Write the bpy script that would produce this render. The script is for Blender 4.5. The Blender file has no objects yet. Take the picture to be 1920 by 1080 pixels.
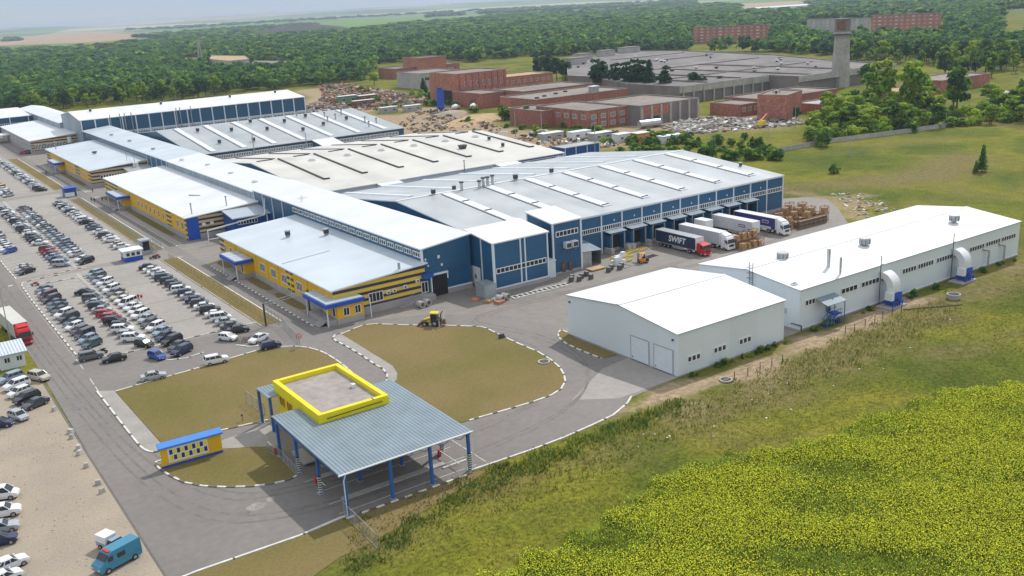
import bpy, math, random
import numpy as np
from mathutils import Vector, Matrix
from math import radians, sin, cos, pi, sqrt, atan2

# ------------------------------------------------------------------ camera, world, sun, exposure
scene = bpy.context.scene
CH = 65.0
FPX, PITCH, ROLL, YAW = 1808.3, radians(16.612), radians(-3.177), radians(56.15)
_fw = Vector((cos(YAW)*cos(PITCH), sin(YAW)*cos(PITCH), -sin(PITCH)))
_rt0 = Vector((sin(YAW), -cos(YAW), 0)); _up0 = _rt0.cross(_fw)
_rt = cos(ROLL)*_rt0 + sin(ROLL)*_up0
_up = -sin(ROLL)*_rt0 + cos(ROLL)*_up0
cam_d = bpy.data.cameras.new('camera'); cam = bpy.data.objects.new('camera', cam_d)
scene.collection.objects.link(cam)
M = Matrix(((_rt.x, _up.x, -_fw.x, 0), (_rt.y, _up.y, -_fw.y, 0), (_rt.z, _up.z, -_fw.z, CH), (0, 0, 0, 1)))
cam.matrix_world = M
cam_d.sensor_width = 36; cam_d.lens = FPX/1920*36; cam_d.clip_start = 1; cam_d.clip_end = 60000
scene.camera = cam

SUN = Vector((10.3, 4.8, 11.8)).normalized()
world = bpy.data.worlds.new('World'); scene.world = world; world.use_nodes = True
wn = world.node_tree.nodes; wl = world.node_tree.links
sky = wn.new('ShaderNodeTexSky'); sky.sky_type = 'NISHITA'; sky.sun_disc = False
sky.sun_elevation = math.asin(SUN.z); sky.sun_rotation = atan2(SUN.x, SUN.y)
sky.altitude = 150; sky.air_density = 1.0; sky.dust_density = 0.25; sky.ozone_density = 2.5
# thin cloud veil over the clear sky: darker and bluer low down, bright overhead
def wnode(t, **k):
    q = wn.new(t)
    for a, v in k.items(): setattr(q, a, v)
    return q
tc = wnode('ShaderNodeTexCoord'); sx = wnode('ShaderNodeSeparateXYZ'); wl.new(tc.outputs['Generated'], sx.inputs[0])
rp = wnode('ShaderNodeValToRGB'); e = rp.color_ramp.elements
e[0].position, e[0].color = 0.0, (5.6, 6.7, 8.3, 1); e[1].position, e[1].color = 1.0, (11.5, 12.0, 12.6, 1)
for p_, c_ in ((.03, (4.9, 6.5, 9.2)), (.07, (6.2, 7.4, 9.2)), (.22, (9.6, 10.4, 11.4))): q = e.new(p_); q.color = (*c_, 1)
wl.new(sx.outputs[2], rp.inputs[0])
mp = wnode('ShaderNodeMapping'); mp.inputs['Scale'].default_value = (1.5, 1.5, 14); wl.new(tc.outputs['Generated'], mp.inputs[0])
cn = wnode('ShaderNodeTexNoise'); cn.inputs['Scale'].default_value = 2.2; cn.inputs['Detail'].default_value = 7; wl.new(mp.outputs[0], cn.inputs['Vector'])
cr = wnode('ShaderNodeMapRange'); cr.inputs[1].default_value = .35; cr.inputs[2].default_value = .7; cr.inputs[3].default_value = .68; cr.inputs[4].default_value = .93; wl.new(cn.outputs[0], cr.inputs[0])
wm = wnode('ShaderNodeMix', data_type='RGBA'); wl.new(cr.outputs[0], wm.inputs[0]); wl.new(sky.outputs[0], wm.inputs[6]); wl.new(rp.outputs[0], wm.inputs[7])
wl.new(wm.outputs[2], wn['Background'].inputs[0]); wn['Background'].inputs[1].default_value = 0.081
ld = bpy.data.lights.new('sun', 'SUN'); ld.energy = 2.9; ld.angle = radians(1.0); ld.color = (1, .965, .91)
lo = bpy.data.objects.new('sun', ld); scene.collection.objects.link(lo)
lo.rotation_euler = (-SUN).to_track_quat('-Z', 'Y').to_euler(); lo.location = (100, 100, 300)
scene.view_settings.view_transform = 'Standard'; scene.view_settings.look = 'None'
scene.view_settings.gamma = 1; scene.view_settings.exposure = 0.10
scene.render.resolution_x = 1920; scene.render.resolution_y = 1080

def G(x, y, z=0.0):
    """survey reading -> plane point at height z (metres)"""
    d = _fw*FPX + _rt*(x-960) - _up*(y-540)
    t = (z-CH)/d.z
    return (d.x*t, d.y*t)
def K(x, y, z=0.0): return G(x/4, 500+y/4, z)
def K2(x, y, z=0.0): return G(x/4, 280+y/4, z)
def PXL(x, y, z):
    v = Vector((x, y, z-CH)); w = v.dot(_fw)
    if w <= 1: return (-9999, -9999)
    return (960+FPX*v.dot(_rt)/w, 540-FPX*v.dot(_up)/w)

# ------------------------------------------------------------------ materials
def lin(c): return c/12.92 if c <= .04045 else ((c+.055)/1.055)**2.4
def hexc(h, k=1.0):
    return tuple(min(.9, lin(int(h[i:i+2], 16)/255)*k) for i in (0, 2, 4))
def mat(name, col, rough=.7, metal=0.0, var=.12, scale=.6, spec=.5, bump=0.0, bscale=None, alt=None, stripes=None, detail=6, scale2=None):
    """principled material; noise shifts colour towards alt; stripes=(axis, period, depth) draws ribs as bump"""
    m = bpy.data.materials.new(name); m.use_nodes = True
    nt = m.node_tree; n = nt.nodes; l = nt.links; b = n['Principled BSDF']
    b.inputs['Roughness'].default_value = rough; b.inputs['Metallic'].default_value = metal
    b.inputs['Specular IOR Level'].default_value = spec
    g = n.new('ShaderNodeNewGeometry')
    if var > 0 or alt:
        nz = n.new('ShaderNodeTexNoise'); nz.inputs['Scale'].default_value = scale; nz.inputs['Detail'].default_value = detail
        l.new(g.outputs['Position'], nz.inputs['Vector'])
        r = n.new('ShaderNodeValToRGB'); r.color_ramp.elements[0].position = .32; r.color_ramp.elements[1].position = .68
        a = alt if alt else tuple(c*(1-var*1.6) for c in col)
        r.color_ramp.elements[0].color = (*a, 1)
        r.color_ramp.elements[1].color = (*(col if alt else tuple(min(.92, c*(1+var)) for c in col)), 1)
        l.new(nz.outputs[0], r.inputs[0]); out = r.outputs[0]
        if scale2:
            n2 = n.new('ShaderNodeTexNoise'); n2.inputs['Scale'].default_value = scale2; n2.inputs['Detail'].default_value = 4
            l.new(g.outputs['Position'], n2.inputs['Vector'])
            mr = n.new('ShaderNodeMapRange'); mr.inputs[1].default_value = .3; mr.inputs[2].default_value = .7
            mr.inputs[3].default_value = 1-var*1.6; mr.inputs[4].default_value = 1+var*1.2
            l.new(n2.outputs[0], mr.inputs[0])
            mm = n.new('ShaderNodeMix'); mm.data_type = 'RGBA'; mm.blend_type = 'MULTIPLY'; mm.inputs[0].default_value = 1
            l.new(out, mm.inputs[6]); l.new(mr.outputs[0], mm.inputs[7]); out = mm.outputs[2]
        l.new(out, b.inputs['Base Color'])
    else:
        b.inputs['Base Color'].default_value = (*col, 1)
    if stripes:
        ax, per, dep = stripes
        s = n.new('ShaderNodeSeparateXYZ'); l.new(g.outputs['Position'], s.inputs[0])
        mu = n.new('ShaderNodeMath'); mu.operation = 'MULTIPLY'; mu.inputs[1].default_value = 2*pi/per
        l.new(s.outputs[ax], mu.inputs[0])
        sn = n.new('ShaderNodeMath'); sn.operation = 'SINE'; l.new(mu.outputs[0], sn.inputs[0])
        bp = n.new('ShaderNodeBump'); bp.inputs['Strength'].default_value = 1; bp.inputs['Distance'].default_value = dep
        l.new(sn.outputs[0], bp.inputs['Height']); l.new(bp.outputs[0], b.inputs['Normal'])
    elif bump:
        nb = n.new('ShaderNodeTexNoise'); nb.inputs['Scale'].default_value = bscale or scale*6; nb.inputs['Detail'].default_value = 8
        l.new(g.outputs['Position'], nb.inputs['Vector'])
        bp = n.new('ShaderNodeBump'); bp.inputs['Strength'].default_value = 1; bp.inputs['Distance'].default_value = bump
        l.new(nb.outputs[0], bp.inputs['Height']); l.new(bp.outputs[0], b.inputs['Normal'])
    return m

def panel_mat(name, col, per, axis, line=.75, rough=.45, var=.04, width=.05, metal=0.0):
    """sheet metal cladding: joints every per metres, faint tonal change from sheet to sheet"""
    m = mat(name, col, rough, metal, var, .08)
    nt = m.node_tree; n = nt.nodes; l = nt.links; b = n['Principled BSDF']
    src = b.inputs['Base Color'].links[0].from_socket
    g = n.new('ShaderNodeNewGeometry'); s = n.new('ShaderNodeSeparateXYZ'); l.new(g.outputs['Position'], s.inputs[0])
    d = n.new('ShaderNodeMath'); d.operation = 'DIVIDE'; d.inputs[1].default_value = per; l.new(s.outputs[axis], d.inputs[0])
    f = n.new('ShaderNodeMath'); f.operation = 'FRACT'; l.new(d.outputs[0], f.inputs[0])
    lt = n.new('ShaderNodeMath'); lt.operation = 'LESS_THAN'; lt.inputs[1].default_value = width; l.new(f.outputs[0], lt.inputs[0])
    fl = n.new('ShaderNodeMath'); fl.operation = 'FLOOR'; l.new(d.outputs[0], fl.inputs[0])
    wn_ = n.new('ShaderNodeTexWhiteNoise'); wn_.noise_dimensions = '1D'; l.new(fl.outputs[0], wn_.inputs['W'])
    mr = n.new('ShaderNodeMapRange'); mr.inputs[3].default_value = 1-var*1.2; mr.inputs[4].default_value = 1.0
    l.new(wn_.outputs[0], mr.inputs[0])
    ml = n.new('ShaderNodeMapRange'); ml.inputs[3].default_value = 1; ml.inputs[4].default_value = line; l.new(lt.outputs[0], ml.inputs[0])
    mu = n.new('ShaderNodeMath'); mu.operation = 'MULTIPLY'; l.new(mr.outputs[0], mu.inputs[0]); l.new(ml.outputs[0], mu.inputs[1])
    mm = n.new('ShaderNodeMix'); mm.data_type = 'RGBA'; mm.blend_type = 'MULTIPLY'; mm.inputs[0].default_value = 1
    l.new(src, mm.inputs[6]); l.new(mu.outputs[0], mm.inputs[7]); l.new(mm.outputs[2], b.inputs['Base Color'])
    return m

def stripe_mat(name, c1, c2, per, frac, rough=.5):
    """horizontal cladding bands by height"""
    m = mat(name, c1, rough, 0, 0.0); nt = m.node_tree; n = nt.nodes; l = nt.links; b = n['Principled BSDF']
    g = n.new('ShaderNodeNewGeometry'); s = n.new('ShaderNodeSeparateXYZ'); l.new(g.outputs['Position'], s.inputs[0])
    d = n.new('ShaderNodeMath'); d.operation = 'DIVIDE'; d.inputs[1].default_value = per; l.new(s.outputs[2], d.inputs[0])
    f = n.new('ShaderNodeMath'); f.operation = 'FRACT'; l.new(d.outputs[0], f.inputs[0])
    lt = n.new('ShaderNodeMath'); lt.operation = 'LESS_THAN'; lt.inputs[1].default_value = frac; l.new(f.outputs[0], lt.inputs[0])
    mm = n.new('ShaderNodeMix'); mm.data_type = 'RGBA'; mm.inputs[6].default_value = (*c1, 1); mm.inputs[7].default_value = (*c2, 1)
    l.new(lt.outputs[0], mm.inputs[0]); l.new(mm.outputs[2], b.inputs['Base Color'])
    return m

MT = {}
MT['asphalt'] = mat('asphalt', (.258, .229, .203), .85, 0, .07, .02, bump=.01, bscale=6, scale2=.5)
MT['asphalt_road'] = mat('asphalt_road', (.212, .190, .174), .85, 0, .06, .06, bump=.01, bscale=6, scale2=.8)
MT['concrete'] = mat('concrete', (.335, .305, .275), .85, 0, .06, .05, bump=.01, bscale=5, scale2=.7)
MT['paver'] = mat('paver', (.34, .31, .28), .85, 0, .07, .3, scale2=2.5)
MT['lawn'] = mat('lawn', (.235, .172, .080), .95, 0, .10, .045, alt=(.165, .142, .045), spec=.1, bump=.02, bscale=3, scale2=2.5)
MT['gravel'] = mat('gravel', (.40, .325, .24), .95, 0, .09, .10, alt=(.32, .27, .215), bump=.02, bscale=4, scale2=3)
MT['kerb_white'] = mat('kerb_white', (.68, .66, .6), .8, 0, .12, 1)
MT['kerb_dark'] = mat('kerb_dark', (.15, .13, .115), .8, 0, .1, 1)
MT['kerb_grey'] = mat('kerb_grey', (.4, .38, .35), .8, 0, .1, 1)
MT['paint'] = mat('paint', (.6, .58, .54), .8, 0, .15, 2)
MT['tar'] = mat('tar', (.09, .085, .085), .9, 0, .1, 2)
BL = (.022, .112, .225)
MT['blue_wall'] = panel_mat('blue_wall', BL, 1.2, 2, .82, .42, .08, .05)
MT['navy_wall'] = panel_mat('navy_wall', (.018, .085, .33), 1.2, 2, .82, .42, .06, .05)
MT['teal_wall'] = panel_mat('teal_wall', (.02, .105, .19), 1.2, 2, .85, .42, .05, .05)
MT['grey_wall'] = panel_mat('grey_wall', (.34, .40, .45), 3.4, 1, .6, .5, .12, .12)
MT['white_wall'] = panel_mat('white_wall', (.73, .77, .78), 6.9, 0, .8, .5, .03, .006)
MT['white_wall_w'] = panel_mat('white_wall_w', (.70, .76, .80), 6.0, 1, .85, .5, .03, .006)
MT['yellow_wall'] = mat('yellow_wall', (.82, .47, .012), .55, 0, .05, .5)
MT['yellow_bright'] = mat('yellow_bright', (.86, .72, .0), .5, 0, .05, .4)
MT['stripe_wall'] = stripe_mat('stripe_wall', (.78, .55, .05), (.04, .032, .10), 1.5, .45)
MT['stripe_pale'] = stripe_mat('stripe_pale', (.62, .46, .27), (.04, .03, .04), 1.4, .45)
MT['plinth'] = mat('plinth', (.40, .37, .36), .85, 0, .06, .3)
MT['roof_white'] = panel_mat('roof_white', (.80, .80, .79), 6.8, 0, .93, .38, .06, .012)
MT['roof_white_y'] = panel_mat('roof_white_y', (.78, .79, .80), 5.2, 1, .95, .38, .05, .012)
MT['roof_cream'] = panel_mat('roof_cream', (.66, .635, .575), 7.0, 0, .93, .5, .08, .01)
MT['roof_blue'] = panel_mat('roof_blue', (.46, .52, .58), 3.5, 0, .93, .34, .06, .02)
MT['roof_blue_y'] = panel_mat('roof_blue_y', (.60, .665, .715), 4.0, 1, .93, .34, .06, .02)
MT['roof_grey'] = panel_mat('roof_grey', (.42, .45, .46), 3.5, 0, .93, .4, .08, .02)
MT['ship_roof'] = panel_mat('ship_roof', (.50, .525, .53), 3.55, 0, .94, .36, .10, .015)
MT['strip_white'] = mat('strip_white', (.80, .83, .85), .4, 0, .05, .5)
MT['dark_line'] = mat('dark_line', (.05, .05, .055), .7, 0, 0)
MT['trim'] = mat('trim', (.75, .80, .85), .5, 0, .03, 1)
MT['glass'] = mat('glass', (.022, .026, .034), .12, 0, .25, .6, spec=.6)
MT['frame'] = mat('frame', (.78, .79, .78), .5, 0, 0)
MT['frame_grey'] = mat('frame_grey', (.42, .47, .52), .5, 0, 0)
MT['blue_trim'] = mat('blue_trim', (.012, .085, .46), .5, 0, .06, .8)
MT['blue_steel'] = mat('blue_steel', (.03, .13, .40), .45, 0, .1, 1.5)
MT['steel'] = mat('steel', (.42, .43, .44), .5, .3, .1, 1)
MT['dark_steel'] = mat('dark_steel', (.07, .07, .075), .5, .3, .1, 1)
MT['galv'] = mat('galv', (.5, .52, .53), .35, .6, .12, 2)
MT['gal_roof'] = mat('gal_roof', (.225, .285, .325), .45, .1, .08, .3, stripes=(0, .55, .05))
MT['door_white'] = mat('door_white', (.70, .75, .80), .5, 0, .03, 1, stripes=(2, .6, .01))
MT['dark_open'] = mat('dark_open', (.018, .018, .02), .9, 0, 0)
MT['brick'] = mat('brick', (.42, .155, .10), .9, 0, .2, .12, alt=(.31, .13, .095), scale2=.9)
MT['brick2'] = mat('brick2', (.50, .195, .125), .9, 0, .2, .1, alt=(.40, .16, .11), scale2=.8)
MT['brick_grey'] = mat('brick_grey', (.23, .195, .185), .9, 0, .14, .1)
MT['tar_roof'] = mat('tar_roof', (.215, .175, .155), .9, 0, .14, .05, alt=(.28, .235, .195), scale2=.3)
MT['tar_roof2'] = mat('tar_roof2', (.225, .20, .19), .9, 0, .15, .03, alt=(.14, .128, .128), scale2=.15)
MT['old_conc'] = mat('old_conc', (.50, .47, .43), .9, 0, .12, .12, alt=(.38, .36, .335), scale2=.8)
MT['rust'] = mat('rust', (.26, .12, .06), .85, 0, .2, .8, alt=(.12, .07, .05))
MT['wood'] = mat('wood', (.44, .27, .13), .8, 0, .15, 1.5)
MT['card'] = mat('card', (.50, .31, .15), .85, 0, .1, 1)
MT['yellow_paint'] = mat('yellow_paint', (.80, .60, .03), .45, 0, .08, 2)
MT['red_paint'] = mat('red_paint', (.60, .02, .02), .4, 0, .08, 2)
MT['orange'] = mat('orange', (.75, .25, .02), .5, 0, .08, 2)
MT['rubber'] = mat('rubber', (.022, .022, .023), .8, 0, 0)
MT['rim'] = mat('rim', (.42, .43, .45), .35, .6, 0)
MT['skin'] = mat('skin', (.55, .32, .22), .6, 0, 0)
MT['cloth_dark'] = mat('cloth_dark', (.03, .03, .04), .9, 0, 0)
MT['cloth_blue'] = mat('cloth_blue', (.05, .08, .16), .9, 0, 0)
MT['cloth_red'] = mat('cloth_red', (.5, .02, .03), .9, 0, 0)
MT['cloth_white'] = mat('cloth_white', (.75, .72, .7), .9, 0, 0)
MT['hair'] = mat('hair', (.03, .02, .015), .9, 0, 0)
MT['bark'] = mat('bark', (.10, .08, .06), .9, 0, .2, 3)
MT['light_lens'] = mat('light_lens', (.75, .75, .72), .15, 0, 0)
MT['tail_lens'] = mat('tail_lens', (.35, .01, .01), .25, 0, 0)
MT['plate'] = mat('plate', (.7, .7, .7), .4, 0, 0)
MT['navy_tarp'] = mat('navy_tarp', (.018, .032, .085), .55, 0, .08, .6)
MT['indigo_tarp'] = mat('indigo_tarp', (.03, .03, .17), .55, 0, .08, .6)
MT['grey_tarp'] = mat('grey_tarp', (.55, .55, .58), .55, 0, .05, .6)
MT['white_paint'] = mat('white_paint', (.80, .80, .80), .35, 0, .03, .6)
MT['sand'] = mat('sand', (.48, .33, .17), .95, 0, .12, .2)
MT['tan_roof'] = mat('tan_roof', (.46, .33, .17), .9, 0, .2, .3)
def leafmat(name, col):
    m = mat(name, col, .7, 0, .22, .35, spec=.2)
    nt = m.node_tree; n = nt.nodes; l = nt.links; b = n['Principled BSDF']
    t = n.new('ShaderNodeBsdfTranslucent'); l.new(b.inputs['Base Color'].links[0].from_socket, t.inputs['Color'])
    mx = n.new('ShaderNodeMixShader'); mx.inputs[0].default_value = .55
    l.new(b.outputs[0], mx.inputs[1]); l.new(t.outputs[0], mx.inputs[2]); l.new(mx.outputs[0], n['Material Output'].inputs['Surface'])
    return m
GREENS = [leafmat('leaf_a', (.135, .260, .045)), leafmat('leaf_b', (.09, .195, .044)), leafmat('leaf_c', (.31, .47, .05)),
          leafmat('leaf_d', (.042, .105, .042)), leafmat('leaf_e', (.46, .55, .06)), leafmat('leaf_f', (.09, .195, .075))]
CARCOL = {'white': (.74, .74, .74), 'silver': (.42, .44, .46), 'grey': (.13, .14, .155), 'dark grey': (.05, .053, .06), 'black': (.014, .014, .017),
          'blue': (.02, .08, .38), 'navy': (.014, .022, .075), 'maroon': (.14, .02, .03), 'red': (.45, .015, .03), 'teal': (.05, .10, .12),
          'pale blue': (.28, .36, .44), 'beige': (.48, .44, .35), 'green': (.02, .05, .045), 'yellow': (.72, .48, .02), 'purple grey': (.07, .06, .09), 'turquoise': (.03, .22, .34)}
def carmat(c):
    k = 'car_'+c
    if k not in MT:
        MT[k] = mat(k.replace(' ', '_'), CARCOL[c], .28, .15 if c in ('silver', 'grey', 'pale blue', 'purple grey') else 0, 0)
        MT[k].node_tree.nodes['Principled BSDF'].inputs['Coat Weight'].default_value = .5
    return MT[k]

# ------------------------------------------------------------------ mesh helpers
COL = scene.collection
class MB:
    def __init__(s): s.v = []; s.f = []; s.m = []; s.mats = []
    def mi(s, m):
        m = MT[m] if isinstance(m, str) else m
        if m not in s.mats: s.mats.append(m)
        return s.mats.index(m)
    def poly(s, pts, m):
        i = len(s.v); s.v += [tuple(p) for p in pts]; s.f.append(tuple(range(i, i+len(pts)))); s.m.append(s.mi(m)); return s
    def hexa(s, p, m):
        """8 corners: bottom 4 counter-clockwise, then top 4"""
        i = len(s.v); s.v += [tuple(q) for q in p]; k = s.mi(m)
        for f in ((3, 2, 1, 0), (4, 5, 6, 7), (0, 1, 5, 4), (1, 2, 6, 5), (2, 3, 7, 6), (3, 0, 4, 7)):
            s.f.append(tuple(i+a for a in f)); s.m.append(k)
        return s
    def box(s, x0, x1, y0, y1, z0, z1, m):
        return s.hexa([(x0, y0, z0), (x1, y0, z0), (x1, y1, z0), (x0, y1, z0), (x0, y0, z1), (x1, y0, z1), (x1, y1, z1), (x0, y1, z1)], m)
    def taper(s, x0, x1, y0, y1, z0, z1, ix, iy, m):
        return s.hexa([(x0, y0, z0), (x1, y0, z0), (x1, y1, z0), (x0, y1, z0), (x0+ix, y0+iy, z1), (x1-ix, y0+iy, z1), (x1-ix, y1-iy, z1), (x0+ix, y1-iy, z1)], m)
    def obox(s, c, ax, ay, az, m):
        """box from centre and three half-axis vectors"""
        c, ax, ay, az = map(Vector, (c, ax, ay, az))
        return s.hexa([c-ax-ay-az, c+ax-ay-az, c+ax+ay-az, c-ax+ay-az, c-ax-ay+az, c+ax-ay+az, c+ax+ay+az, c-ax+ay+az], m)
    def bar(s, a, b, r, m, n=4):
        a, b = Vector(a), Vector(b); d = (b-a)
        if d.length < 1e-6: return s
        d.normalize(); u = d.cross(Vector((0, 0, 1)) if abs(d.z) < .95 else Vector((1, 0, 0))).normalized(); w = d.cross(u)
        return s.loft([[p+(u*cos(t)+w*sin(t))*r for t in [(k+.5)*2*pi/n for k in range(n)]] for p in (a, b)], m)
    def loft(s, rings, m, cap=True):
        i = len(s.v); n = len(rings[0]); k = s.mi(m)
        for r in rings: s.v += [tuple(p) for p in r]
        for a in range(len(rings)-1):
            for j in range(n):
                s.f.append((i+a*n+j, i+a*n+(j+1) % n, i+(a+1)*n+(j+1) % n, i+(a+1)*n+j)); s.m.append(k)
        if cap:
            s.f.append(tuple(i+j for j in range(n))[::-1]); s.m.append(k)
            s.f.append(tuple(i+(len(rings)-1)*n+j for j in range(n))); s.m.append(k)
        return s
    def cyl(s, c, r, h, m, n=12, axis='Z', r2=None):
        r2 = r if r2 is None else r2; c = Vector(c); R = []
        for q, rr in ((0, r), (h, r2)):
            ring = []
            for j in range(n):
                t = 2*pi*j/n
                if axis == 'Z': p = c+Vector((rr*cos(t), rr*sin(t), q))
                elif axis == 'Y': p = c+Vector((rr*sin(t), q, rr*cos(t)))
                else: p = c+Vector((q, rr*cos(t), rr*sin(t)))
                ring.append(p)
            R.append(ring)
        return s.loft(R, m)
    def mesh(s, name):
        me = bpy.data.meshes.new(name); me.from_pydata(s.v, [], s.f)
        for m in s.mats: me.materials.append(m)
        me.polygons.foreach_set('material_index', s.m); me.update(); return me
    def build(s, name, parent=None, loc=None):
        return link(name, s.mesh(name), parent, loc)
def link(name, me, parent=None, loc=None, rz=0):
    o = bpy.data.objects.new(name, me); COL.objects.link(o)
    if parent: o.parent = parent
    if loc: o.location = loc
    if rz: o.rotation_euler.z = rz
    return o
def tag(o, label=None, cat=None, group=None, kind=None):
    if label: o['label'] = label
    if cat: o['category'] = cat
    if group: o['group'] = group
    if kind: o['kind'] = kind
    return o
def thing(name, label, cat, loc=(0, 0, 0), rz=0, group=None):
    o = bpy.data.objects.new(name, None); COL.objects.link(o); o.empty_display_size = .5
    o.location = loc; o.rotation_euler.z = rz
    return tag(o, label, cat, group)
def copy_thing(r, loc, rz, label, group=None):
    c = r.copy(); COL.objects.link(c); c.location = loc; c.rotation_euler.z = rz; c['label'] = label
    if group: c['group'] = group
    for ch in list(r.children):
        d = ch.copy(); COL.objects.link(d); d.parent = c
        for g in list(ch.children):
            e = g.copy(); COL.objects.link(e); e.parent = d
    return c
def struct(name, mb, label=None):
    o = mb.build(name); o['kind'] = 'structure'
    if label: o['label'] = label
    return o

# ------------------------------------------------------------------ ground, one sheet with painted zones as a material mask
def poly_dist(px, py, pts, closed=True):
    """signed-ish distance arrays: negative inside"""
    pts = list(pts); n = len(pts); best = np.full(px.shape, 1e9); ins = np.zeros(px.shape, bool)
    rng = range(n) if closed else range(n-1)
    for i in rng:
        (ax, ay), (bx, by) = pts[i], pts[(i+1) % n]
        dx, dy = bx-ax, by-ay; L = dx*dx+dy*dy+1e-9
        t = np.clip(((px-ax)*dx+(py-ay)*dy)/L, 0, 1)
        best = np.minimum(best, np.hypot(px-ax-t*dx, py-ay-t*dy))
        if closed:
            c = ((ay > py) != (by > py)) & (px < (bx-ax)*(py-ay)/((by-ay) if by != ay else 1e-9)+ax)
            ins ^= c
    return np.where(ins, -best, best) if closed else best
def axis_vals(lo, a, b, hi, f, mid_hi, m):
    v = list(np.arange(a, b, f)); v += list(np.arange(b, mid_hi, m))
    x = mid_hi; s = m
    while x < hi: v.append(x); s *= 1.13; x += s
    v.append(hi); x = a; s = f
    w = []
    while x > lo: s *= 1.25; x -= s; w.append(max(x, lo))
    return np.array(sorted(set(w+v)))
xs = axis_vals(-3500, -5, 270, 14000, 1.6, 760, 4.5); ys = axis_vals(-800, 35, 260, 16000, 1.6, 1000, 4.5)
GX, GY = np.meshgrid(xs, ys)
rs = np.random.RandomState(3)
def sm(d, w): return np.clip(.5-d/(2*w), 0, 1)
wob = 1.5*np.sin(GX*.35+1.3*np.sin(GY*.21))+1.2*np.sin(GY*.47+GX*.19)
wob2 = 6*np.sin(GX*.05+1.7*np.sin(GY*.043))+5*np.sin(GY*.06+GX*.023)
dirt = np.zeros(GX.shape); dry = np.zeros(GX.shape); crop = np.zeros(GX.shape)
# dirt track along the white halls and round their east end
trk = [(92, 113), (97, 110.5), (110, 110.4), (121, 108.7), (138, 110.3), (159, 112), (176, 113.2)]
dirt = np.maximum(dirt, sm(poly_dist(GX, GY, trk, False)+wob*.6-3.0, 1.6))
dirt = np.maximum(dirt, .55*sm(poly_dist(GX, GY, [(176, 112), (200, 112), (232, 113)], False)+wob*.7-1, 1.6))
dirt = np.maximum(dirt, .6*sm(poly_dist(GX, GY, [(98, 106), (112, 104), (126, 103)], False)+wob-2, 2))
dirt = np.maximum(dirt, .8*sm(poly_dist(GX, GY, [(228, 160), (244, 168), (262, 182), (252, 200), (238, 196)], True)+wob*1.5+1, 3))
dirt = np.maximum(dirt, .7*sm(poly_dist(GX, GY, [(250, 206), (246, 196), (240, 186), (236, 176)], False)+wob*.4-1.2, 1.2))
# rubble yards behind the plant
yard = [(235, 330), (290, 322), (330, 330), (360, 305), (392, 312), (398, 352), (372, 372), (305, 378), (296, 440), (312, 520), (345, 560), (352, 700), (372, 800), (330, 800), (290, 700), (240, 600), (232, 480), (224, 400)]
dirt = np.maximum(dirt, 1.0*sm(poly_dist(GX, GY, yard)+wob2*.6-4, 10))
# yard greens cut back in
for c in (((320, 640), 36), ((302, 415), 12), ((297, 345), 9), ((325, 590), 20), ((290, 560), 12)):
    dirt *= 1-sm(np.hypot(GX-c[0][0], (GY-c[0][1])*.7)+wob2*.5-c[1], 6)
# dry brownish grass
for pts, w, a in (([(40, 101), (70, 103), (100, 100), (135, 103), (180, 107), (230, 108)], 8, .9), ([(40, 92), (75, 92), (110, 93), (150, 96)], 3, .5),
                  ([(240, 215), (300, 190), (340, 200)], 12, .9), ([(250, 170), (290, 150), (320, 150)], 8, .6), ([(150, 90), (175, 86)], 6, .9),
                  ([(300, 240), (340, 240), (380, 230)], 6, .55), ([(226, 120), (262, 150), (290, 175)], 5, .6), ([(-50, 560), (60, 600), (75, 640)], 20, .7)):
    dry = np.maximum(dry, a*sm(poly_dist(GX, GY, pts, False)+wob+wob2*.5-w, w*.8))
rape_edge = [(30, 84), (54, 83.9), (71.5, 86), (90, 90), (101, 84.9), (110, 81.6), (117, 83), (135, 81.5), (145, 77.3), (151, 75), (175, 70), (230, 52), (230, 10), (30, 10)]
crop = sm(poly_dist(GX, GY, rape_edge)+wob*.4, 1.2)
R_ = np.hypot(GX, GY)
GZ = np.where(R_ > 8000, (R_-8000)*.006*(1+.6*np.sin(GX*.0011+1)+.5*np.sin(GY*.0013)), 0)
GZ = np.clip(GZ, 0, 62)
nx, ny = len(xs), len(ys)
me = bpy.data.meshes.new('ground'); me.vertices.add(nx*ny)
me.vertices.foreach_set('co', np.stack([GX, GY, GZ], -1).ravel())
ii = (np.arange(ny-1)[:, None]*nx+np.arange(nx-1)).ravel()
quads = np.stack([ii, ii+1, ii+nx+1, ii+nx], -1)
me.loops.add(quads.size); me.loops.foreach_set('vertex_index', quads.ravel().astype(np.int32))
me.polygons.add(len(quads)); me.polygons.foreach_set('loop_start', np.arange(0, quads.size, 4, dtype=np.int32))
me.update(); me.validate()
ca = me.color_attributes.new('zone', 'FLOAT_COLOR', 'POINT')
ca.data.foreach_set('color', np.stack([dirt, dry, crop, np.ones_like(dirt)], -1).ravel().astype(np.float32))
gm = bpy.data.materials.new('ground'); gm.use_nodes = True
nt = gm.node_tree; n = nt.nodes; l = nt.links; b = n['Principled BSDF']; b.inputs['Roughness'].default_value = .95; b.inputs['Specular IOR Level'].default_value = .1
geo = n.new('ShaderNodeNewGeometry')
def noise(sc, det=6, dist=0):
    q = n.new('ShaderNodeTexNoise'); q.inputs['Scale'].default_value = sc; q.inputs['Detail'].default_value = det; q.inputs['Distortion'].default_value = dist
    l.new(geo.outputs['Position'], q.inputs['Vector']); return q.outputs[0]
def ramp(src, stops):
    r = n.new('ShaderNodeValToRGB'); e = r.color_ramp.elements
    e[0].position, e[0].color = stops[0][0], (*stops[0][1], 1); e[1].position, e[1].color = stops[-1][0], (*stops[-1][1], 1)
    for p, c in stops[1:-1]: q = e.new(p); q.color = (*c, 1)
    l.new(src, r.inputs[0]); return r.outputs[0]
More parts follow.
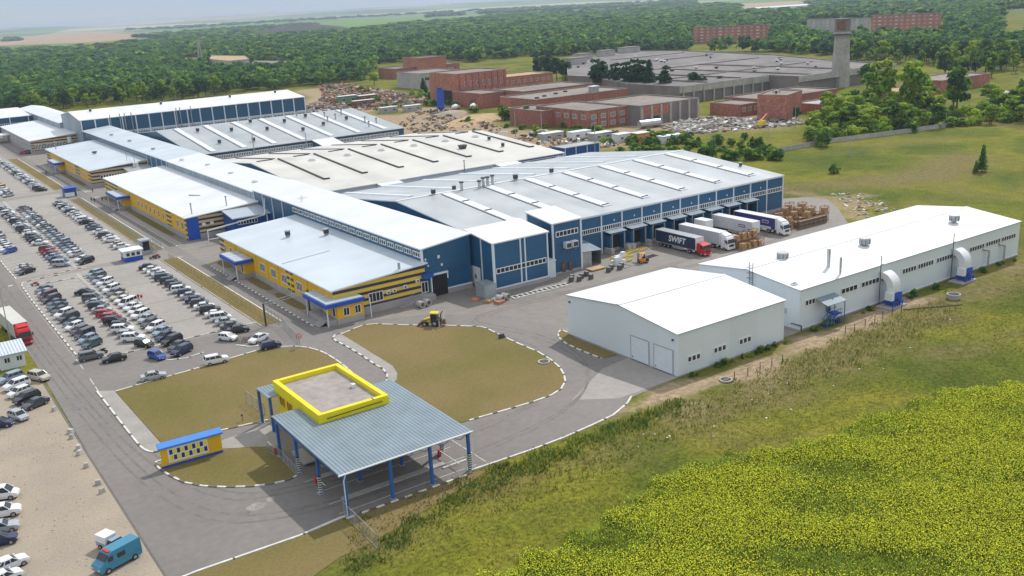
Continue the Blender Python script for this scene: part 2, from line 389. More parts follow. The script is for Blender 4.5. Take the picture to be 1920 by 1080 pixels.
def mix(f, a, b_, blend='MIX'):
    m_ = n.new('ShaderNodeMix'); m_.data_type = 'RGBA'; m_.blend_type = blend
    if isinstance(f, float): m_.inputs[0].default_value = f
    else: l.new(f, m_.inputs[0])
    for s_, k_ in ((a, 6), (b_, 7)):
        if isinstance(s_, tuple): m_.inputs[k_].default_value = (*s_, 1)
        else: l.new(s_, m_.inputs[k_])
    return m_.outputs[2]
grass = ramp(noise(.028, 5, .6), [(.3, (.080, .110, .014)), (.45, (.125, .145, .015)), (.58, (.195, .188, .023)), (.72, (.130, .110, .030))])
fine = ramp(noise(1.3, 8), [(.3, (.62, .62, .62)), (.7, (1.3, 1.3, 1.25))])
mid_ = ramp(noise(.22, 5), [(.3, (.78, .82, .8)), (.7, (1.18, 1.14, 1.1))])
grass = mix(1.0, mix(1.0, grass, fine, 'MULTIPLY'), mid_, 'MULTIPLY')
va = n.new('ShaderNodeVertexColor'); va.layer_name = 'zone'; sp = n.new('ShaderNodeSeparateColor'); l.new(va.outputs[0], sp.inputs[0])
dirtc = ramp(noise(.9, 8), [(.3, (.26, .185, .115)), (.7, (.46, .35, .235))])
dryc = ramp(noise(.7, 8), [(.3, (.115, .10, .035)), (.7, (.25, .19, .085))])
def masked(ch, brk):
    a_ = n.new('ShaderNodeMath'); a_.operation = 'MULTIPLY_ADD'; a_.inputs[1].default_value = brk; a_.inputs[2].default_value = -brk/2
    l.new(noise(.35, 8), a_.inputs[0]); s_ = n.new('ShaderNodeMath'); s_.operation = 'ADD'; l.new(a_.outputs[0], s_.inputs[0]); l.new(sp.outputs[ch], s_.inputs[1])
    m_ = n.new('ShaderNodeMath'); m_.operation = 'MULTIPLY'; l.new(s_.outputs[0], m_.inputs[0]); l.new(sp.outputs[ch], m_.inputs[1]); m_.use_clamp = True
    return m_.outputs[0]
c = mix(masked(1, 1.2), grass, dryc); c = mix(masked(0, 1.2), c, dirtc)
cropc = ramp(noise(3, 6), [(.35, (.14, .19, .02)), (.6, (.26, .28, .03))])
c = mix(sp.outputs[2], c, cropc)
# patchwork of farmland far away
vo = n.new('ShaderNodeTexVoronoi'); vo.inputs['Scale'].default_value = .0011; vm = n.new('ShaderNodeMapping'); vm.inputs['Scale'].default_value = (1.0, .55, 1); vm.inputs['Rotation'].default_value = (0, 0, .5)
l.new(geo.outputs['Position'], vm.inputs[0]); l.new(vm.outputs[0], vo.inputs['Vector'])
sc_ = n.new('ShaderNodeSeparateColor'); l.new(vo.outputs['Color'], sc_.inputs[0])
fr_ = ramp(sc_.outputs[0], [(0, (.16, .24, .09)), (.22, (.40, .31, .21)), (.4, (.13, .21, .08)), (.55, (.45, .40, .30)), (.7, (.20, .29, .11)), (.85, (.10, .15, .08))]); fr_.node.color_ramp.interpolation = 'CONSTANT'
ln = n.new('ShaderNodeVectorMath'); ln.operation = 'LENGTH'; l.new(geo.outputs['Position'], ln.inputs[0])
fm_ = n.new('ShaderNodeMapRange'); fm_.inputs[1].default_value = 1900; fm_.inputs[2].default_value = 2100; l.new(ln.outputs['Value'], fm_.inputs[0])
c = mix(fm_.outputs[0], c, fr_)
l.new(c, b.inputs['Base Color'])
bp = n.new('ShaderNodeBump'); bp.inputs['Distance'].default_value = .25; l.new(noise(1.1, 8), bp.inputs['Height']); l.new(bp.outputs[0], b.inputs['Normal'])
me.materials.append(gm)
gr = bpy.data.objects.new('ground', me); COL.objects.link(gr); gr['kind'] = 'structure'

# ------------------------------------------------------------------ paved areas, lawns, kerbs
def arc(cx, cy, r, a0, a1, k=7):
    return [(cx+r*cos(radians(a0+(a1-a0)*i/k)), cy+r*sin(radians(a0+(a1-a0)*i/k))) for i in range(k+1)]
def sheet(name, pts, z, m):
    return struct(name, MB().poly([(x, y, z) for x, y in pts], m))
def smooth(pts, k=3, closed=False):
    for _ in range(k):
        q = []
        n_ = len(pts); R = range(n_) if closed else range(n_-1)
        if not closed: q.append(pts[0])
        for i in R:
            a, b_ = pts[i], pts[(i+1) % n_]
            q += [(a[0]*.75+b_[0]*.25, a[1]*.75+b_[1]*.25), (a[0]*.25+b_[0]*.75, a[1]*.25+b_[1]*.75)]
        if not closed: q.append(pts[-1])
        pts = q
    return pts
def kerb(pts, w=.32, h=.17, a=2.0, b=1.3, mats=('kerb_white', 'kerb_dark'), closed=False, name='kerb', z0=.0):
    P = [Vector((x, y, 0)) for x, y in pts]
    if closed: P.append(P[0])
    mb = MB(); acc = 0.0; cur = 0
    for i in range(len(P)-1):
        A, B = P[i], P[i+1]; L = (B-A).length
        if L < 1e-4: continue
        d = (B-A)/L; s = Vector((-d.y, d.x, 0))*(w/2); t = 0.0
        while t < L-1e-6:
            per = (a, b)[cur]; step = min(per-acc, L-t)
            p, q = A+d*t, A+d*(t+step)
            mb.hexa([p-s+Vector((0, 0, z0)), q-s+Vector((0, 0, z0)), q+s+Vector((0, 0, z0)), p+s+Vector((0, 0, z0)),
                     p-s+Vector((0, 0, z0+h)), q-s+Vector((0, 0, z0+h)), q+s+Vector((0, 0, z0+h)), p+s+Vector((0, 0, z0+h))], mats[cur])
            acc += step; t += step
            if acc >= per-1e-6: acc = 0; cur = 1-cur
    return struct(name, mb)
# plant yard: everything paved inside the works
YARD = [(28, 250), (28, 140), (24, 118), (24, 110.4), G(370, 1073), G(560, 1007), G(638, 973), G(650, 969), (44.2, 108.4), (64, 108.4), G(885, 883), G(930, 868), G(1000, 844), G(1060, 821), G(1110, 799), G(1150, 780), G(1176, 758), G(1184, 745), (111, 114.9), (139, 116), (225, 117),
        (223, 150), (226, 166), (240, 180), (248, 190), (246, 197), (236, 203), (228, 204), (228, 300), (232, 560), (110, 610), (100, 780), (28, 780)]
sheet('yard_paving', YARD, .03, 'asphalt')
sheet('apron', [(91, 119.5), (97.5, 114.8), (111, 114.95), (111, 128), (104, 127)], .04, 'concrete')
# main street west of the car parks
sheet('road', [(20.95, 104), G(340, 1084), G(370, 1073), G(560, 1007), G(638, 973), G(650, 969), (44.2, 108.4), (64, 108.4), G(885, 883), G(930, 868), G(1000, 844), G(1060, 821), G(1110, 799), G(1150, 780), G(1176, 758), G(1184, 745), (100, 116.5), (108, 128), (111, 146), (112, 152), (108, 166), (96, 178), (84, 183), (74, 185), (70, 190), (65, 198), (30, 198.6), (28.6, 206), (28.7, 269), (29.2, 300), (29.5, 800), (22.2, 800), (21.8, 206), (21, 150), (20.95, 111)], .0335, 'asphalt_road')
sheet('internal_road', [(70.2, 176), (73.9, 176), (74.1, 560), (74.1, 780), (70.2, 780)], .0372, 'asphalt_road')
# car parks: pale concrete lots with joints
def lot(x0, x1, y0, y1, name='car_park'):
    sheet(name, [(x0, y0), (x1, y0), (x1, y1), (x0, y1)], .036, 'concrete')
lot(29.6, 65.3, 199.5, 278.5); lot(29.6, 65.3, 283.5, 421.5); lot(30.2, 65.3, 427, 640)
mk = MB()
for y in (212.8, 232, 252.2, 272, 293.5, 313, 333, 353, 373, 393, 412, 440, 470, 500):
    for xa, xb in ((35.2, 38.6), (49.2, 57.4)): mk.box(xa, xb, y, y+.16, .037, .041, 'tar')
struct('paving_joint', mk)
mk = MB()
for row, (x, sgn) in enumerate(((31.0, 1), (40.6, -1), (46.4, 1), (59.0, -1))):
    y = 203.0
    while y < 410:
        if not 274 < y < 288:
            a = radians(28)*sgn; dx, dy = cos(a)*2.6, sin(a)*2.6
            mk.hexa([(x-dx, y-dy-.06, .037), (x+dx, y+dy-.06, .037), (x+dx, y+dy+.06, .037), (x-dx, y-dy+.06, .037),
                     (x-dx, y-dy-.06, .042), (x+dx, y+dy-.06, .042), (x+dx, y+dy+.06, .042), (x-dx, y-dy+.06, .042)], 'paint')
        y += 3.95
struct('parking_line', mk)
# repairs, stains and worn tracks in the asphalt
pr = random.Random(44)
MT['patch_dark'] = mat('patch_dark', (.195, .175, .165), .9, 0, .12, .5, scale2=2); MT['patch_pale'] = mat('patch_pale', (.31, .275, .25), .9, 0, .12, .5, scale2=2)
mk = MB()
for _ in range(20):
    zone = pr.choice([(75, 110, 128, 180), (115, 235, 150, 178), (22, 29, 110, 400), (32, 44, 112, 124), (70.5, 73.5, 190, 400), (45, 64, 110, 122)])
    x, y = pr.uniform(*zone[:2]), pr.uniform(*zone[2:]); n_ = 9; rx, ry = pr.uniform(.5, 2.6), pr.uniform(.4, 1.8); a0 = pr.uniform(0, 6)
    zp = .0385+_*.00004
    mk.poly([(x+rx*cos(a0+2*pi*k/n_)*pr.uniform(.6, 1.1), y+ry*sin(a0+2*pi*k/n_)*pr.uniform(.6, 1.1), zp) for k in range(n_)], pr.choice(['patch_dark', 'patch_pale']))
struct('asphalt_patch', mk)
mk = MB()
for _ in range(22):
    zone = pr.choice([(75, 110, 150, 180), (115, 235, 150, 178), (22, 29, 130, 400), (115, 235, 150, 178)])
    x, y = pr.uniform(*zone[:2]), pr.uniform(*zone[2:]); a = pr.uniform(0, 6.28)
    for k in range(pr.randint(3, 8)):
        zc_ = .0425+(_*8+k)*.000005; a += pr.uniform(-.5, .5); L_ = pr.uniform(.8, 2.2); x2, y2 = x+L_*cos(a), y+L_*sin(a); nx_, ny_ = -sin(a)*.03, cos(a)*.03
        mk.poly([(x-nx_, y-ny_, zc_), (x2-nx_, y2-ny_, zc_), (x2+nx_, y2+ny_, zc_), (x+nx_, y+ny_, zc_)], 'tar'); x, y = x2, y2
struct('asphalt_crack', mk)
mk = MB(); MT['track'] = mat('track', (.185, .166, .154), .85, 0, .12, .4, scale2=2)
def tyre_track(pts, w, z):
    P = [Vector((x, y, 0)) for x, y in smooth(pts, 3)]
    for a, b_ in zip(P, P[1:]):
        d = (b_-a).normalized(); q = Vector((-d.y, d.x, 0))*w/2; mk.poly([(a-q).to_tuple()[:2]+(z,), (b_-q).to_tuple()[:2]+(z,), (b_+q).to_tuple()[:2]+(z,), (a+q).to_tuple()[:2]+(z,)], 'track')
for j, base in enumerate(([(22, 300), (23, 160), (27, 120), (40, 112.5), (64, 112), (90, 116), (104, 130), (106, 150), (98, 168), (112, 168), (160, 168), (200, 172)], [(24.5, 300), (25, 170), (30, 125), (42, 119.5), (64, 119), (86, 121), (99, 134), (101, 150), (94, 164), (84, 174), (72, 184), (72, 260)], [(110, 172), (140, 166), (170, 163), (210, 168), (232, 182)])):
    for o_ in (0, 1.9): tyre_track([(x+o_*.75, y+o_*.66) for x, y in base], .42, .0402+j*.0004+o_*.00008)
struct('tyre_track', mk)
# dashed lines
mk = MB()
def dash(pts, a=2.5, b=2.5, w=.16, m='paint', z=.040):
    P = [Vector((x, y, 0)) for x, y in pts]; acc = 0; on = True
    for i in range(len(P)-1):
        A, B = P[i], P[i+1]; L = (B-A).length; d = (B-A)/L; s = Vector((-d.y, d.x, 0))*w/2; t = 0
        while t < L-1e-6:
            per = a if on else b; st = min(per-acc, L-t)
            if on:
                p, q = A+d*t, A+d*(t+st)
                mk.hexa([p-s+Vector((0, 0, z)), q-s+Vector((0, 0, z)), q+s+Vector((0, 0, z)), p+s+Vector((0, 0, z)),
                         p-s+Vector((0, 0, z+.005)), q-s+Vector((0, 0, z+.005)), q+s+Vector((0, 0, z+.005)), p+s+Vector((0, 0, z+.005))], m)
            acc += st; t += st
            if acc >= per-1e-6: acc = 0; on = not on
dash([K(570, 695), K(630, 775)], 3, 1); dash([K(675, 840), K(745, 945)], 4, 1.2)
dash([G(420, 825), G(505, 797)], 2.2, 1.2, .2)
for yy in (110.3, 113.6, 117.8, 122): dash([(44, yy), (66, yy)], 20, .3, .14)
dash([(67.5, 133), (67.5, 109.8)], 3, .3, .14)
struct('road_marking', mk)
# lawns
def lawn(pts, kerb_pts=None, m='lawn', z=.10, **kw):
    sheet('lawn', pts, z, m)
    if kerb_pts is not False: kerb(kerb_pts or pts, closed=kerb_pts is None, **kw)
L1 = [(30.9, 178.5), (31.3, 149.5), (43, 147.6), (51, 145), (60, 146), (66.5, 150), (68.3, 156), (69, 165), (68.8, 173), (66, 177.5), (60, 181.5), (52, 180.6), (44, 179.6)]
sheet('lawn', L1, .10, 'lawn')
kerb(L1[1:3]+[(48, 146.8)], a=2.4, b=1.6); kerb([(30.9, 178.5), (36, 179), (44, 179.6), (52, 180.6), (60, 181.6)], a=3.2, b=.5)
kerb(smooth([(60, 181.6), (66, 179), (68.8, 173), (69, 165), (68.3, 156), (66.5, 150), (62, 147)], 2), a=3.0, b=.4)
# footway beside lawn 1 on the main street
sheet('pavement', [(28.4, 150.5), (28.4, 181), (30.8, 179), (31.2, 150), (31.0, 147.5), (30, 147), (29, 148)], .09, 'paver')
kerb(smooth([(28.2, 181), (28.2, 155), (28.3, 149), (29.6, 146.6), (31.4, 147.8), (32.5, 149.2)], 2), a=4, b=1)
# lawn 2: the big rounded one, with the curving footway on its west side

L2 = [G(640, 627), G(652, 622), G(668, 615), G(684, 610), G(702, 608), G(760, 610), G(840, 611), G(900, 613), G(912, 616), G(930, 625), G(970, 644), G(1010, 661), G(1034, 676), G(1050, 690), G(1058, 704), G(1060, 716), G(1052, 730), G(1035, 741), G(1000, 754), G(950, 769), G(900, 783), G(880, 789), G(800, 812), G(700, 812), G(690, 760), G(735, 720), G(744, 712), G(745, 700), G(737, 687), G(722, 677), G(700, 664), G(670, 645)]
sheet('lawn', L2, .10, 'lawn'); kerb(L2[0:22], a=2.6, b=.9)
walk_in = [G(640, 627), G(670, 645), G(700, 664), G(722, 677), G(737, 687), G(745, 700), G(744, 712), G(735, 730)]
walk_out = [G(712, 730), G(725, 714), G(726, 703), G(718, 692), G(703, 684), G(680, 668), G(650, 650), G(630, 640), G(624, 634), G(628, 629), G(640, 625)]
sheet('pavement', walk_in+walk_out, .08, 'paver'); kerb(walk_out, a=1.6, b=1.2)
# lawn 3: wedge by the notice board, and paving beside it
L3 = smooth([(28.4, 139.5), (28.6, 136), (30.2, 132.2), (34, 128.5), (38, 125.8), (43.5, 124.6), (43.9, 130), (43.9, 136.2), (38, 138.4)], 2, True)
L3 = [G(292, 872), G(300, 880), G(318, 892), G(345, 905), G(380, 912), G(420, 914), G(470, 913), G(510, 908), G(540, 901), G(556, 893), G(540, 872), G(500, 838), G(460, 839), G(415, 844), G(320, 868)]
sheet('lawn', L3, .10, 'lawn'); kerb([G(306, 863), G(294, 866)]+L3[0:10], a=1.4, b=1.4)
sheet('pavement', [G(300, 866), G(415, 848), G(415, 842), G(500, 838), G(524, 836), G(520, 806), G(505, 797), G(420, 825), G(412, 828), G(330, 850)], .08, 'paver')
# street edge of the bottom right
kerb([G(300, 1100), G(370, 1072), G(560, 1006), G(638, 972), G(650, 968)], a=9, b=.3)
kerb([(44.2, 108.4), (64, 108.4)], a=1.2, b=1.0)
kerb([G(885, 882), G(930, 867), G(1000, 843), G(1060, 820), G(1110, 798), G(1150, 779), G(1176, 757), G(1184, 744)], a=6, b=.5)
sheet('lawn', [G(330, 1090), G(370, 1074), G(560, 1008), G(640, 974), G(700, 1018), G(640, 1044), G(560, 1100)], .06, 'lawn')
sheet('lawn', [G(648, 972), G(735, 938), G(800, 914), G(885, 886), G(915, 882), G(850, 925), G(780, 968), G(705, 1014)], .05, 'lawn')
# island by the small white hall
ISL = [G(1064, 624), G(1052, 619), G(1046, 625), G(1048, 634), G(1062, 645), G(1090, 658), G(1128, 673), G(1158, 666), G(1120, 650), G(1080, 635)]
sheet('lawn', ISL, .12, 'lawn'); kerb(ISL[:7], a=1.6, b=.8)
# strips between car park and internal road
for y0, y1 in ((196, 274), (288, 401), (432, 556)):
    sheet('verge', [(65.6, y0), (70.0, y0), (70.0, y1), (65.6, y1)], .10, 'lawn')
    kerb([(70.1, y0), (70.1, y1)], a=30, b=.3, w=.28); kerb([(65.5, y0), (65.5, y1)], a=20, b=1, w=.25, mats=('kerb_grey', 'kerb_dark'))
# strips before the offices
for y0, y1 in ((200, 256), (300, 398), (425, 520)):
    kerb([(74.0, y0-12), (74.0, y1)], a=1.3, b=1.1, w=.34)
    sheet('pavement', [(74.2, y0-12), (76.2, y0-12), (76.2, y1+2), (74.2, y1+2)], .09, 'paver')
for y0, y1 in ((201, 218), (222, 236), (251, 260), (304, 358), (370, 396), (432, 480)):
    sheet('verge', smooth([(76.3, y0), (78.9, y0), (78.9, y1), (76.3, y1)], 1, True), .11, 'lawn')
# car park kerbs
kerb(smooth([(65.4, 199.4), (29.5, 199.2), (29.4, 206), (29.3, 276), (31, 278.8), (40, 279)], 1), a=2.2, b=1.2, w=.3)
kerb([K(1250, 705), K(1390, 690), K(1530, 645)], a=2, b=.4); kerb([K2(340, 950), K2(600, 893), K2(650, 888)], a=2.2, b=1)
kerb([K(200, 160), K(330, 128), K(520, 95), K(640, 72)], a=2, b=1); kerb([K(630, 80), K(670, 120)], a=2, b=.6, mats=('kerb_grey', 'kerb_dark'))
kerb([(29.6, 283.6), (29.4, 300), (29.3, 360), (29.3, 425), (29.3, 640)], a=3, b=1, w=.3)
kerb([(43.6, 200), (43.6, 276)], a=40, b=.5, w=1.1, h=.12, mats=('kerb_grey', 'kerb_dark')); kerb([(44.9, 284), (44.9, 420)], a=40, b=.5, w=1.3, h=.12, mats=('kerb_grey', 'kerb_dark'))
kerb([(44.9, 430), (44.9, 600)], a=40, b=.5, w=1.3, h=.12, mats=('kerb_grey', 'kerb_dark'))
# gravel lot on the left
sheet('gravel_lot', [(20.8, 60), (20.9, 111), (20.9, 150), (21.2, 199), (18, 201), (8, 200), (-4, 196), (-30, 190), (-30, 60)], .024, 'gravel')
kerb([(20.9, 100), (20.9, 160), (21.1, 198)], w=.3, h=.06, a=4, b=3, mats=('kerb_dark', 'kerb_dark'))
# far farmland
def field(pts, m, z):
    mb = MB(); mb.poly([(*G(x, y, z), z) for x, y in pts], m); struct('field', mb)
MT['f_tan'] = mat('field_tan', (.42, .30, .19), .95, 0, .1, .004, spec=.05); MT['f_green'] = mat('field_green', (.12, .20, .06), .95, 0, .12, .003, spec=.05)
MT['f_pale'] = mat('field_pale', (.50, .44, .34), .95, 0, .1, .003, spec=.05); MT['f_bright'] = mat('field_bright', (.16, .27, .06), .95, 0, .12, .006, spec=.05)

# ------------------------------------------------------------------ buildings
def walls_mb(x0, x1, y0, y1, prof, axis, mW, mS, z0=0.0, mE=None):
    """prof: [(coordinate, z)...] along axis 'X' or 'Y'; gables close the profile"""
    mb = MB(); mE = mE or mW
    if axis == 'Y':
        za, zb = prof[0][1], prof[-1][1]
        mb.poly([(x0, y0, z0), (x1, y0, z0), (x1, y0, za), (x0, y0, za)], mS)
        mb.poly([(x1, y1, z0), (x0, y1, z0), (x0, y1, zb), (x1, y1, zb)], mS)
        mb.poly([(x0, y0, z0)]+[(x0, q, z) for q, z in prof]+[(x0, y1, z0)], mW)
        mb.poly([(x1, y1, z0)]+[(x1, q, z) for q, z in prof[::-1]]+[(x1, y0, z0)], mE)
    else:
        za, zb = prof[0][1], prof[-1][1]
        mb.poly([(x0, y1, z0), (x0, y0, z0), (x0, y0, za), (x0, y1, za)], mW)
        mb.poly([(x1, y0, z0), (x1, y1, z0), (x1, y1, zb), (x1, y0, zb)], mE)
        mb.poly([(x1, y0, z0)]+[(q, y0, z) for q, z in prof[::-1]]+[(x0, y0, z0)], mS)
        mb.poly([(x0, y1, z0)]+[(q, y1, z) for q, z in prof]+[(x1, y1, z0)], mS)
    return mb
def roof_mb(x0, x1, y0, y1, prof, axis, m, over=.35, th=.3, edge='trim'):
    mb = MB(); P = list(prof)
    def ext(a, b_):  # extend first point outwards
        s = (b_[1]-a[1])/(b_[0]-a[0]); d = -over if b_[0] > a[0] else over
        return (a[0]+d, a[1]+s*d)
    P[0] = ext(prof[0], prof[1]); P[-1] = ext(prof[-1], prof[-2])
    for (a, za), (c_, zc) in zip(P, P[1:]):
        za += .02; zc += .02
        if axis == 'Y':
            lo, hi = x0-over, x1+over
            mb.poly([(lo, a, za+th), (hi, a, za+th), (hi, c_, zc+th), (lo, c_, zc+th)], m)
            mb.poly([(lo, a, za), (lo, c_, zc), (hi, c_, zc), (hi, a, za)], edge)
            mb.poly([(lo, a, za), (lo, a, za+th), (lo, c_, zc+th), (lo, c_, zc)], edge); mb.poly([(hi, a, za), (hi, c_, zc), (hi, c_, zc+th), (hi, a, za+th)], edge)
        else:
            lo, hi = y0-over, y1+over
            mb.poly([(a, lo, za+th), (c_, lo, zc+th), (c_, hi, zc+th), (a, hi, za+th)], m)
            mb.poly([(a, lo, za), (a, hi, za), (c_, hi, zc), (c_, lo, zc)], edge)
            mb.poly([(a, lo, za), (c_, lo, zc), (c_, lo, zc+th), (a, lo, za+th)], edge); mb.poly([(a, hi, za), (a, hi, za+th), (c_, hi, zc+th), (c_, hi, zc)], edge)
    for (a, za) in (P[0], P[-1]):
        za += .02
        if axis == 'Y': mb.poly([(x0-over, a, za), (x1+over, a, za), (x1+over, a, za+th), (x0-over, a, za+th)], edge)
        else: mb.poly([(a, y0-over, za), (a, y1+over, za), (a, y1+over, za+th), (a, y0-over, za+th)], edge)
    return mb
def shed(name, label, cat, x0, x1, y0, y1, prof, axis, mW, mS, mR, z0=0.0, over=.35, group=None, mE=None, edge='trim', th=.3):
    t = thing(name, label, cat, group=group)
    walls_mb(x0, x1, y0, y1, prof, axis, mW, mS, z0, mE).build('wall', t)
    roof = roof_mb(x0, x1, y0, y1, prof, axis, mR, over, th, edge).build('roof', t)
    t['_r'] = 0; del t['_r']
    return t, roof
WIN = {}
def win_mesh(w, h, n, fm='frame', fw=.14, mull=.10, depth=.10, rows=1, gm_='glass'):
    k = (round(w, 2), round(h, 2), n, fm, fw, mull, rows, gm_)
    if k in WIN: return WIN[k]
    mb = MB()
    mb.box(-w/2+fw*.5, w/2-fw*.5, -.03, .02, -h/2+fw*.5, h/2-fw*.5, gm_)
    mb.box(-w/2, w/2, -depth, .02, h/2-fw, h/2, fm); mb.box(-w/2, w/2, -depth, .02, -h/2, -h/2+fw, fm)
    mb.box(-w/2, -w/2+fw, -depth, .02, -h/2+fw, h/2-fw, fm); mb.box(w/2-fw, w/2, -depth, .02, -h/2+fw, h/2-fw, fm)
    for i in range(1, n):
        x = -w/2+w*i/n; mb.box(x-mull/2, x+mull/2, -depth*.9, .02, -h/2+fw, h/2-fw, fm)
    for j in range(1, rows):
        z = -h/2+h*j/rows; mb.box(-w/2+fw, w/2-fw, -depth*.85, .02, z-mull/2, z+mull/2, fm)
    WIN[k] = mb.mesh('window'); return WIN[k]
def window(parent, side, x, y, z, w, h, n=1, name='window', **kw):
    """side S: wall facing -Y; side W: wall facing -X"""
    o = link(name, win_mesh(w, h, n, **kw), parent)
    o.location = (x, y-.01, z) if side == 'S' else (x-.01, y, z)
    if side == 'W': o.rotation_euler.z = -pi/2
    return o
def hood_fan(parent, x, y, z, s=1.0):
    mb = MB(); mb.box(-.5*s, .5*s, -.5*s, .5*s, 0, .5*s, 'steel'); mb.cyl((0, 0, .5*s), .85*s, 1.3*s, 'dark_steel', 12); mb.cyl((0, 0, 1.8*s), .95*s, .22*s, 'galv', 12)
    return link('roof_fan', mb.mesh('roof_fan'), parent, (x, y, z))
FANM = None
def flue(parent, x, y, z, h, r=.22, cap=True, m='steel'):
    mb = MB(); mb.cyl((0, 0, 0), r, h, m, 10)
    if cap: mb.cyl((0, 0, h), r*1.6, r*.8, 'dark_steel', 10)
    return link('flue_pipe', mb.mesh('flue_pipe'), parent, (x, y, z))
def ridge_cap(parent, a, b, m='strip_white', w=.9, h=.06):
    A, B = Vector(a), Vector(b); d = (B-A).normalized(); s = d.cross(Vector((0, 0, 1))).normalized()*w/2
    mb = MB(); mb.hexa([A-s, B-s, B+s, A+s, A-s+Vector((0, 0, h)), B-s+Vector((0, 0, h)), B+s+Vector((0, 0, h)), A+s+Vector((0, 0, h))], m)
    return mb.build('ridge_cap', parent)

# --- shipping hall
t, roof = shed('shipping_hall', 'long blue shipping hall with pale ribbed roof and lorries at its loading docks', 'hall',
               119.5, 226.8, 190, 281, [(190, 10.4), (232, 13.9), (281, 8.6)], 'Y', 'blue_wall', 'blue_wall', 'ship_roof')
def zr(y): return 10.4+(y-190)*3.5/42 if y < 232 else 13.9-(y-232)*5.3/49
i = 0
for X in (133.8, 147.9, 162.0, 176.1, 190.2, 204.3, 218.4):
    mb = MB(); ya, yb = 194.5, 230.5
    if X < 140: ya = 196
    mb.hexa([(X-1.0, ya, zr(ya)+.3), (X+1.9, ya, zr(ya)+.3), (X+1.9, yb, zr(yb)+.3), (X-1.0, yb, zr(yb)+.3), (X-.85, ya, zr(ya)+.6), (X+1.6, ya, zr(ya)+.6), (X+1.6, yb, zr(yb)+.6), (X-.85, yb, zr(yb)+.6)], 'strip_white')
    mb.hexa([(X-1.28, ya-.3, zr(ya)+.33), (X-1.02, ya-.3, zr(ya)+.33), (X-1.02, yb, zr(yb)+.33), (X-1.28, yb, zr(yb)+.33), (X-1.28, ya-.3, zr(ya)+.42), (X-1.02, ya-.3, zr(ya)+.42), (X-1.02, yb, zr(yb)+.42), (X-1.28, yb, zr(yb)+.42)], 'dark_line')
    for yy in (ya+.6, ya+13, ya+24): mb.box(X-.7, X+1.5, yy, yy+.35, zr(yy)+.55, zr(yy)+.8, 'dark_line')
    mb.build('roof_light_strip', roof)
for X in (126, 140, 154.2, 168.6, 182, 196, 210):
    mb = MB(); ya, yb = 236, 279
    mb.hexa([(X-.9, ya, zr(ya)+.3), (X+.9, ya, zr(ya)+.3), (X+.9, yb, zr(yb)+.3), (X-.9, yb, zr(yb)+.3), (X-.6, ya, zr(ya)+.75), (X+.6, ya, zr(ya)+.75), (X+.6, yb, zr(yb)+.75), (X-.6, yb, zr(yb)+.75)], 'strip_white')
    mb.build('roof_light_strip', roof)
ridge_cap(roof, (119.2, 232, 14.25), (227.1, 232, 14.25), 'strip_white', 1.0)
for x, y, s in ((131, 232, .8), (159, 232, .9), (173, 233, .8), (139, 234, .7), (225, 205, .6)): hood_fan(roof, x, y, zr(y)+.3, s)
for x, y, h in ((147, 231, 2.4), (148.5, 231, 2.4), (150.2, 231, 2.6), (139.7, 231, 2.2), (145, 230, 2)): flue(roof, x, y, zr(y)+.3, h, .42, True, 'galv')
mb = MB()
xs_b = [149.4+7.04*k for k in range(12)]
for x in [143.9]+xs_b: mb.box(x-.17, x+.17, 189.78, 190.0, 0, 10.4, 'trim')
mb.box(143.9, 226.9, 189.85, 190.02, 10.15, 10.42, 'trim')
mb.box(119.5, 226.8, 189.8, 190.05, -.1, .9, 'plinth')
mb.build('wall_trim', t)
for k in range(-1, 11):
    xa = 149.4+7.04*k; window(t, 'S', xa+3.52, 190, 6.65, 6.6, 1.4, 9, fw=.2, mull=.16)
mb0 = MB(); mb0.box(-.14, .14, -.14, 0, -.22, .22, 'trim'); lm = mb0.mesh('wall_lamp')
for k in range(1, 10): link('wall_lamp', lm, t, (149.4+7.04*k+4.4, 190, 8.3))
# docks: shelter with steel frame, canopy and dark opening
for k, x in enumerate((160.3, 167.7, 174.6, 182.4, 189.3, 196.8, 204.0, 211.3)):
    mb = MB()
    mb.box(x-2.05, x+2.05, 189.7, 189.95, .9, 5.3, 'dark_open')
    mb.box(x-2.75, x-2.0, 187.9, 189.95, .7, 5.4, 'blue_wall'); mb.box(x+2.0, x+2.75, 187.9, 189.95, .7, 5.4, 'blue_wall')
    mb.box(x-2.2, x-1.98, 187.7, 187.9, .7, 5.3, 'steel'); mb.box(x+1.98, x+2.2, 187.7, 187.9, .7, 5.3, 'steel')
    mb.box(x-2.75, x+2.75, 187.9, 189.95, 4.9, 5.45, 'blue_wall')
    dd = mb.build('loading_dock', t)
    mb = MB(); mb.hexa([(x-2.9, 187.7, 5.5), (x+2.9, 187.7, 5.5), (x+2.9, 189.9, 5.7), (x-2.9, 189.9, 5.7), (x-2.9, 187.7, 5.6), (x+2.9, 187.7, 5.6), (x+2.9, 189.9, 5.8), (x-2.9, 189.9, 5.8)], 'strip_white'); mb.build('dock_canopy', dd)
    if k < 2:
        for s in (-1, 1):
            mb = MB(); mb.box(x+s*2.9-.6, x+s*2.9+.6, 186.6, 189.6, 0, 1.6, 'old_conc'); mb.build('dock_buffer', dd)

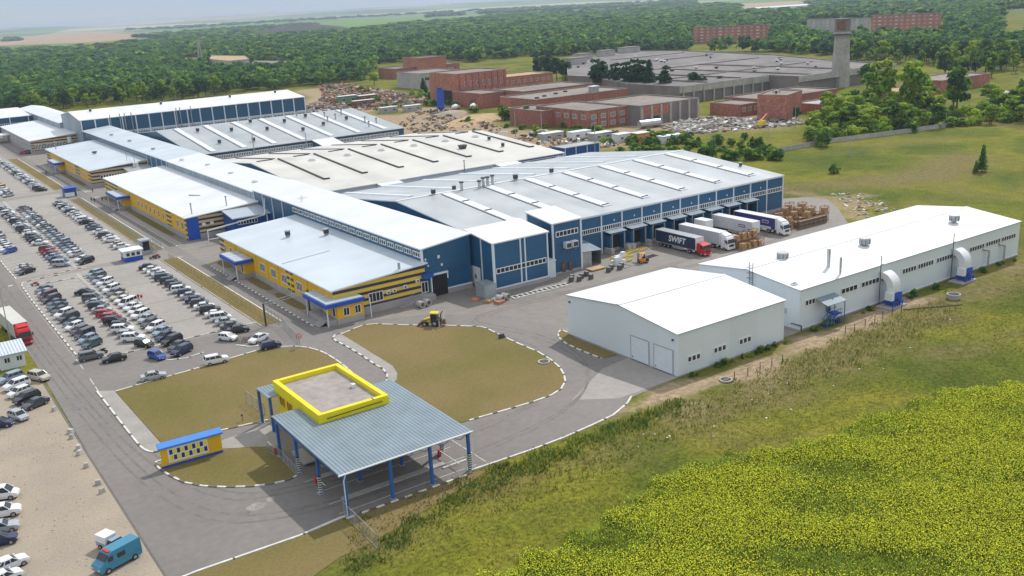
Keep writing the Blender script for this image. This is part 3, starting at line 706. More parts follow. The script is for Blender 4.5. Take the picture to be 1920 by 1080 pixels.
# --- front block west of the docks
t, roof = shed('stair_block', 'blue block with white corner trim between the big doorway and the tall tower', 'building', 116, 131.6, 180, 191.5, [(180, 11.8), (191.5, 13.1)], 'Y', 'blue_wall', 'blue_wall', 'roof_white')
mb = MB()
for x in (116.15, 123.6, 124.9, 131.45): mb.box(x-.16, x+.16, 179.78, 180, 1.0, 11.8, 'trim')
mb.box(115.78, 116.0, 179.8, 180.2, 1.0, 11.9, 'trim'); mb.box(115.8, 116.0, 184.75, 185.0, 1.0, 12.3, 'trim'); mb.box(115.8, 116, 190.9, 191.3, 1, 12.8, 'trim')
mb.box(116, 131.6, 179.8, 180.02, .9, 1.2, 'trim'); mb.box(115.85, 131.75, 179.86, 191.5, -.05, 1.0, 'plinth')
mb.build('wall_trim', t)
window(t, 'S', 123.75, 179.95, 5.2, 14.4, 1.35, 12, fw=.2, mull=.16)
mb = MB(); mb.box(115.75, 116, 185.9, 189.6, .6, 5.0, 'white_paint'); mb.box(115.7, 115.76, 187.3, 187.9, 2.2, 3.2, 'glass'); mb.build('door', t)
mb = MB(); mb.box(-.9, .9, -.6, .6, 0, 1.8, 'white_paint'); mb.build('wall_box', t, (115.3, 191.0, 10.7))
# white box between block and tower
t = thing('equipment_cabin', 'small plain white cabin squeezed between the blue block and the tall tower', 'cabin')
mb = MB(); mb.box(131.8, 134.6, 181.2, 185.5, 0, 4.1, 'white_wall'); mb.build('wall', t); mb = MB(); mb.box(131.7, 134.75, 181.0, 185.6, 4.12, 4.3, 'strip_white'); mb.build('roof', t)
# tower
t, roof = shed('lift_tower', 'tall narrow blue tower with two air conditioners under a high window band', 'tower', 135.0, 143.7, 182.5, 193, [(182.5, 12.7), (193, 14.0)], 'Y', 'blue_wall', 'blue_wall', 'roof_white')
MB().box(134.8, 135.25, 182.28, 182.6, 0, 12.7, 'trim').build('corner_trim', t); MB().box(143.45, 143.9, 182.28, 182.6, 0, 12.7, 'trim').build('corner_trim', t); MB().box(134.8, 135, 192.6, 193, 0, 13.8, 'trim').build('corner_trim', t); MB().box(135, 143.7, 182.3, 182.5, 0, .5, 'plinth').build('corner_trim', t)
window(t, 'S', 139.35, 182.45, 10.0, 6.9, 1.45, 6, fw=.2, mull=.16)
for x in (138.9, 141.0):
    mb = MB(); mb.box(x-.8, x+.8, 181.1, 182.45, 6.3, 7.8, 'frame'); mb.box(x-.65, x+.65, 181.0, 181.12, 6.5, 7.6, 'dark_steel'); mb.bar((x-.6, 181.3, 6.3), (x-.6, 182.4, 5.2), .05, 'steel'); mb.bar((x+.6, 181.3, 6.3), (x+.6, 182.4, 5.2), .05, 'steel'); mb.build('air_conditioner', t)
for x in (137.9, 140.0):
    mb = MB(); mb.box(x-.5, x+.5, 182.2, 182.5, .3, 2.6, 'rust'); mb.build('door', t)
# lean-to
t = thing('lean_to_store', 'corrugated grey lean-to store with open front at the foot of the tower', 'shed')
mb = MB(); mb.poly([(144, 182.6, 0), (147.0, 182.6, 0), (147.0, 182.6, 3.9), (144, 182.6, 4.2)], 'galv'); mb.poly([(150, 189.8, 0), (150, 182.6, 0), (150, 182.6, 3.6), (150, 189.8, 4.8)], 'galv'); mb.poly([(144, 189.7, 0), (150, 189.7, 0), (150, 189.7, 4.4), (144, 189.7, 4.4)], 'dark_open'); mb.build('wall', t)
mb = MB(); mb.hexa([(143.8, 182.2, 4.1), (150.2, 182.2, 3.6), (150.2, 189.7, 4.8), (143.8, 189.7, 5.2), (143.8, 182.2, 4.22), (150.2, 182.2, 3.72), (150.2, 189.7, 4.92), (143.8, 189.7, 5.32)], 'gal_roof'); mb.build('roof', t)

# --- spine building in three stretches
def spine(y0, y1, prof, label, mW, mR, wins, group='stretches of the long spine building'):
    t, roof = shed('spine_building', label, 'building', 102, 115, y0, y1, prof, 'X', mW, 'blue_wall', mR, group=group)
    return t, roof
t, roof = spine(188.3, 296, [(102, 11.6), (115, 12.9)], 'tall blue spine building with a row of framed clerestory windows above the nearest yellow office', 'blue_wall', 'roof_white_y', 0)
for k in range(18): window(t, 'W', 102, 190.6+k*4.22, 10.2, 3.5, 1.35, 3, fw=.22, mull=.2)
mb = MB(); mb.box(101.8, 102.25, 188.08, 188.5, 1.5, 11.6, 'trim'); mb.build('corner_trim', t); MB().box(108.2, 115, 188.1, 188.3, 1.1, 1.4, 'trim').box(108.2, 115, 188.14, 188.3, -.05, 1.1, 'plinth').build('plinth', t)
for y in (272, 280, 288, 295.5): MB().box(101.82, 102, y-.16, y+.16, 1, 11.5, 'trim').build('wall_trim', t)
mb = MB(); mb.box(103.9, 108.1, 188.05, 188.28, 0, 5.2, 'dark_open')
mb.box(103.6, 103.9, 187.7, 188.28, 0, 5.4, 'trim'); mb.box(108.1, 108.35, 187.8, 188.28, 3.8, 5.4, 'trim'); mb.box(103.6, 108.35, 187.7, 188.28, 5.15, 5.5, 'trim')
for k in range(7): mb.box(104.4+k*.55, 104.5+k*.55, 187.95, 188.06, 1.6, 5.0, 'dark_steel')
mb.build('gateway', t)
for x, z, s in ((102.8, 9.2, .18), (106.3, 9.2, .28), (103.4, 7.6, .16), (107, 7.2, .22)):
    mb = MB(); mb.box(x-s, x+s, 188.05, 188.28, z-s*1.2, z+s*1.2, 'white_paint'); mb.build('wall_lamp', t)
mb = MB()
for q in range(3): mb.bar((104+q*.7, 262+q, 12.1), (104+q*.7, 262+q, 14.0), .04, 'steel'); mb.bar((103.4, 262+q, 13.2), (106.2, 262+q, 13.2), .03, 'steel')
mb.build('aerial', roof)
t, roof = spine(296.3, 392, [(102, 11.0), (115.4, 12.2)], 'grey glazed middle stretch of the spine building with white roof above the second office', 'grey_wall', 'roof_white_y', 1)
for k in range(17): MB().box(101.8, 102, 299+k*5.7-.14, 299+k*5.7+.14, 6, 11, 'frame_grey').build('wall_trim', t)
for k in range(16): window(t, 'W', 102, 301.85+k*5.7, 9.0, 5.3, 2.6, 4, fm='frame_grey', fw=.12, mull=.08, rows=2, gm_='grey_wall')
for x, y in ((108, 310), (108.5, 335), (109, 362), (106, 385)):
    mb = MB(); mb.cyl((0, 0, 0), 1.0, .5, 'strip_white', 14); link('roof_vent', mb.mesh('roof_vent'), roof, (x, y, 12.0))
t, roof = spine(392.3, 548, [(102, 11.0), (115.6, 12.2)], 'pale blue roofed far stretch of the spine building reaching the tall far hall', 'blue_wall', 'roof_blue_y', 2)
for k in range(24): window(t, 'W', 102, 424+k*5.0, 9.3, 4.7, 1.5, 4, fm='frame_grey', fw=.15, mull=.12)
for y in (393, 400, 408, 416, 422): MB().box(101.8, 102, y-.15, y+.15, 1, 11, 'trim').build('wall_trim', t)
for y in (430, 470, 505):
    mb = MB(); mb.cyl((0, 0, 0), .9, .5, 'steel', 12); link('roof_vent', mb.mesh('roof_vent'), roof, (107, y, 11.9))

# --- yellow offices
def porch(parent, x0, x1, y0, y1, yb0, yb1, zt=4.5):
    """yellow box with blue canopy, posts and steps; a part of its office"""
    mb = MB(); mb.box(x0+2.2, x1, yb0, yb1, 1.2, zt-.35, 'yellow_wall'); mb.box(x0+2.1, x1, yb0-.05, yb1+.05, 0, 1.2, 'plinth'); mb.box(x0, x0+2.1, y0+.3, y1-.5, 0, 1.15, 'plinth')
    p = mb.build('porch', parent)
    mb = MB(); mb.box(x0-.6, x1+.1, y0-.7, y1+.6, zt-.3, zt+.55, 'blue_trim'); mb.box(x0-.3, x1-.2, y0-.4, y1+.3, zt+.4, zt+.75, 'roof_blue'); mb.box(x0-.2, x1-.4, (y0+y1)/2-.3, (y0+y1)/2, zt+.76, zt+.82, 'strip_white'); mb.build('canopy', p)
    for y in (y0, y1):
        mb = MB(); mb.box(x0-.2, x0, y-.1, y+.1, 0, zt, 'trim'); mb.build('post', p)
    window(p, 'W', x0+2.2, yb0+1.6, 2.5, 1.5, 2.3, 1, name='door')
    if yb1-yb0 > 6: window(p, 'W', x0+2.2, yb1-1.8, 2.6, 1.5, 1.7, 2)
    mb = MB()
    for k in range(5): mb.box(x0-1.8+k*.4, x0, y0+1.2, y0+4.4, 0, .2+k*.2, 'plinth')
    for y in (y0+1.1, y0+4.5): mb.bar((x0-1.8, y, 1.1), (x0, y, 2.2), .04, 'steel'); mb.bar((x0-1.8, y, 0), (x0-1.8, y, 1.1), .04, 'steel'); mb.bar((x0, y, 1.1), (x0, y, 2.2), .04, 'steel')
    mb.build('steps', p)
    return p
def office(y0, y1, label, mW, mS, mR, kind=0):
    g = 'low offices along the inner road'
    t, roof = shed('office_building', label, 'office', 79, 102, y0, y1, [(79, 6.9), (102, 8.5)], 'X', mW, mS, mR, group=g, edge='frame' if kind != 3 else 'trim', over=.6)
    mb = MB(); mb.box(78.88, 101.9, y0-.12, y1+.1, -.05, 1.7, 'plinth'); mb.build('plinth', t)
    return t, roof
t, roof = office(187.4, 262, 'nearest yellow office with striped end wall, two blue porches and pale blue roof', 'yellow_wall', 'stripe_wall', 'roof_blue_y')
for y in (196.5, 206, 215, 222, 229.5): window(t, 'W', 79, y, 4.0, 3.6, 2.2, 4, fw=.16, mull=.2)
for y in (253, 257.5): window(t, 'W', 79, y, 4.0, 1.6, 2.0, 2)
MB().box(78.9, 79, 206.5+3, 206.5+7, 1.8, 6.6, 'stripe_wall').build('wall_panel', t); MB().box(78.9, 79, 258.2, 262, 1.8, 6.7, 'stripe_pale').build('wall_panel', t)
mb = MB()
for y in (201, 211, 219, 226, 234, 249): mb.box(78.75, 78.9, y-.09, y+.09, 1, 6.9, 'yellow_bright')
mb.build('drainpipe', t)
p = porch(t, 76.4, 84.9, 184.9, 196, 184.9, 192.5)
window(p, 'S', 80.7, 184.85, 2.6, 1.5, 1.9, 2); window(p, 'S', 83.4, 184.85, 2.6, 1.5, 1.9, 2)
mb = MB(); mb.box(86.2, 86.35, 184.3, 184.45, 0, 4.6, 'trim'); mb.build('post', p)
porch(t, 74.6, 79, 236.5, 247, 237, 243)
window(t, 'S', 89.2, 187.35, 3.5, 3.6, 2.2, 4)
for x, z in ((92.2, 3.9), (93.7, 4.0), (96.5, 4.3), (99.8, 5.0)):
    mb = MB(); mb.box(x-.45, x+.45, 186.9, 187.35, z-.35, z+.35, 'frame'); mb.cyl((x, 186.86, z), .25, .05, 'dark_steel', 10, 'Y'); mb.build('air_conditioner', t)
mb = MB(); mb.box(101, 103.6, 186.2, 187.38, 5.3, 6.1, 'blue_trim'); mb.build('canopy', t)
window(t, 'S', 101.6, 187.3, 3.1, 1.8, 2.6, 2, name='door')
mb = MB(); mb.box(99.8, 103.2, 185.2, 187.3, 0, 1.5, 'plinth')
for k in range(8): mb.box(94.6+k*.65, 95.25+k*.65, 185.2, 187.0, 0, .1+.18*k, 'plinth')
for q in (185.2, 187): mb.bar((94.6, q, 1), (99.8, q, 2.6), .04, 'steel')
for k in range(9): mb.bar((94.7+k*.63, 185.2, .1+.18*k), (94.7+k*.63, 185.2, 1.1+.18*k), .03, 'steel')
mb.build('steps', t)
flue(t, 95.8, 187.9, 7.3, 2.6, .32, False, 'galv')
hood_fan(roof, 90.5, 240, 8.1, .85); hood_fan(roof, 98, 232, 8.6, .85)
mb = MB(); mb.hexa([(79.5, 216.8, 7.27), (92, 216.8, 8.14), (92, 217.2, 8.14), (79.5, 217.2, 7.27), (79.5, 216.8, 7.33), (92, 216.8, 8.2), (92, 217.2, 8.2), (79.5, 217.2, 7.33)], 'roof_grey'); mb.build('roof_joint', roof)
t, roof = office(292.5, 398, 'white roofed yellow office with blue corner, second along the inner road', 'yellow_wall', 'stripe_pale', 'roof_white_y')
for k in range(7): window(t, 'W', 79, 318+k*5.2, 3.9, 1.5, 2.1, 1)
for y in (297, 302): window(t, 'W', 79, y, 4.0, 2.2, 2.2, 2)
for y in (384, 389, 393): window(t, 'W', 79, y, 4.0, 1.4, 2.0, 1)
MB().box(78.9, 79, 309, 314, 1.8, 6.6, 'stripe_wall').build('wall_panel', t); MB().box(78.9, 79, 378, 398, 1.8, 6.7, 'stripe_wall').build('wall_panel', t); MB().box(79, 82.6, 292.35, 292.5, 0, 6.9, 'blue_trim').build('wall_panel', t); MB().box(78.8, 78.95, 292.4, 294, 0, 6.9, 'stripe_wall').build('wall_panel', t)
porch(t, 74.8, 79, 361, 376, 362, 368)
for x in (84, 86.5):
    mb = MB(); mb.box(x-.5, x+.5, 291.8, 292.35, 4, 4.8, 'frame'); mb.build('air_conditioner', t)
flue(roof, 82, 296, 7.3, 3.2, .2, True); flue(roof, 93, 296, 8, 3, .2, True)
mb = MB(); mb.bar((90, 325, 8.2), (92.5, 321, 8.2), .25, 'steel'); mb.build('roof_pipe', roof)
t, roof = office(423, 521, 'yellow office with pale blue roof and striped end wall, third along the inner road', 'yellow_wall', 'stripe_pale', 'roof_blue_y')
window(t, 'S', 88, 422.95, 4.0, 11, 1.6, 10, mull=.35); window(t, 'S', 97.5, 422.95, 4.0, 6, 1.6, 5, mull=.35)
for k in range(8): window(t, 'W', 79, 432+k*5.5, 4.0, 1.6, 1.8, 1)
MB().box(78.9, 79, 446, 454, 1.8, 6.6, 'stripe_pale').build('wall_panel', t); MB().box(78.9, 79, 423, 428, 1.8, 6.7, 'stripe_wall').build('wall_panel', t); MB().box(78.9, 79, 512, 521, 1.8, 6.7, 'stripe_pale').build('wall_panel', t)
porch(t, 74.8, 79, 478, 492, 479, 486)
flue(roof, 82, 512, 7.5, 4, .25); flue(roof, 91, 470, 8, .6, .7)
mb = MB(); mb.bar((96, 419, 0), (96, 419, 12), .12, 'steel'); mb.bar((93.5, 421, 9.5), (93.5, 421, 13), .1, 'steel'); mb.bar((93.5, 421, 12.5), (95, 421, 9), .1, 'trim'); mb.cyl((96.6, 420.5, 5), 1.1, 3.5, 'frame', 12); mb.build('duct', t)
t, roof = office(566, 672, 'white roofed grey office with dark window bays, farthest along the inner road', 'old_conc', 'stripe_pale', 'roof_white_y')
for k in range(4): window(t, 'S', 82.5+k*5.2, 565.9, 3.6, 4.4, 2.6, 6, mull=.3)
for k in range(12): window(t, 'W', 79, 572+k*8, 3.8, 4.8, 2.4, 4, mull=.25)
mb = MB(); mb.cyl((98, 564.9, 4.2), 1.1, 3, 'frame', 12); mb.build('duct', t)
# blue annex between the first two offices
t, roof = shed('annex', 'small navy annex with lean roof between the first and second offices', 'annex', 84.3+6, 102, 283, 292.2, [(283, 6.3), (292.2, 7.4)], 'Y', 'navy_wall', 'navy_wall', 'roof_blue')
window(t, 'S', 94.6, 282.95, 4.9, 6.2, 1.3, 7, mull=.2)
mb = MB(); mb.box(99.5, 102, 281, 283, 3, 3.1, 'steel'); mb.bar((82, 282.3, 4.3), (100, 282.3, 6.2), .22, 'frame'); mb.bar((100, 282.3, 6.2), (101.7, 286, 10.5), .18, 'frame'); mb.bar((100.5, 282, 1), (100.5, 282, 6.2), .18, 'frame'); mb.bar((82, 282.3, 0), (82, 282.3, 4.3), .18, 'frame'); mb.bar((82, 282.3, 1.6), (86.5, 282.3, 1.6), .15, 'frame'); mb.build('pipework', t)
t, roof = shed('annex', 'low grey roofed yellow annex between the second and third offices', 'annex', 92, 102, 404, 422.6, [(404, 5.2), (422.6, 6.4)], 'Y', 'stripe_pale', 'stripe_pale', 'roof_grey')
# --- white hall
t, roof = shed('workshop_hall', 'broad cream white roofed workshop hall behind the shipping hall', 'hall', 118.5, 217.8, 285.5, 394, [(285.5, 9.3), (341, 13.2), (394, 8.2)], 'Y', 'blue_wall', 'white_wall', 'roof_cream', over=.5)
def zw(y): return 9.3+(y-285.5)*3.9/55.5 if y < 341 else 13.2-(y-341)*5.0/53
for k in range(7):
    X = 128.5+14.15*k; mb = MB()
    mb.hexa([(X-.3, 301, zw(301)+.3), (X+.3, 301, zw(301)+.3), (X+.3, 341, zw(341)+.3), (X-.3, 341, zw(341)+.3), (X-.3, 301, zw(301)+.7), (X+.3, 301, zw(301)+.7), (X+.3, 341, zw(341)+.7), (X-.3, 341, zw(341)+.7)], 'dark_line')
    mb.box(X-.3, X+1.9, 300.4, 301, zw(301)+.3, zw(301)+.75, 'dark_line')
    mb.hexa([(X-.3, 345, zw(345)+.3), (X+.3, 345, zw(345)+.3), (X+.3, 388, zw(388)+.3), (X-.3, 388, zw(388)+.3), (X-.3, 345, zw(345)+.6), (X+.3, 345, zw(345)+.6), (X+.3, 388, zw(388)+.6), (X-.3, 388, zw(388)+.6)], 'dark_line')
    mb.hexa([(X-8, 341.2, 13.5), (X-2, 341.2, 13.5), (X-2, 341.8, 13.5), (X-8, 341.8, 13.5), (X-8, 341.2, 13.8), (X-2, 341.2, 13.8), (X-2, 341.8, 13.8), (X-8, 341.8, 13.8)], 'dark_line')
    mb.build('roof_joint', roof)
    mb = MB(); mb.cyl((0, 0, 0), 1.5, .45, 'strip_white', 16); mb.cyl((0, 0, .45), 1.1, .15, 'roof_grey', 16); link('roof_vent', mb.mesh('roof_vent'), roof, (X+9, 331, zw(331)+.3))
hood_fan(roof, 206, 308, zw(308)+.3, .8); hood_fan(roof, 209, 322, zw(322)+.3, .8)
mb = MB(); mb.taper(191, 193, 314, 315.6, zw(314)+.3, zw(314)+1.8, -.5, -.4, 'dark_steel'); mb.build('roof_hopper', roof)
flue(t, 174, 284.9, 4, 8.5, .2, True)
window(t, 'S', 208.5, 285.4, 8.0, 18, 1.4, 16, fw=.25, mull=.25); window(t, 'S', 188, 285.4, 8.0, 6, 1.4, 6, fw=.25, mull=.25)
mb = MB(); mb.box(196.5, 217.8, 285.2, 285.5, 8.9, 9.3, 'dark_line'); mb.box(217.5, 217.95, 285.1, 285.5, 3, 9.3, 'trim'); mb.build('wall_trim', t)
# low links in the valley between the two halls
t, roof = shed('link_roof', 'low white roofed link in the valley behind the shipping hall, west end', 'link building', 140, 148, 281.6, 285.1, [(281.6, 8.8), (285.1, 9.2)], 'Y', 'white_wall', 'white_wall', 'roof_white', over=.1)
t, roof = shed('link_roof', 'low white roofed link in the valley behind the shipping hall, east end', 'link building', 187, 196, 281.6, 285.1, [(281.6, 8.7), (285.1, 9.2)], 'Y', 'white_wall', 'white_wall', 'roof_white', over=.1)
# --- grey hall with white roof light strips
t, roof = shed('press_hall', 'pale blue grey roofed hall crossed by white roof light strips, before the tall far hall', 'hall', 118.5, 217.8, 409.5, 515, [(409.5, 9.4), (465, 15.4), (515, 10)], 'Y', 'blue_wall', 'blue_wall', 'roof_grey')
def zg(y): return 9.4+(y-409.5)*6/55.5 if y < 465 else 15.4-(y-465)*5.4/50
for k in range(7):
    X = 126.9+13.7*k; mb = MB(); ya, yb = 411, 463
    mb.hexa([(X-1.3, ya, zg(ya)+.3), (X+1.3, ya, zg(ya)+.3), (X+1.3, yb, zg(yb)+.3), (X-1.3, yb, zg(yb)+.3), (X-1.1, ya, zg(ya)+.7), (X+1.1, ya, zg(ya)+.7), (X+1.1, yb, zg(yb)+.7), (X-1.1, yb, zg(yb)+.7)], 'strip_white')
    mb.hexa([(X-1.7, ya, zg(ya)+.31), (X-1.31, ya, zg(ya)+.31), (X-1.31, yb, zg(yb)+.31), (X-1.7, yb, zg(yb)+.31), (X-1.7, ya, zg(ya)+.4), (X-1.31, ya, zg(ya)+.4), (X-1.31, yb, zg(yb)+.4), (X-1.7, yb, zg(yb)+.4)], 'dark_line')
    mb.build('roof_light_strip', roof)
for x, y in ((133.5, 452), (134, 424), (147, 445), (148, 420), (161, 458), (161.5, 438), (175, 450), (175, 428), (188.5, 456), (188, 434), (203, 440)): hood_fan(roof, x, y, zg(y)+.3, .95)
for x, y in ((196, 450), (199, 444), (206, 452), (208, 430), (211, 424), (193, 440), (186, 461), (205, 420)): flue(roof, x, y, zg(y)+.3, 2.4, .35)
for k in range(12): window(t, 'S', 125+8*k-2, 409.4, 7.5, 7.6, 1.7, 10, fw=.3, mull=.3)
mb = MB(); mb.box(118.5, 217.8, 409.1, 409.4, 8.75, 9.4, 'dark_line'); mb.build('wall_trim', t)
mb = MB(); mb.bar((142, 404, 4), (142, 404, 16), .22, 'steel'); mb.bar((166, 404, 4), (166, 404, 14), .22, 'steel'); mb.build('duct', t)
t, roof = shed('link_roof', 'dark blue link with white roof in front of the grey hall', 'link building', 171, 181, 397, 409, [(397, 7.6), (409, 9.3)], 'Y', 'teal_wall', 'teal_wall', 'roof_white', over=.2)
# --- tall far hall
t, roof = shed('tall_hall', 'tall blue far hall with pale vertical ribs and white roof, before the wood', 'hall', 102, 228, 550, 600, [(550, 16.2), (576, 19.2), (600, 16.2)], 'Y', 'grey_wall', 'teal_wall', 'roof_white')
mb = MB()
for k in range(19): mb.box(102.4+k*6.97-.28, 102.4+k*6.97+.28, 549.6, 550, 6.0, 16.2, 'trim')
mb.box(102, 228, 549.7, 550, 8.2, 8.7, 'trim'); mb.build('wall_trim', t)
for k in range(18): window(t, 'S', 105.9+k*6.97, 549.65, 7.2, 6.2, 1.7, 7, fw=.3, mull=.3)
for x in (112, 150, 190, 218): hood_fan(roof, x, 570, 18.7, .8)
for x in (117, 122, 124.5, 128, 152, 154, 160): flue(t, x, 549, 5, 13, .25, False)
# --- north west group
t, roof = shed('spine_building', 'white gabled far stretch of the spine building beyond the tall hall', 'building', 100.5, 116, 600.5, 742, [(100.5, 11.6), (109, 13), (116, 11.6)], 'X', 'grey_wall', 'grey_wall', 'roof_white_y', group='stretches of the long spine building')
t, roof = shed('far_hall', 'low blue hall with white roof at the far left end of the works', 'hall', 20, 100, 690, 745, [(690, 10.4), (745, 12.2)], 'Y', 'teal_wall', 'teal_wall', 'roof_white')
for k in range(8): MB().box(22+k*10.8, 22.5+k*10.8, 689.6, 690, 2, 10.4, 'trim').build('wall_trim', t)
if 1: window(t, 'S', 60, 689.9, 6.2, 78, 1.6, 60, fw=.3, mull=.3)
t = thing('entrance_canopy', 'small white flat canopy on posts by the farthest office', 'canopy'); mb = MB(); mb.box(66, 79, 640, 652, 4.3, 4.8, 'frame'); mb.build('roof', t)
for x, y in ((66.5, 640.5), (66.5, 651.5), (72, 640.5)):
    mb = MB(); mb.box(x-.3, x+.3, y-.3, y+.3, 0, 4.3, 'old_conc'); mb.build('post', t)

# --- small white hall
t, roof = shed('storage_hall', 'square white storage hall with gabled roof and two roller doors, beside the asphalt loop', 'hall', 111, 138.8, 115, 146, [(115, 8.0), (130.4, 9.8), (146, 8.2)], 'Y', 'white_wall_w', 'white_wall', 'roof_white', edge='steel', th=.14, over=.25)
for y0, y1 in ((122.3, 127), (116.1, 120.8)):
    mb = MB(); mb.box(110.9, 111, y0, y1, .1, 4.7, 'door_white'); mb.box(110.86, 111, y0-.15, y1+.15, 4.7, 4.85, 'steel'); mb.box(110.86, 111, y0-.14, y0, .1, 4.7, 'steel'); mb.box(110.86, 111, y1, y1+.14, .1, 4.7, 'steel'); mb.box(110.84, 110.9, y1-.5, y1-.35, .6, .9, 'dark_line'); mb.build('roller_door', t)
for x in (115, 121.5, 128.1): window(t, 'S', x, 115, 2.7, 3.3, 1.25, 3, fw=.2, mull=.28)
mb = MB(); mb.box(110.9, 138.85, 114.9, 146, -.05, .25, 'plinth'); mb.box(110.93, 111.15, 114.93, 115.1, .2, 8, 'trim'); mb.build('plinth', t)
for y, z in ((145.2, 6.9), (116, 6.6)):
    mb = MB(); mb.box(110.7, 111, y-.15, y+.15, z, z+.3, 'dark_steel'); mb.build('wall_lamp', t)
ridge_cap(roof, (110.8, 130.4, 9.97), (139, 130.4, 9.97), 'strip_white', .8, .05)
# --- long white hall
t, roof = shed('production_hall', 'long white production hall with ventilation ducts and window bands beside the grass field', 'hall', 145, 224, 116.5, 143.5, [(116.5, 8.3), (130, 9.8), (143.5, 8.3)], 'Y', 'white_wall_w', 'white_wall', 'roof_white', edge='steel', th=.14, over=.25)
window(t, 'S', 148.05, 116.45, 5.35, 2.9, 1.15, 3, fw=.1, mull=.18)
for xa, xb, n_ in ((157.6, 162.7, 4), (164.0, 169.9, 5), (170.5, 174.9, 4), (177.9, 182.8, 5), (183.4, 189.1, 6), (190.3, 196.2, 6), (196.9, 201.9, 5), (203, 209, 6), (209.6, 215.6, 6), (216.2, 222.2, 6)):
    window(t, 'S', (xa+xb)/2, 116.45, 5.35, xb-xa, 1.15, n_, fw=.1, mull=.16)
mb = MB(); mb.box(144.9, 224.1, 116.4, 143.5, -.05, .3, 'plinth'); mb.box(144.95, 224.1, 116.38, 116.5, .3, .42, 'trim'); mb.build('plinth', t)
ridge_cap(roof, (144.8, 130, 9.97), (224.2, 130, 9.97), 'strip_white', .8, .05)
for x, y in ((156.6, 130.6), (178, 126), (209.5, 124.5)):
    mb = MB(); mb.cyl((0, 0, 0), .5, .4, 'steel', 12); mb.cyl((0, 0, .4), 1.15, 1.1, 'steel', 14); mb.cyl((0, 0, 1.5), 1.2, .25, 'galv', 14)
    for q in range(8): a = q*pi/4; mb.bar((1.17*cos(a), 1.17*sin(a), .4), (1.17*cos(a), 1.17*sin(a), 1.5), .05, 'dark_steel')
    link('roof_fan', mb.mesh('roof_fan'), roof, (x, y, 9.3+.15))
flue(roof, 160, 121.6, 8.9, 4.0, .38, False, 'galv'); flue(roof, 158.7, 117.7, 8.5, 3.6, .25, False, 'galv')
for x, y in ((149.5, 122), (169.5, 124), (146.3, 119)):
    mb = MB(); mb.box(-.7, .7, -.5, .5, 0, .2, 'strip_white'); mb.box(-.5, .5, -.32, .32, .2, .24, 'dark_line'); link('roof_hatch', mb.mesh('roof_hatch'), roof, (x, y, zr(190)-1.6))
mb = MB(); mb.box(144.8, 145, 119.6, 120.6, 3, 4, 'frame_grey'); mb.build('window', t)
# big ducts over blue fan units
for x in (171.3, 197.2):
    d = MB(); R0 = 1.3
    rings = []
    for q in range(9):
        a = q*pi/2/8; cy_, cz_ = 116.4-1.6, 4.6; yy = 116.4-2.6*sin(a) ; zz = 4.1+2.3*cos(a)
        rings.append([Vector((x-R0, yy-.7*sin(a), zz+.7*cos(a))), Vector((x+R0, yy-.7*sin(a), zz+.7*cos(a))), Vector((x+R0, yy+.7*sin(a), zz-.7*cos(a))), Vector((x-R0, yy+.7*sin(a), zz-.7*cos(a)))])
    rings.append([Vector((x-R0, 113.1, 2.9)), Vector((x+R0, 113.1, 2.9)), Vector((x+R0, 114.5, 2.9)), Vector((x-R0, 114.5, 2.9))])
    d.loft(rings, 'white_paint'); dd = d.build('duct', t)
    mb = MB(); mb.box(x-1.5, x+1.5, 112.8, 114.9, .5, 3.0, 'blue_trim'); mb.box(x-2.3, x-1.4, 112.6, 114.3, 1.6, 3.3, 'white_paint')
    mb.box(x-3.6, x+2.2, 112.0, 115.4, .02, .3, 'plinth')
    for q in range(5): mb.box(x-2.3+q*.8, x-2.1+q*.8, 112.2, 112.4, .3, 1.5, 'blue_trim')
    mb.box(x-2.4, x+1.4, 112.2, 112.35, 1.2, 1.35, 'blue_trim'); mb.cyl((x-.3, 112.7, 1.2), .7, .3, 'dark_steel', 12, 'Y'); mb.build('fan_unit', dd)
    mb = MB(); mb.bar((x-2.2, 115.6, .3), (x-2.2, 115.6, 10.8), .09, 'dark_steel'); mb.bar((x-1.3, 115.6, 8.8), (x-2.2, 115.6, 8.8), .06, 'dark_steel'); mb.build('mast', dd)
for x in (209.8, 216.4):
    mb = MB(); mb.bar((x, 115.6, .4), (x, 115.6, 4.1), .25, 'galv', 8); mb.bar((x, 115.6, 4.1), (x-1.2, 116.3, 4.5), .25, 'galv', 8); mb.build('pipe', t)
# entrance canopy and blue stair
mb = MB(); mb.hexa([(149.6, 113.4, 4.7), (155.4, 113.4, 4.7), (155.4, 116.4, 5.6), (149.6, 116.4, 5.6), (149.6, 113.4, 4.8), (155.4, 113.4, 4.8), (155.4, 116.4, 5.7), (149.6, 116.4, 5.7)], 'gal_roof')
for x in (149.9, 152.0, 155.1): mb.bar((x, 113.6, 0), (x, 113.6, 4.75), .09, 'blue_steel')
mb.build('canopy', t)
mb = MB()
for k in range(7): mb.box(150.6+k*.42, 151.05+k*.42, 114.2, 115.5, .15+k*.27, .25+k*.27, 'blue_trim')
for q in (114.2, 115.5): mb.bar((150.6, q, .1), (153.5, q, 1.9), .06, 'blue_trim'); mb.bar((150.6, q, 1.2), (153.5, q, 3.0), .05, 'blue_trim'); mb.bar((153.5, q, 3), (155.2, q, 3), .05, 'blue_trim')
for k in range(4): mb.bar((150.8+k*.9, 114.2, .2+k*.56), (150.8+k*.9, 114.2, 1.3+k*.56), .04, 'blue_trim'); mb.bar((153.6+k*.5, 114.2, 0), (153.6+k*.5, 114.2, 3), .04, 'blue_trim')
mb.box(153.4, 155.3, 114.2, 116.3, 1.9, 2.0, 'blue_trim'); st = mb.build('stair', t)
window(t, 'S', 153.6, 116.42, 3.2, 1.5, 2.5, 1, name='door', fm='frame_grey')
mb = MB()
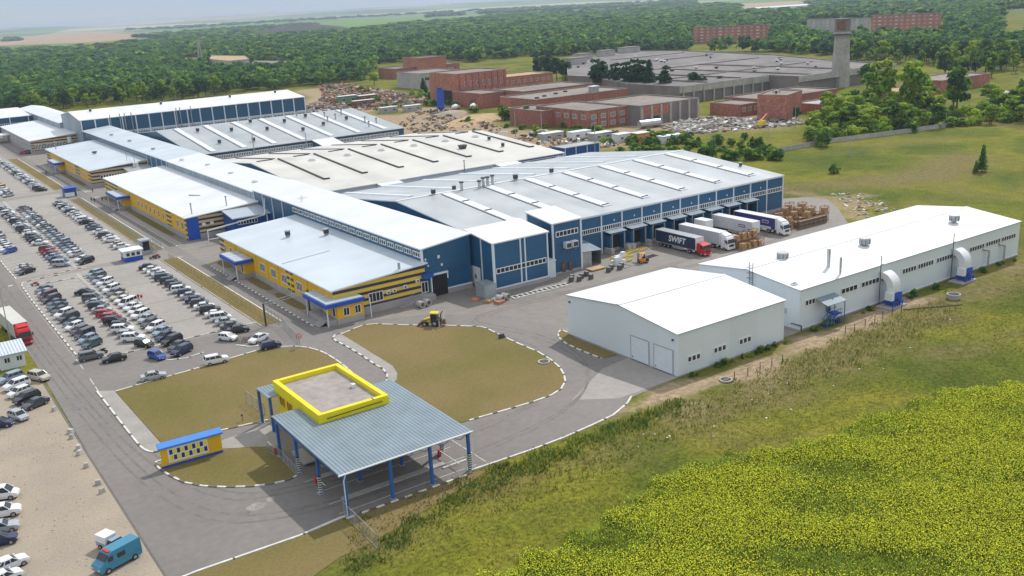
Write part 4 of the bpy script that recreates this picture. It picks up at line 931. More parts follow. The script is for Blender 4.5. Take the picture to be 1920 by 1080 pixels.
for x in (-.45, .45): mb.bar((x, 0, 0), (x, 0, 11.6), .06, 'dark_steel')
for k in range(22): mb.bar((-.45, 0, .5+k*.5), (.45, 0, .5+k*.5), .035, 'dark_steel')
for z in (8.5, 9.6, 10.7): mb.bar((-.45, 0, z), (-.5, -.8, z), .04, 'dark_steel'); mb.bar((.45, 0, z), (.5, -.8, z), .04, 'dark_steel'); mb.bar((-.5, -.8, z), (.5, -.8, z), .04, 'dark_steel')
o = link('ladder', mb.mesh('ladder'), t, (144.7, 128.6, 0), -pi/2)
mb = MB(); mb.bar((143.9, 117.5, 1.6), (145, 117.2, 1.2), .14, 'dark_steel'); mb.bar((145, 115.9, 1.2), (145, 115.9, .2), .14, 'dark_steel'); mb.bar((145, 117.2, 1.2), (145, 115.9, 1.2), .14, 'dark_steel'); mb.build('pipe', t)
# --- gate house with canopies
t = thing('gatehouse', 'bright yellow two storey gatehouse with flat parapet roof rising through the blue canopy', 'gatehouse')
mb = MB(); mb.box(49, 59.8, 125.9, 143.2, 0, 6.3, 'yellow_bright'); mb.build('wall', t)
mb = MB()
for a in ((48.6, 60.2, 125.4, 126.15), (48.6, 60.2, 142.95, 143.7), (48.6, 49.35, 126.15, 142.95), (59.45, 60.2, 126.15, 142.95)): mb.box(*a, 6.1, 7.9, 'yellow_bright')
mb.build('parapet', t)
mb = MB(); mb.box(49.35, 59.45, 126.15, 142.95, 6.3, 7.15, mat('flat_roof', (.38, .33, .30), .9, 0, .10, .25, alt=(.31, .275, .255), scale2=.9)); rf = mb.build('roof', t)
mb = MB(); mb.box(57.9, 58.5, 133.4, 134.1, 7.15, 7.75, 'frame'); mb.build('roof_vent', rf)
mb = MB(); mb.bar((49.8, 125.25, 7.1), (59.0, 125.25, 7.25), .07, 'dark_line'); mb.bar((57.6, 126, 8.0), (57.6, 125.2, 7.9), .06, 'dark_line'); mb.build('cable', rf)
for y in (141.2, 138.2): window(t, 'W', 49, y, 4.9, 2.0, 1.6, 3, mull=.22, fw=.08, fm='yellow_wall')
for y in (141.2, 139.3, 137): window(t, 'W', 49, y, 1.9, 1.0, 1.5, 1)
def post(parent, x, y, h, striped=False, m='blue_steel', w=.2):
    mb = MB(); mb.box(x-w, x+w, y-w, y+w, .1, h, m); mb.box(x-w*1.9, x+w*1.9, y-w*1.9, y+w*1.9, .03, .12, 'steel')
    if striped:
        for k in range(7): mb.box(x-w-.02, x+w+.02, y-w-.02, y+w+.02, .3+k*.36, .48+k*.36, 'kerb_white')
        for k in range(7): mb.box(x-w-.015, x+w+.015, y-w-.015, y+w+.015, .48+k*.36, .66+k*.36, 'rubber')
    return mb.build('post', parent)
t = thing('gate_canopy', 'large blue steel canopy with corrugated roof over the truck lanes, south of the yellow gatehouse', 'canopy')
ZC = 6.25
mb = MB()
mb.poly([(44.0, 109.0, ZC), (64.8, 109.0, ZC), (64.8, 133.8, ZC+.45), (60.25, 133.8, ZC+.45), (60.25, 125.35, ZC+.3), (48.5, 125.35, ZC+.3), (48.5, 132.9, ZC+.43), (44.0, 132.9, ZC+.43)][::1], 'gal_roof')
mb.poly([(44.0, 109.0, ZC-.12), (44.0, 132.9, ZC+.31), (48.5, 132.9, ZC+.31), (48.5, 125.35, ZC+.18), (60.25, 125.35, ZC+.18), (60.25, 133.8, ZC+.33), (64.8, 133.8, ZC+.33), (64.8, 109.0, ZC-.12)], 'steel')
rf = mb.build('roof', t)
mb = MB(); mb.bar((43.9, 108.9, ZC-.08), (64.9, 108.9, ZC-.08), .13, 'frame', 8); mb.bar((44.9, 108.9, ZC-.2), (44.6, 108.95, ZC-1), .08, 'frame', 6); mb.bar((44.6, 108.95, ZC-1), (44.6, 108.95, .2), .08, 'frame', 6); mb.bar((64.6, 108.9, ZC-.2), (64.6, 108.9, .2), .08, 'frame', 6); mb.build('gutter', rf)
mb = MB()
for x in (44.3, 64.5): mb.box(x-.12, x+.12, 109.1, 132.6, ZC-.5, ZC-.13, 'blue_steel')
for y in (109.4, 116.5, 124.6, 132): mb.box(44.3, 64.5, y-.12, y+.12, ZC-.45, ZC-.13, 'blue_steel')
for k in range(7):
    xa = 44.4+k*2.87
    mb.bar((xa, 109.4, ZC-.3), (xa+1.43, 109.4, ZC-1.0), .05, 'blue_steel'); mb.bar((xa+1.43, 109.4, ZC-1.0), (xa+2.87, 109.4, ZC-.3), .05, 'blue_steel')
mb.build('beam', t)
for x, y, s in ((44.8, 109.2, 0), (51.6, 109.2, 0), (57.9, 109.2, 0), (64.3, 109.4, 1), (44.4, 117.2, 1), (44.4, 124.9, 1), (44.5, 132.4, 0), (50.4, 117, 0), (57.4, 117.4, 0), (64.2, 117.2, 1), (48.3, 125.0, 0), (64.2, 125, 0)): post(t, x, y, ZC-.1, s)
mb = MB(); mb.hexa([(45.3, 126.4, 4.6), (47.8, 125.6, 4.2), (47.8, 132, 5.2), (45.3, 132, 5.4), (45.3, 126.4, 4.7), (47.8, 125.6, 4.3), (47.8, 132, 5.3), (45.3, 132, 5.5)], 'frame'); mb.build('awning', t)
mb = MB()
for k in range(3): mb.box(46.0, 47.7-.0, 127.0-.4*k, 131.5, .1+.2*k, .3+.2*k, 'plinth')
mb.build('steps', t)
t = thing('small_canopy', 'small blue steel canopy on the north side of the yellow gatehouse', 'canopy')
mb = MB(); mb.box(46.6, 50.6, 143.8, 146.6, 6.1, 6.22, 'gal_roof'); mb.box(46.6, 48.5, 141.2, 143.8, 6.1, 6.22, 'gal_roof'); mb.build('roof', t)
for x, y in ((46.9, 146.3), (47.0, 141.5), (50.3, 146.3)): post(t, x, y, 6.1)
# ground curbs and lanes under the canopy
mb = MB()
for y in (113.6, 121.8): mb.box(46, 62.5, y-.5, y+.5, .03, .22, 'kerb_grey')
mb.box(61.5, 65.5, 112.2, 112.5, .03, .25, 'kerb_white')
struct('kerb', mb)
# barriers and bollards
def barrier(x, y, rz, label, L=3.6):
    b_ = thing('boom_barrier', label, 'barrier', (x, y, 0), rz)
    mb = MB(); mb.box(-.2, .2, -.2, .2, 0, 1.1, 'red_paint'); mb.build('cabinet', b_)
    mb = MB()
    for k in range(6): mb.box(.2+k*L/6, .2+(k+1)*L/6, -.05, .05, .9, 1.02, 'frame' if k % 2 else 'white_paint')
    mb.build('boom', b_)
barrier(63.2, 116.2, -pi/2, 'red barrier with lowered white boom at the east side of the big canopy', 5.5)
barrier(45.2, 120.5, -pi/2, 'barrier with white boom at the street side of the big canopy', 3)
barrier(44.2, 133.6, pi/2, 'red barrier by the north corner post of the big canopy', 3)
# --- notice board
t = thing('notice_board', 'long yellow and blue honours board with rows of portrait panels on the lawn corner', 'board')
A, B = Vector((28.9, 140.4, 0)), Vector((38.0, 140.0, 0)); d = (B-A).normalized(); nn = Vector((d.y, -d.x, 0)); L = (B-A).length
def bp_(u, w_, z): return tuple(A+d*u+nn*w_+Vector((0, 0, z)))
def bbox(mb, u0, u1, w0, w1, z0, z1, m): mb.hexa([bp_(u0, w1, z0), bp_(u1, w1, z0), bp_(u1, w0, z0), bp_(u0, w0, z0), bp_(u0, w1, z1), bp_(u1, w1, z1), bp_(u1, w0, z1), bp_(u0, w0, z1)], m)
mb = MB(); bbox(mb, 0, L, -.25, .25, .45, 3.3, 'yellow_wall'); mb.build('panel', t)
mb = MB(); bbox(mb, 0, L, -.35, .35, 0, .45, 'blue_trim'); mb.build('base', t)
mb = MB(); mb.hexa([bp_(-.3, .6, 3.25), bp_(L+.3, .6, 3.25), bp_(L+.3, -.7, 3.6), bp_(-.3, -.7, 3.6), bp_(-.3, .6, 3.5), bp_(L+.3, .6, 3.5), bp_(L+.3, -.7, 3.9), bp_(-.3, -.7, 3.9)], mat('sky_blue', (.06, .24, .66), .5, 0, .04)); mb.build('roof', t)
mb = MB(); bbox(mb, 1.0, 7.0, .25, .31, .75, 3.05, 'frame'); mb.build('frame', t)
pc = 0
for r_ in range(2):
    for k in range(10):
        u = 1.25+k*.57; dark = (k+r_) % 2 == 0
        mb = MB(); z = 2.05-r_*.95; bbox(mb, u, u+.46, .31, .345, z, z+.75, MT['indigo_tarp'] if dark else MT['yellow_bright']); mb.build('portrait_panel', t)
# --- parking booth and kiosks
t = thing('parking_booth', 'white and blue parking booth with wide windows between the two car parks', 'booth')
mb = MB(); mb.box(57.0, 62.0, 279.4, 283.6, 0, 1.3, 'blue_trim'); mb.box(57.0, 62, 279.4, 283.6, 1.3, 3.0, 'frame'); mb.build('wall', t); mb = MB(); mb.box(56.6, 62.4, 279, 284, 3.0, 3.25, 'strip_white'); mb.build('roof', t)
for x in (58.1, 59.5, 60.9): window(t, 'S', x, 279.35, 2.1, 1.2, 1.2, 1)
window(t, 'W', 57, 281.5, 2.1, 2.6, 1.2, 2)
t = thing('turnstile_kiosk', 'grey metal turnstile kiosk behind the parking booth', 'kiosk'); mb = MB(); mb.box(63.0, 66, 284.5, 288, 0, 4.3, 'galv'); mb.build('wall', t); window(t, 'S', 64.5, 284.45, 2.6, 2.2, 3, 1, fm='frame_grey')
t = thing('street_kiosk', 'small dark blue kiosk with white front at the far end of the verge', 'kiosk'); mb = MB(); mb.box(65.5, 69.8, 408, 413, 0, 3.4, 'navy_wall'); mb.build('wall', t); mb = MB(); mb.box(65.3, 70, 407.5, 413.2, 3.4, 3.6, 'blue_trim'); mb.build('roof', t); mb = MB(); mb.box(65.5, 69, 407.8, 408, .2, 1.8, 'frame'); mb.build('door', t)
t = thing('guard_hut', 'small white hut with corrugated pale roof beside the street on the left', 'hut')
mb = MB(); mb.box(15.6, 20.2, 206.3, 211.5, 0, 3.1, 'white_wall'); mb.build('wall', t); mb = MB(); mb.hexa([(15.0, 205.6, 3.1), (20.8, 205.6, 3.1), (20.8, 212, 4.0), (15, 212, 4.0), (15.0, 205.6, 3.25), (20.8, 205.6, 3.25), (20.8, 212, 4.15), (15, 212, 4.15)], mat('hut_roof', (.6, .66, .72), .4, 0, .05, 1, stripes=(0, .6, .06))); mb.build('roof', t)
for x in (17.0, 19.2): window(t, 'S', x, 206.25, 1.9, 1.1, 1.1, 2, fw=.08)

# ------------------------------------------------------------------ cars
KS = 1.08
def ring(w, zb, zm, zt, x, tw=.93):
    return [Vector((x, -w*.94, zb)), Vector((x, -w, zm)), Vector((x, -w*tw, zt)), Vector((x, w*tw, zt)), Vector((x, w, zm)), Vector((x, w*.94, zb))]
# type: stations (x, half width, bottom, mid, top), cabin base x0..x1, roof x0..x1, belt z, roof z
TYPES = {
 'sedan': dict(st=[(-2.2, .72, .35, .55, .82), (-2.1, .82, .25, .6, .98), (-1.4, .87, .22, .62, 1.0), (.9, .87, .22, .62, .96), (1.75, .84, .22, .58, .84), (2.12, .76, .28, .5, .72), (2.2, .66, .35, .48, .62)],
              cab=(-1.55, 1.05), top=(-.85, .35), belt=.93, roof=1.44),
 'hatchback': dict(st=[(-1.95, .72, .35, .6, .95), (-1.88, .82, .25, .62, 1.02), (-1.2, .85, .22, .62, 1.02), (.8, .85, .22, .62, .98), (1.55, .82, .22, .58, .88), (1.9, .74, .28, .5, .74), (1.98, .64, .35, .48, .62)],
              cab=(-1.88, 1.0), top=(-1.5, .25), belt=.97, roof=1.48),
 'suv': dict(st=[(-2.2, .78, .45, .75, 1.05), (-2.12, .9, .32, .72, 1.15), (-1.2, .92, .28, .72, 1.15), (.9, .92, .28, .72, 1.12), (1.75, .9, .28, .68, 1.02), (2.12, .82, .35, .62, .9), (2.22, .7, .42, .55, .72)],
              cab=(-2.1, 1.15), top=(-1.8, .4), belt=1.1, roof=1.68),
 'minivan': dict(st=[(-2.2, .78, .4, .75, 1.1), (-2.15, .88, .28, .72, 1.15), (-1.0, .9, .25, .72, 1.15), (1.0, .9, .25, .72, 1.12), (1.7, .86, .25, .65, .98), (2.1, .78, .3, .58, .82), (2.18, .66, .4, .5, .66)],
              cab=(-2.15, 1.45), top=(-2.05, .65), belt=1.1, roof=1.82),
}
CARM = {}
def car_meshes(ty, colr, far=False):
    k = (ty, colr, far)
    if k in CARM: return CARM[k]
    T = TYPES[ty]; m = carmat(colr); b_ = MB()
    b_.loft([ring(w, zb, zm, zt, x) for x, w, zb, zm, zt in T['st']], m)
    w = T['st'][2][1]; c0, c1 = T['cab']; t0, t1 = T['top']; zb, zt = T['belt'], T['roof']; wb, wt = w*.93, w*.74
    # roof skin with rounded edge, and pillars
    b_.loft([[Vector((t0-.06, -wt*.9, zt-.04)), Vector((t0-.06, wt*.9, zt-.04)), Vector((t0-.06, wt*.9, zt)), Vector((t0-.06, -wt*.9, zt))],
             [Vector((t0+.2, -wt-.03, zt-.05)), Vector((t0+.2, wt+.03, zt-.05)), Vector((t0+.2, wt*.92, zt+.05)), Vector((t0+.2, -wt*.92, zt+.05))],
             [Vector((t1-.25, -wt-.03, zt-.05)), Vector((t1-.25, wt+.03, zt-.05)), Vector((t1-.25, wt*.92, zt+.05)), Vector((t1-.25, -wt*.92, zt+.05))],
             [Vector((t1+.06, -wt*.95, zt-.06)), Vector((t1+.06, wt*.95, zt-.06)), Vector((t1+.06, wt*.9, zt-.02)), Vector((t1+.06, -wt*.9, zt-.02))]], m)
    for s in (-1, 1):
        for xa, xb in ((c0, t0), (c1, t1), (c0*.38+c1*.62, t0*.3+t1*.7), (c0*.72+c1*.28, t0*.7+t1*.3)):
            b_.bar((xa, s*wb, zb-.03), (xb, s*(wt+.02), zt), .05, m)
        b_.box(.95 if ty != 'minivan' else 1.2, 1.12 if ty != 'minivan' else 1.37, s*(w+.06)-.09, s*(w+.06)+.09, zb-.02, zb+.12, m)
    # sill, bumper shadow line
    b_.box(-1.35, 1.3, -w*.95, w*.95, T['st'][2][2]-.06, T['st'][2][2]+.02, 'rubber')
    g_ = MB(); q = .015
    g_.hexa([(c0+q, -wb, zb-.04), (c1-q, -wb, zb-.04), (c1-q, wb, zb-.04), (c0+q, wb, zb-.04), (t0, -wt, zt-.02), (t1, -wt, zt-.02), (t1, wt, zt-.02), (t0, wt, zt-.02)], 'glass')
    wh = MB(); r = .34 if ty in ('suv', 'minivan') else .31
    wh.cyl((0, -.11, 0), r, .22, 'rubber', 14, 'Y'); wh.cyl((0, -.125, 0), r*.62, .25, 'rim', 10, 'Y'); wh.cyl((0, -.13, 0), r*.2, .26, 'dark_steel', 6, 'Y')
    xf = T['st'][-1][0]-.08; xr = T['st'][0][0]+.03; zl = T['st'][-2][3]+.08
    hl = MB(); hl.box(-.1, .07, -.17, .17, -.07, .08, 'light_lens'); tl = MB(); tl.box(-.05, .06, -.12, .12, -.1, .1, 'tail_lens')
    axl = 1.33 if ty != 'hatchback' else 1.22
    wheels = [(x, y*(w-.08), r) for x in (-axl, axl) for y in (-1, 1)]
    lights = [(xf, .55*w/.85, zl), (xf, -.55*w/.85, zl)]; tails = [(xr, .66*w/.85, T['st'][0][4]-.08), (xr, -.66*w/.85, T['st'][0][4]-.08)]
    if far:
        for (x, y, z) in wheels: b_.cyl((x, y-.11, z), r, .22, 'rubber', 10, 'Y'); b_.cyl((x, y-.125, z), r*.6, .25, 'rim', 8, 'Y')
        for p in lights: b_.box(p[0]-.1, p[0]+.07, p[1]-.17, p[1]+.17, p[2]-.07, p[2]+.08, 'light_lens')
        n0 = len(b_.v); gm2 = b_.mi('glass'); b_.v += g_.v
        for f in g_.f: b_.f.append(tuple(i+n0 for i in f)); b_.m.append(gm2)
        CARM[k] = (b_.mesh('car_body'),)
    else:
        b_.box(xf-.02, xf+.1, -.26, .26, .38, .50, 'plate'); b_.box(T['st'][0][0]-.03, T['st'][0][0]+.05, -.26, .26, .62, .74, 'plate'); b_.box(xf, xf+.075, -.45, .45, .55, .66, 'dark_steel')
        CARM[k] = (b_.mesh('body'), g_.mesh('windows'), wh.mesh('wheel'), hl.mesh('headlight'), tl.mesh('tail_light'), wheels, lights, tails)
    return CARM[k]
used = {}
def car(x, y, head, colr, ty, label, group=None, far=False, s=KS, z=.04):
    M_ = car_meshes(ty, colr, far)
    label = label.strip()
    if far:
        o = link('parked_car', M_[0], None, (x, y, z), head); o.scale = (s, s, s); return tag(o, label, 'car', group)
    t = thing('parked_car', label, 'car', (x, y, z), head, group); t.scale = (s, s, s)
    link('body', M_[0], t); link('windows', M_[1], t)
    for p in M_[5]: link('wheel', M_[2], t, p)
    for p in M_[6]: link('headlight', M_[3], t, p)
    for p in M_[7]: link('tail_light', M_[4], t, p)
    return t
ORD = ['nearest', 'second', 'third', 'fourth', 'fifth', 'sixth', 'seventh', 'eighth', 'ninth', 'tenth', 'eleventh', 'twelfth', 'thirteenth', 'fourteenth', 'fifteenth',
       'sixteenth', 'seventeenth', 'eighteenth', 'nineteenth', 'twentieth', 'twenty-first', 'twenty-second', 'twenty-third', 'twenty-fourth', 'twenty-fifth', 'twenty-sixth', 'twenty-seventh', 'twenty-eighth', 'twenty-ninth', 'thirtieth']
rc = random.Random(5)
def row(x, y0, pitch, head, spec, where, group, far=False, jit=.25):
    """spec: string of codes colour-type, '-' leaves a gap"""
    code = {'w': 'white', 's': 'silver', 'g': 'grey', 'd': 'dark grey', 'k': 'black', 'b': 'blue', 'n': 'navy', 'm': 'maroon', 'r': 'red', 't': 'teal', 'p': 'pale blue', 'e': 'beige', 'v': 'green', 'y': 'yellow', 'u': 'purple grey'}
    typ = {'1': 'sedan', '2': 'hatchback', '3': 'suv', '4': 'minivan'}
    i = 0
    for k, c_ in enumerate(spec.split()):
        if c_ == '-': continue
        colr, ty = code[c_[0]], typ[c_[1]]
        car(x+rc.uniform(-jit, jit), y0+k*pitch+rc.uniform(-.2, .2), radians(head+rc.uniform(-2.5, 2.5)), colr, ty,
            f'{colr} {"SUV" if ty == "suv" else ty}, {ORD[i] if i else "first"} from near end of {where}', group, far, KS*rc.uniform(.97, 1.03))
        i += 1
a28 = 28
row(33.2, 208.6, 3.98, 180+a28, 't2 p2 u4 u2 w2 t1 d3 w3 d1 t1 t1 d3 m4 p1 g1', 'the near street kerb row', 'cars in the row on the street kerb')
row(40.9, 206.0, 3.9, -30, 'w3 s2 w3 k2 k3 r2 r2 s1 d3 s1 g4 - k1', 'the near lot middle west row', 'cars in the middle west row')
row(46.9, 190.4, 4.0, 180+30, 'n3 d1 k3 n1 p1 w3 d1 s1 w3 w2 w1 w4 w1 e1 g1 w3 s1 w3 p1 g3 p3', 'the near lot middle east row', 'cars in the middle east row')
row(60.2, 195.6, 3.75, -17, 'k1 g1 s1 w4 w1 k3 w1 d2 n1 s1 n2 w3 d2 d2 k2 v3 s1 w1 w1 k1', 'the near lot verge row', 'cars in the near row by the verge')
car(*K(1085, 600), radians(-58), 'black', 'hatchback', 'black hatchback standing askew beside the white SUVs in the aisle')
car(*K(1180, 690), radians(-72), 'blue', 'hatchback', 'bright blue hatchback leaving the middle row of the near car park')
car(*K(1155, 845), radians(-9), 'silver', 'sedan', 'white grey sedan driving along the west end of the lawn kerb')
car(*K(1625, 725), radians(-7), 'white', 'suv', 'white SUV driving along the kerb of the gatehouse lawn')
car(*K(685, 695), radians(-4), 'grey', 'suv', 'grey SUV parked across at the street corner of the car park')
car(*K(860, 708), radians(172), 'black', 'sedan', 'dark sedan parked nose to tail with the grey SUV at the corner')
car(*G(428, 638), radians(-55), 'white', 'hatchback', 'white hatchback standing beside the bicycle stand')
car(*G(486, 640), radians(205), 'white', 'sedan', 'white sedan parked on the right of the bicycle stand')
car(*G(508, 653), radians(-4), 'navy', 'hatchback', 'navy hatchback passing the fence gate at the lawn kerb')
# west gravel lot
car(*K(85, 862), radians(200), 'pale blue', 'suv', 'pale blue SUV, first car parked beside the guard hut', 'cars on the gravel lot')
car(*K(130, 912), radians(200), 'white', 'suv', 'white SUV behind the pale blue one near the guard hut', 'cars on the gravel lot')
car(*K(150, 965), radians(203), 'white', 'hatchback', 'white rounded car third in the short row near the guard hut', 'cars on the gravel lot')
car(*K(205, 1012), radians(203), 'black', 'suv', 'black SUV fourth in the short row near the guard hut', 'cars on the gravel lot')
car(*K(270, 1050), radians(205), 'dark grey', 'sedan', 'dark sedan, last of the short row near the guard hut', 'cars on the gravel lot')
car(*K(298, 850), radians(-62), 'beige', 'suv', 'pale SUV facing the camera beside the street below the hut', 'cars on the gravel lot')
car(*G(36, 786), radians(-68), 'silver', 'hatchback', 'silver hatchback facing the camera alone on the gravel', 'cars on the gravel lot')
car(*G(2, 800), radians(-25), 'navy', 'hatchback', 'navy car cut by the left edge of the picture', 'cars on the gravel lot')
car(*G(4, 935), radians(-22), 'white', 'minivan', 'white van partly in frame, uppermost at the lower left edge', 'cars on the gravel lot')
car(*G(6, 968), radians(-14), 'white', 'suv', 'white off-road car with dark windows at the lower left edge', 'cars on the gravel lot')
car(*G(2, 997), radians(-12), 'silver', 'sedan', 'silver sedan between the white and navy cars at the left edge', 'cars on the gravel lot')
car(*G(2, 1020), radians(-12), 'navy', 'hatchback', 'dark navy hatchback at the lower left edge', 'cars on the gravel lot')
car(*G(18, 1066), radians(14), 'white', 'sedan', 'white sedan whose bonnet points right at the bottom left corner', 'cars on the gravel lot')
car(*G(10, 1092), radians(14), 'white', 'hatchback', 'white car whose roof just enters the bottom left edge', 'cars on the gravel lot')
# far blocks
row(33.0, 288.3, 3.1, 208, 'k1 s1 e1', 'the far lot street row', 'cars in the far row on the street kerb')
row(33.0, 320, 3.6, 208, 'b2 w1 w2 s1 w1 - s3 w1 - g1 w2', 'the far lot second street cluster', 'cars in the second cluster on the street kerb')
row(42.3, 289.0, 3.95, -28, 's4 k1 t1 p1 d1 r1 m3 - - w1 k1 d1 g3 w1 w2 k1 d3 s1 w1 v1 k3 w1 m1 s1 d1 w3 e1 g1 s1', 'the far lot middle west row', 'cars in the far middle west row')
row(48.2, 287.5, 3.95, 208, 'k3 w1 - s1 w1 p1 g1 n1 p3 d1 s2 g1 p1 d2 s1 v1 g1 w1 k1 s1 d1 g1 w1 p1 s1 m2 d1 g1', 'the far lot middle east row', 'cars in the far middle east row')
row(60.8, 298.5, 4.0, -18, 'w1 e1 - w1 w1 d3 s1 w1 - g1 u1 - k1 w3 w1 w1 e1 w1 n3 p1 w1 k1 w2 d1 s1', 'the far lot verge row', 'cars in the far verge row')
g3 = 'cars in the third car park beyond the kiosk'
row(61, 434, 4.0, -18, 'k1 k3 w1 s1 w2 g1 k1 w1 w1 d1 s1 w1 w3 w1 k1 d1 s1 w1 w1 g1 w1 k1 w1 w1 s1 d1 w1', 'the third lot verge row', g3, True)
row(48.5, 431, 4.0, 208, 's1 d1 w1 w2 - w1 y4 w1 d1 s1 w1 g1 w1 k1 w1 s1 w1 d1 w1 w1 g1', 'the third lot middle row', g3, True)
row(41.5, 431, 4.0, -28, 's1 w1 e1 w1 g1 s1 w1 d1', 'the third lot west row', g3, True)
row(60.5, 556, 4.1, -18, 'w1 s1 d1 w2 w1 k1 g1 w1 w1', 'the last verge group', g3, True)
car(*G(44, 289), radians(-60), 'red', 'sedan', 'red and white car on the inner road by the farthest office', None, True)
car(*G(56, 288), radians(-20), 'dark grey', 'minivan', 'dark van parked at the corner of the farthest office', None, True)
# ------------------------------------------------------------------ van, pickup
t = thing('van', 'turquoise panel van with red markings above the windscreen at the bottom left', 'van', (*G(222, 1058), .04), radians(200)); t.scale = (1.1, 1.1, 1.1)
VC = carmat('turquoise'); mb = MB()
prof = [(-2.6, .5, 2.25), (-2.55, .35, 2.38), (.9, .35, 2.38), (1.35, .35, 2.2), (1.9, .35, 1.55), (2.55, .38, 1.15), (2.7, .5, .9)]
mb.loft([[Vector((x, -.93, zb)), Vector((x, -.96, (zb+zt)/2)), Vector((x, -.84, zt)), Vector((x, .84, zt)), Vector((x, .96, (zb+zt)/2)), Vector((x, .93, zb))] for x, zb, zt in prof], VC)
mb.box(-2.5, 2.2, -.98, .98, .95, 1.02, VC); mb.box(-2.4, 2.3, -.9, .9, .28, .36, 'rubber'); mb.build('body', t)
mb = MB(); mb.hexa([(1.42, -.78, 2.1), (1.95, -.8, 1.53), (1.95, .8, 1.53), (1.42, .78, 2.1), (1.48, -.78, 2.14), (2.0, -.8, 1.58), (2.0, .8, 1.58), (1.48, .78, 2.14)], 'glass'); mb.build('windscreen', t)
for s in (-1, 1):
    mb = MB(); mb.box(.95, 1.6, s*.93-.03, s*.93+.03, 1.35, 1.9, 'glass'); mb.build('window', t)
    mb = MB(); mb.box(-.55, .45, s*.93-.03, s*.93+.03, 1.3, 1.85, 'glass'); mb.build('window', t)
mb = MB(); mb.box(.98, 1.3, -.6, .6, 2.3, 2.4, 'red_paint'); mb.build('marking', t)
for x in (-1.6, 1.75):
    for y in (-.88, .88):
        mb = MB(); mb.cyl((0, -.12, 0), .36, .24, 'rubber', 14, 'Y'); mb.cyl((0, -.13, 0), .2, .26, 'rim', 10, 'Y'); link('wheel', mb.mesh('wheel'), t, (x, y, .36))
for y in (-.65, .65):
    mb = MB(); mb.box(2.6, 2.72, y-.16, y+.16, .7, .88, 'light_lens'); mb.build('headlight', t); mb = MB(); mb.box(-2.64, -2.58, y-.1, y+.1, .8, 1.2, 'tail_lens'); mb.build('tail_light', t)
t = thing('pickup', 'grey pickup with white canopy roof parked in front of the turquoise van', 'pickup', (*G(214, 1030), .04), radians(-66)); t.scale = (1.06,)*3
mb = MB(); mb.loft([ring(w_, zb, zm, zt, x) for x, w_, zb, zm, zt in [(-2.3, .8, .4, .7, 1.0), (-2.2, .85, .35, .7, 1.05), (.9, .86, .32, .7, 1.0), (1.9, .84, .32, .65, .92), (2.3, .74, .4, .6, .75)]], carmat('pale blue')); mb.build('body', t)
mb = MB(); mb.taper(-2.25, -.2, -.86, .86, 1.0, 1.85, .06, .06, 'white_paint'); mb.build('canopy', t)
mb = MB(); mb.taper(-.18, 1.15, -.82, .82, .98, 1.6, .3, .12, 'glass'); mb.build('windows', t); mb = MB(); mb.box(.1, .85, -.68, .68, 1.6, 1.66, carmat('pale blue')); mb.build('roof', t)
for x in (-1.4, 1.45):
    for y in (-.8, .8):
        mb = MB(); mb.cyl((0, -.12, 0), .34, .24, 'rubber', 14, 'Y'); mb.cyl((0, -.13, 0), .2, .26, 'rim', 10, 'Y'); link('wheel', mb.mesh('wheel'), t, (x, y, .34))
for y in (-.55, .55):
    mb = MB(); mb.box(2.2, 2.34, y-.16, y+.16, .6, .74, 'light_lens'); mb.build('headlight', t)
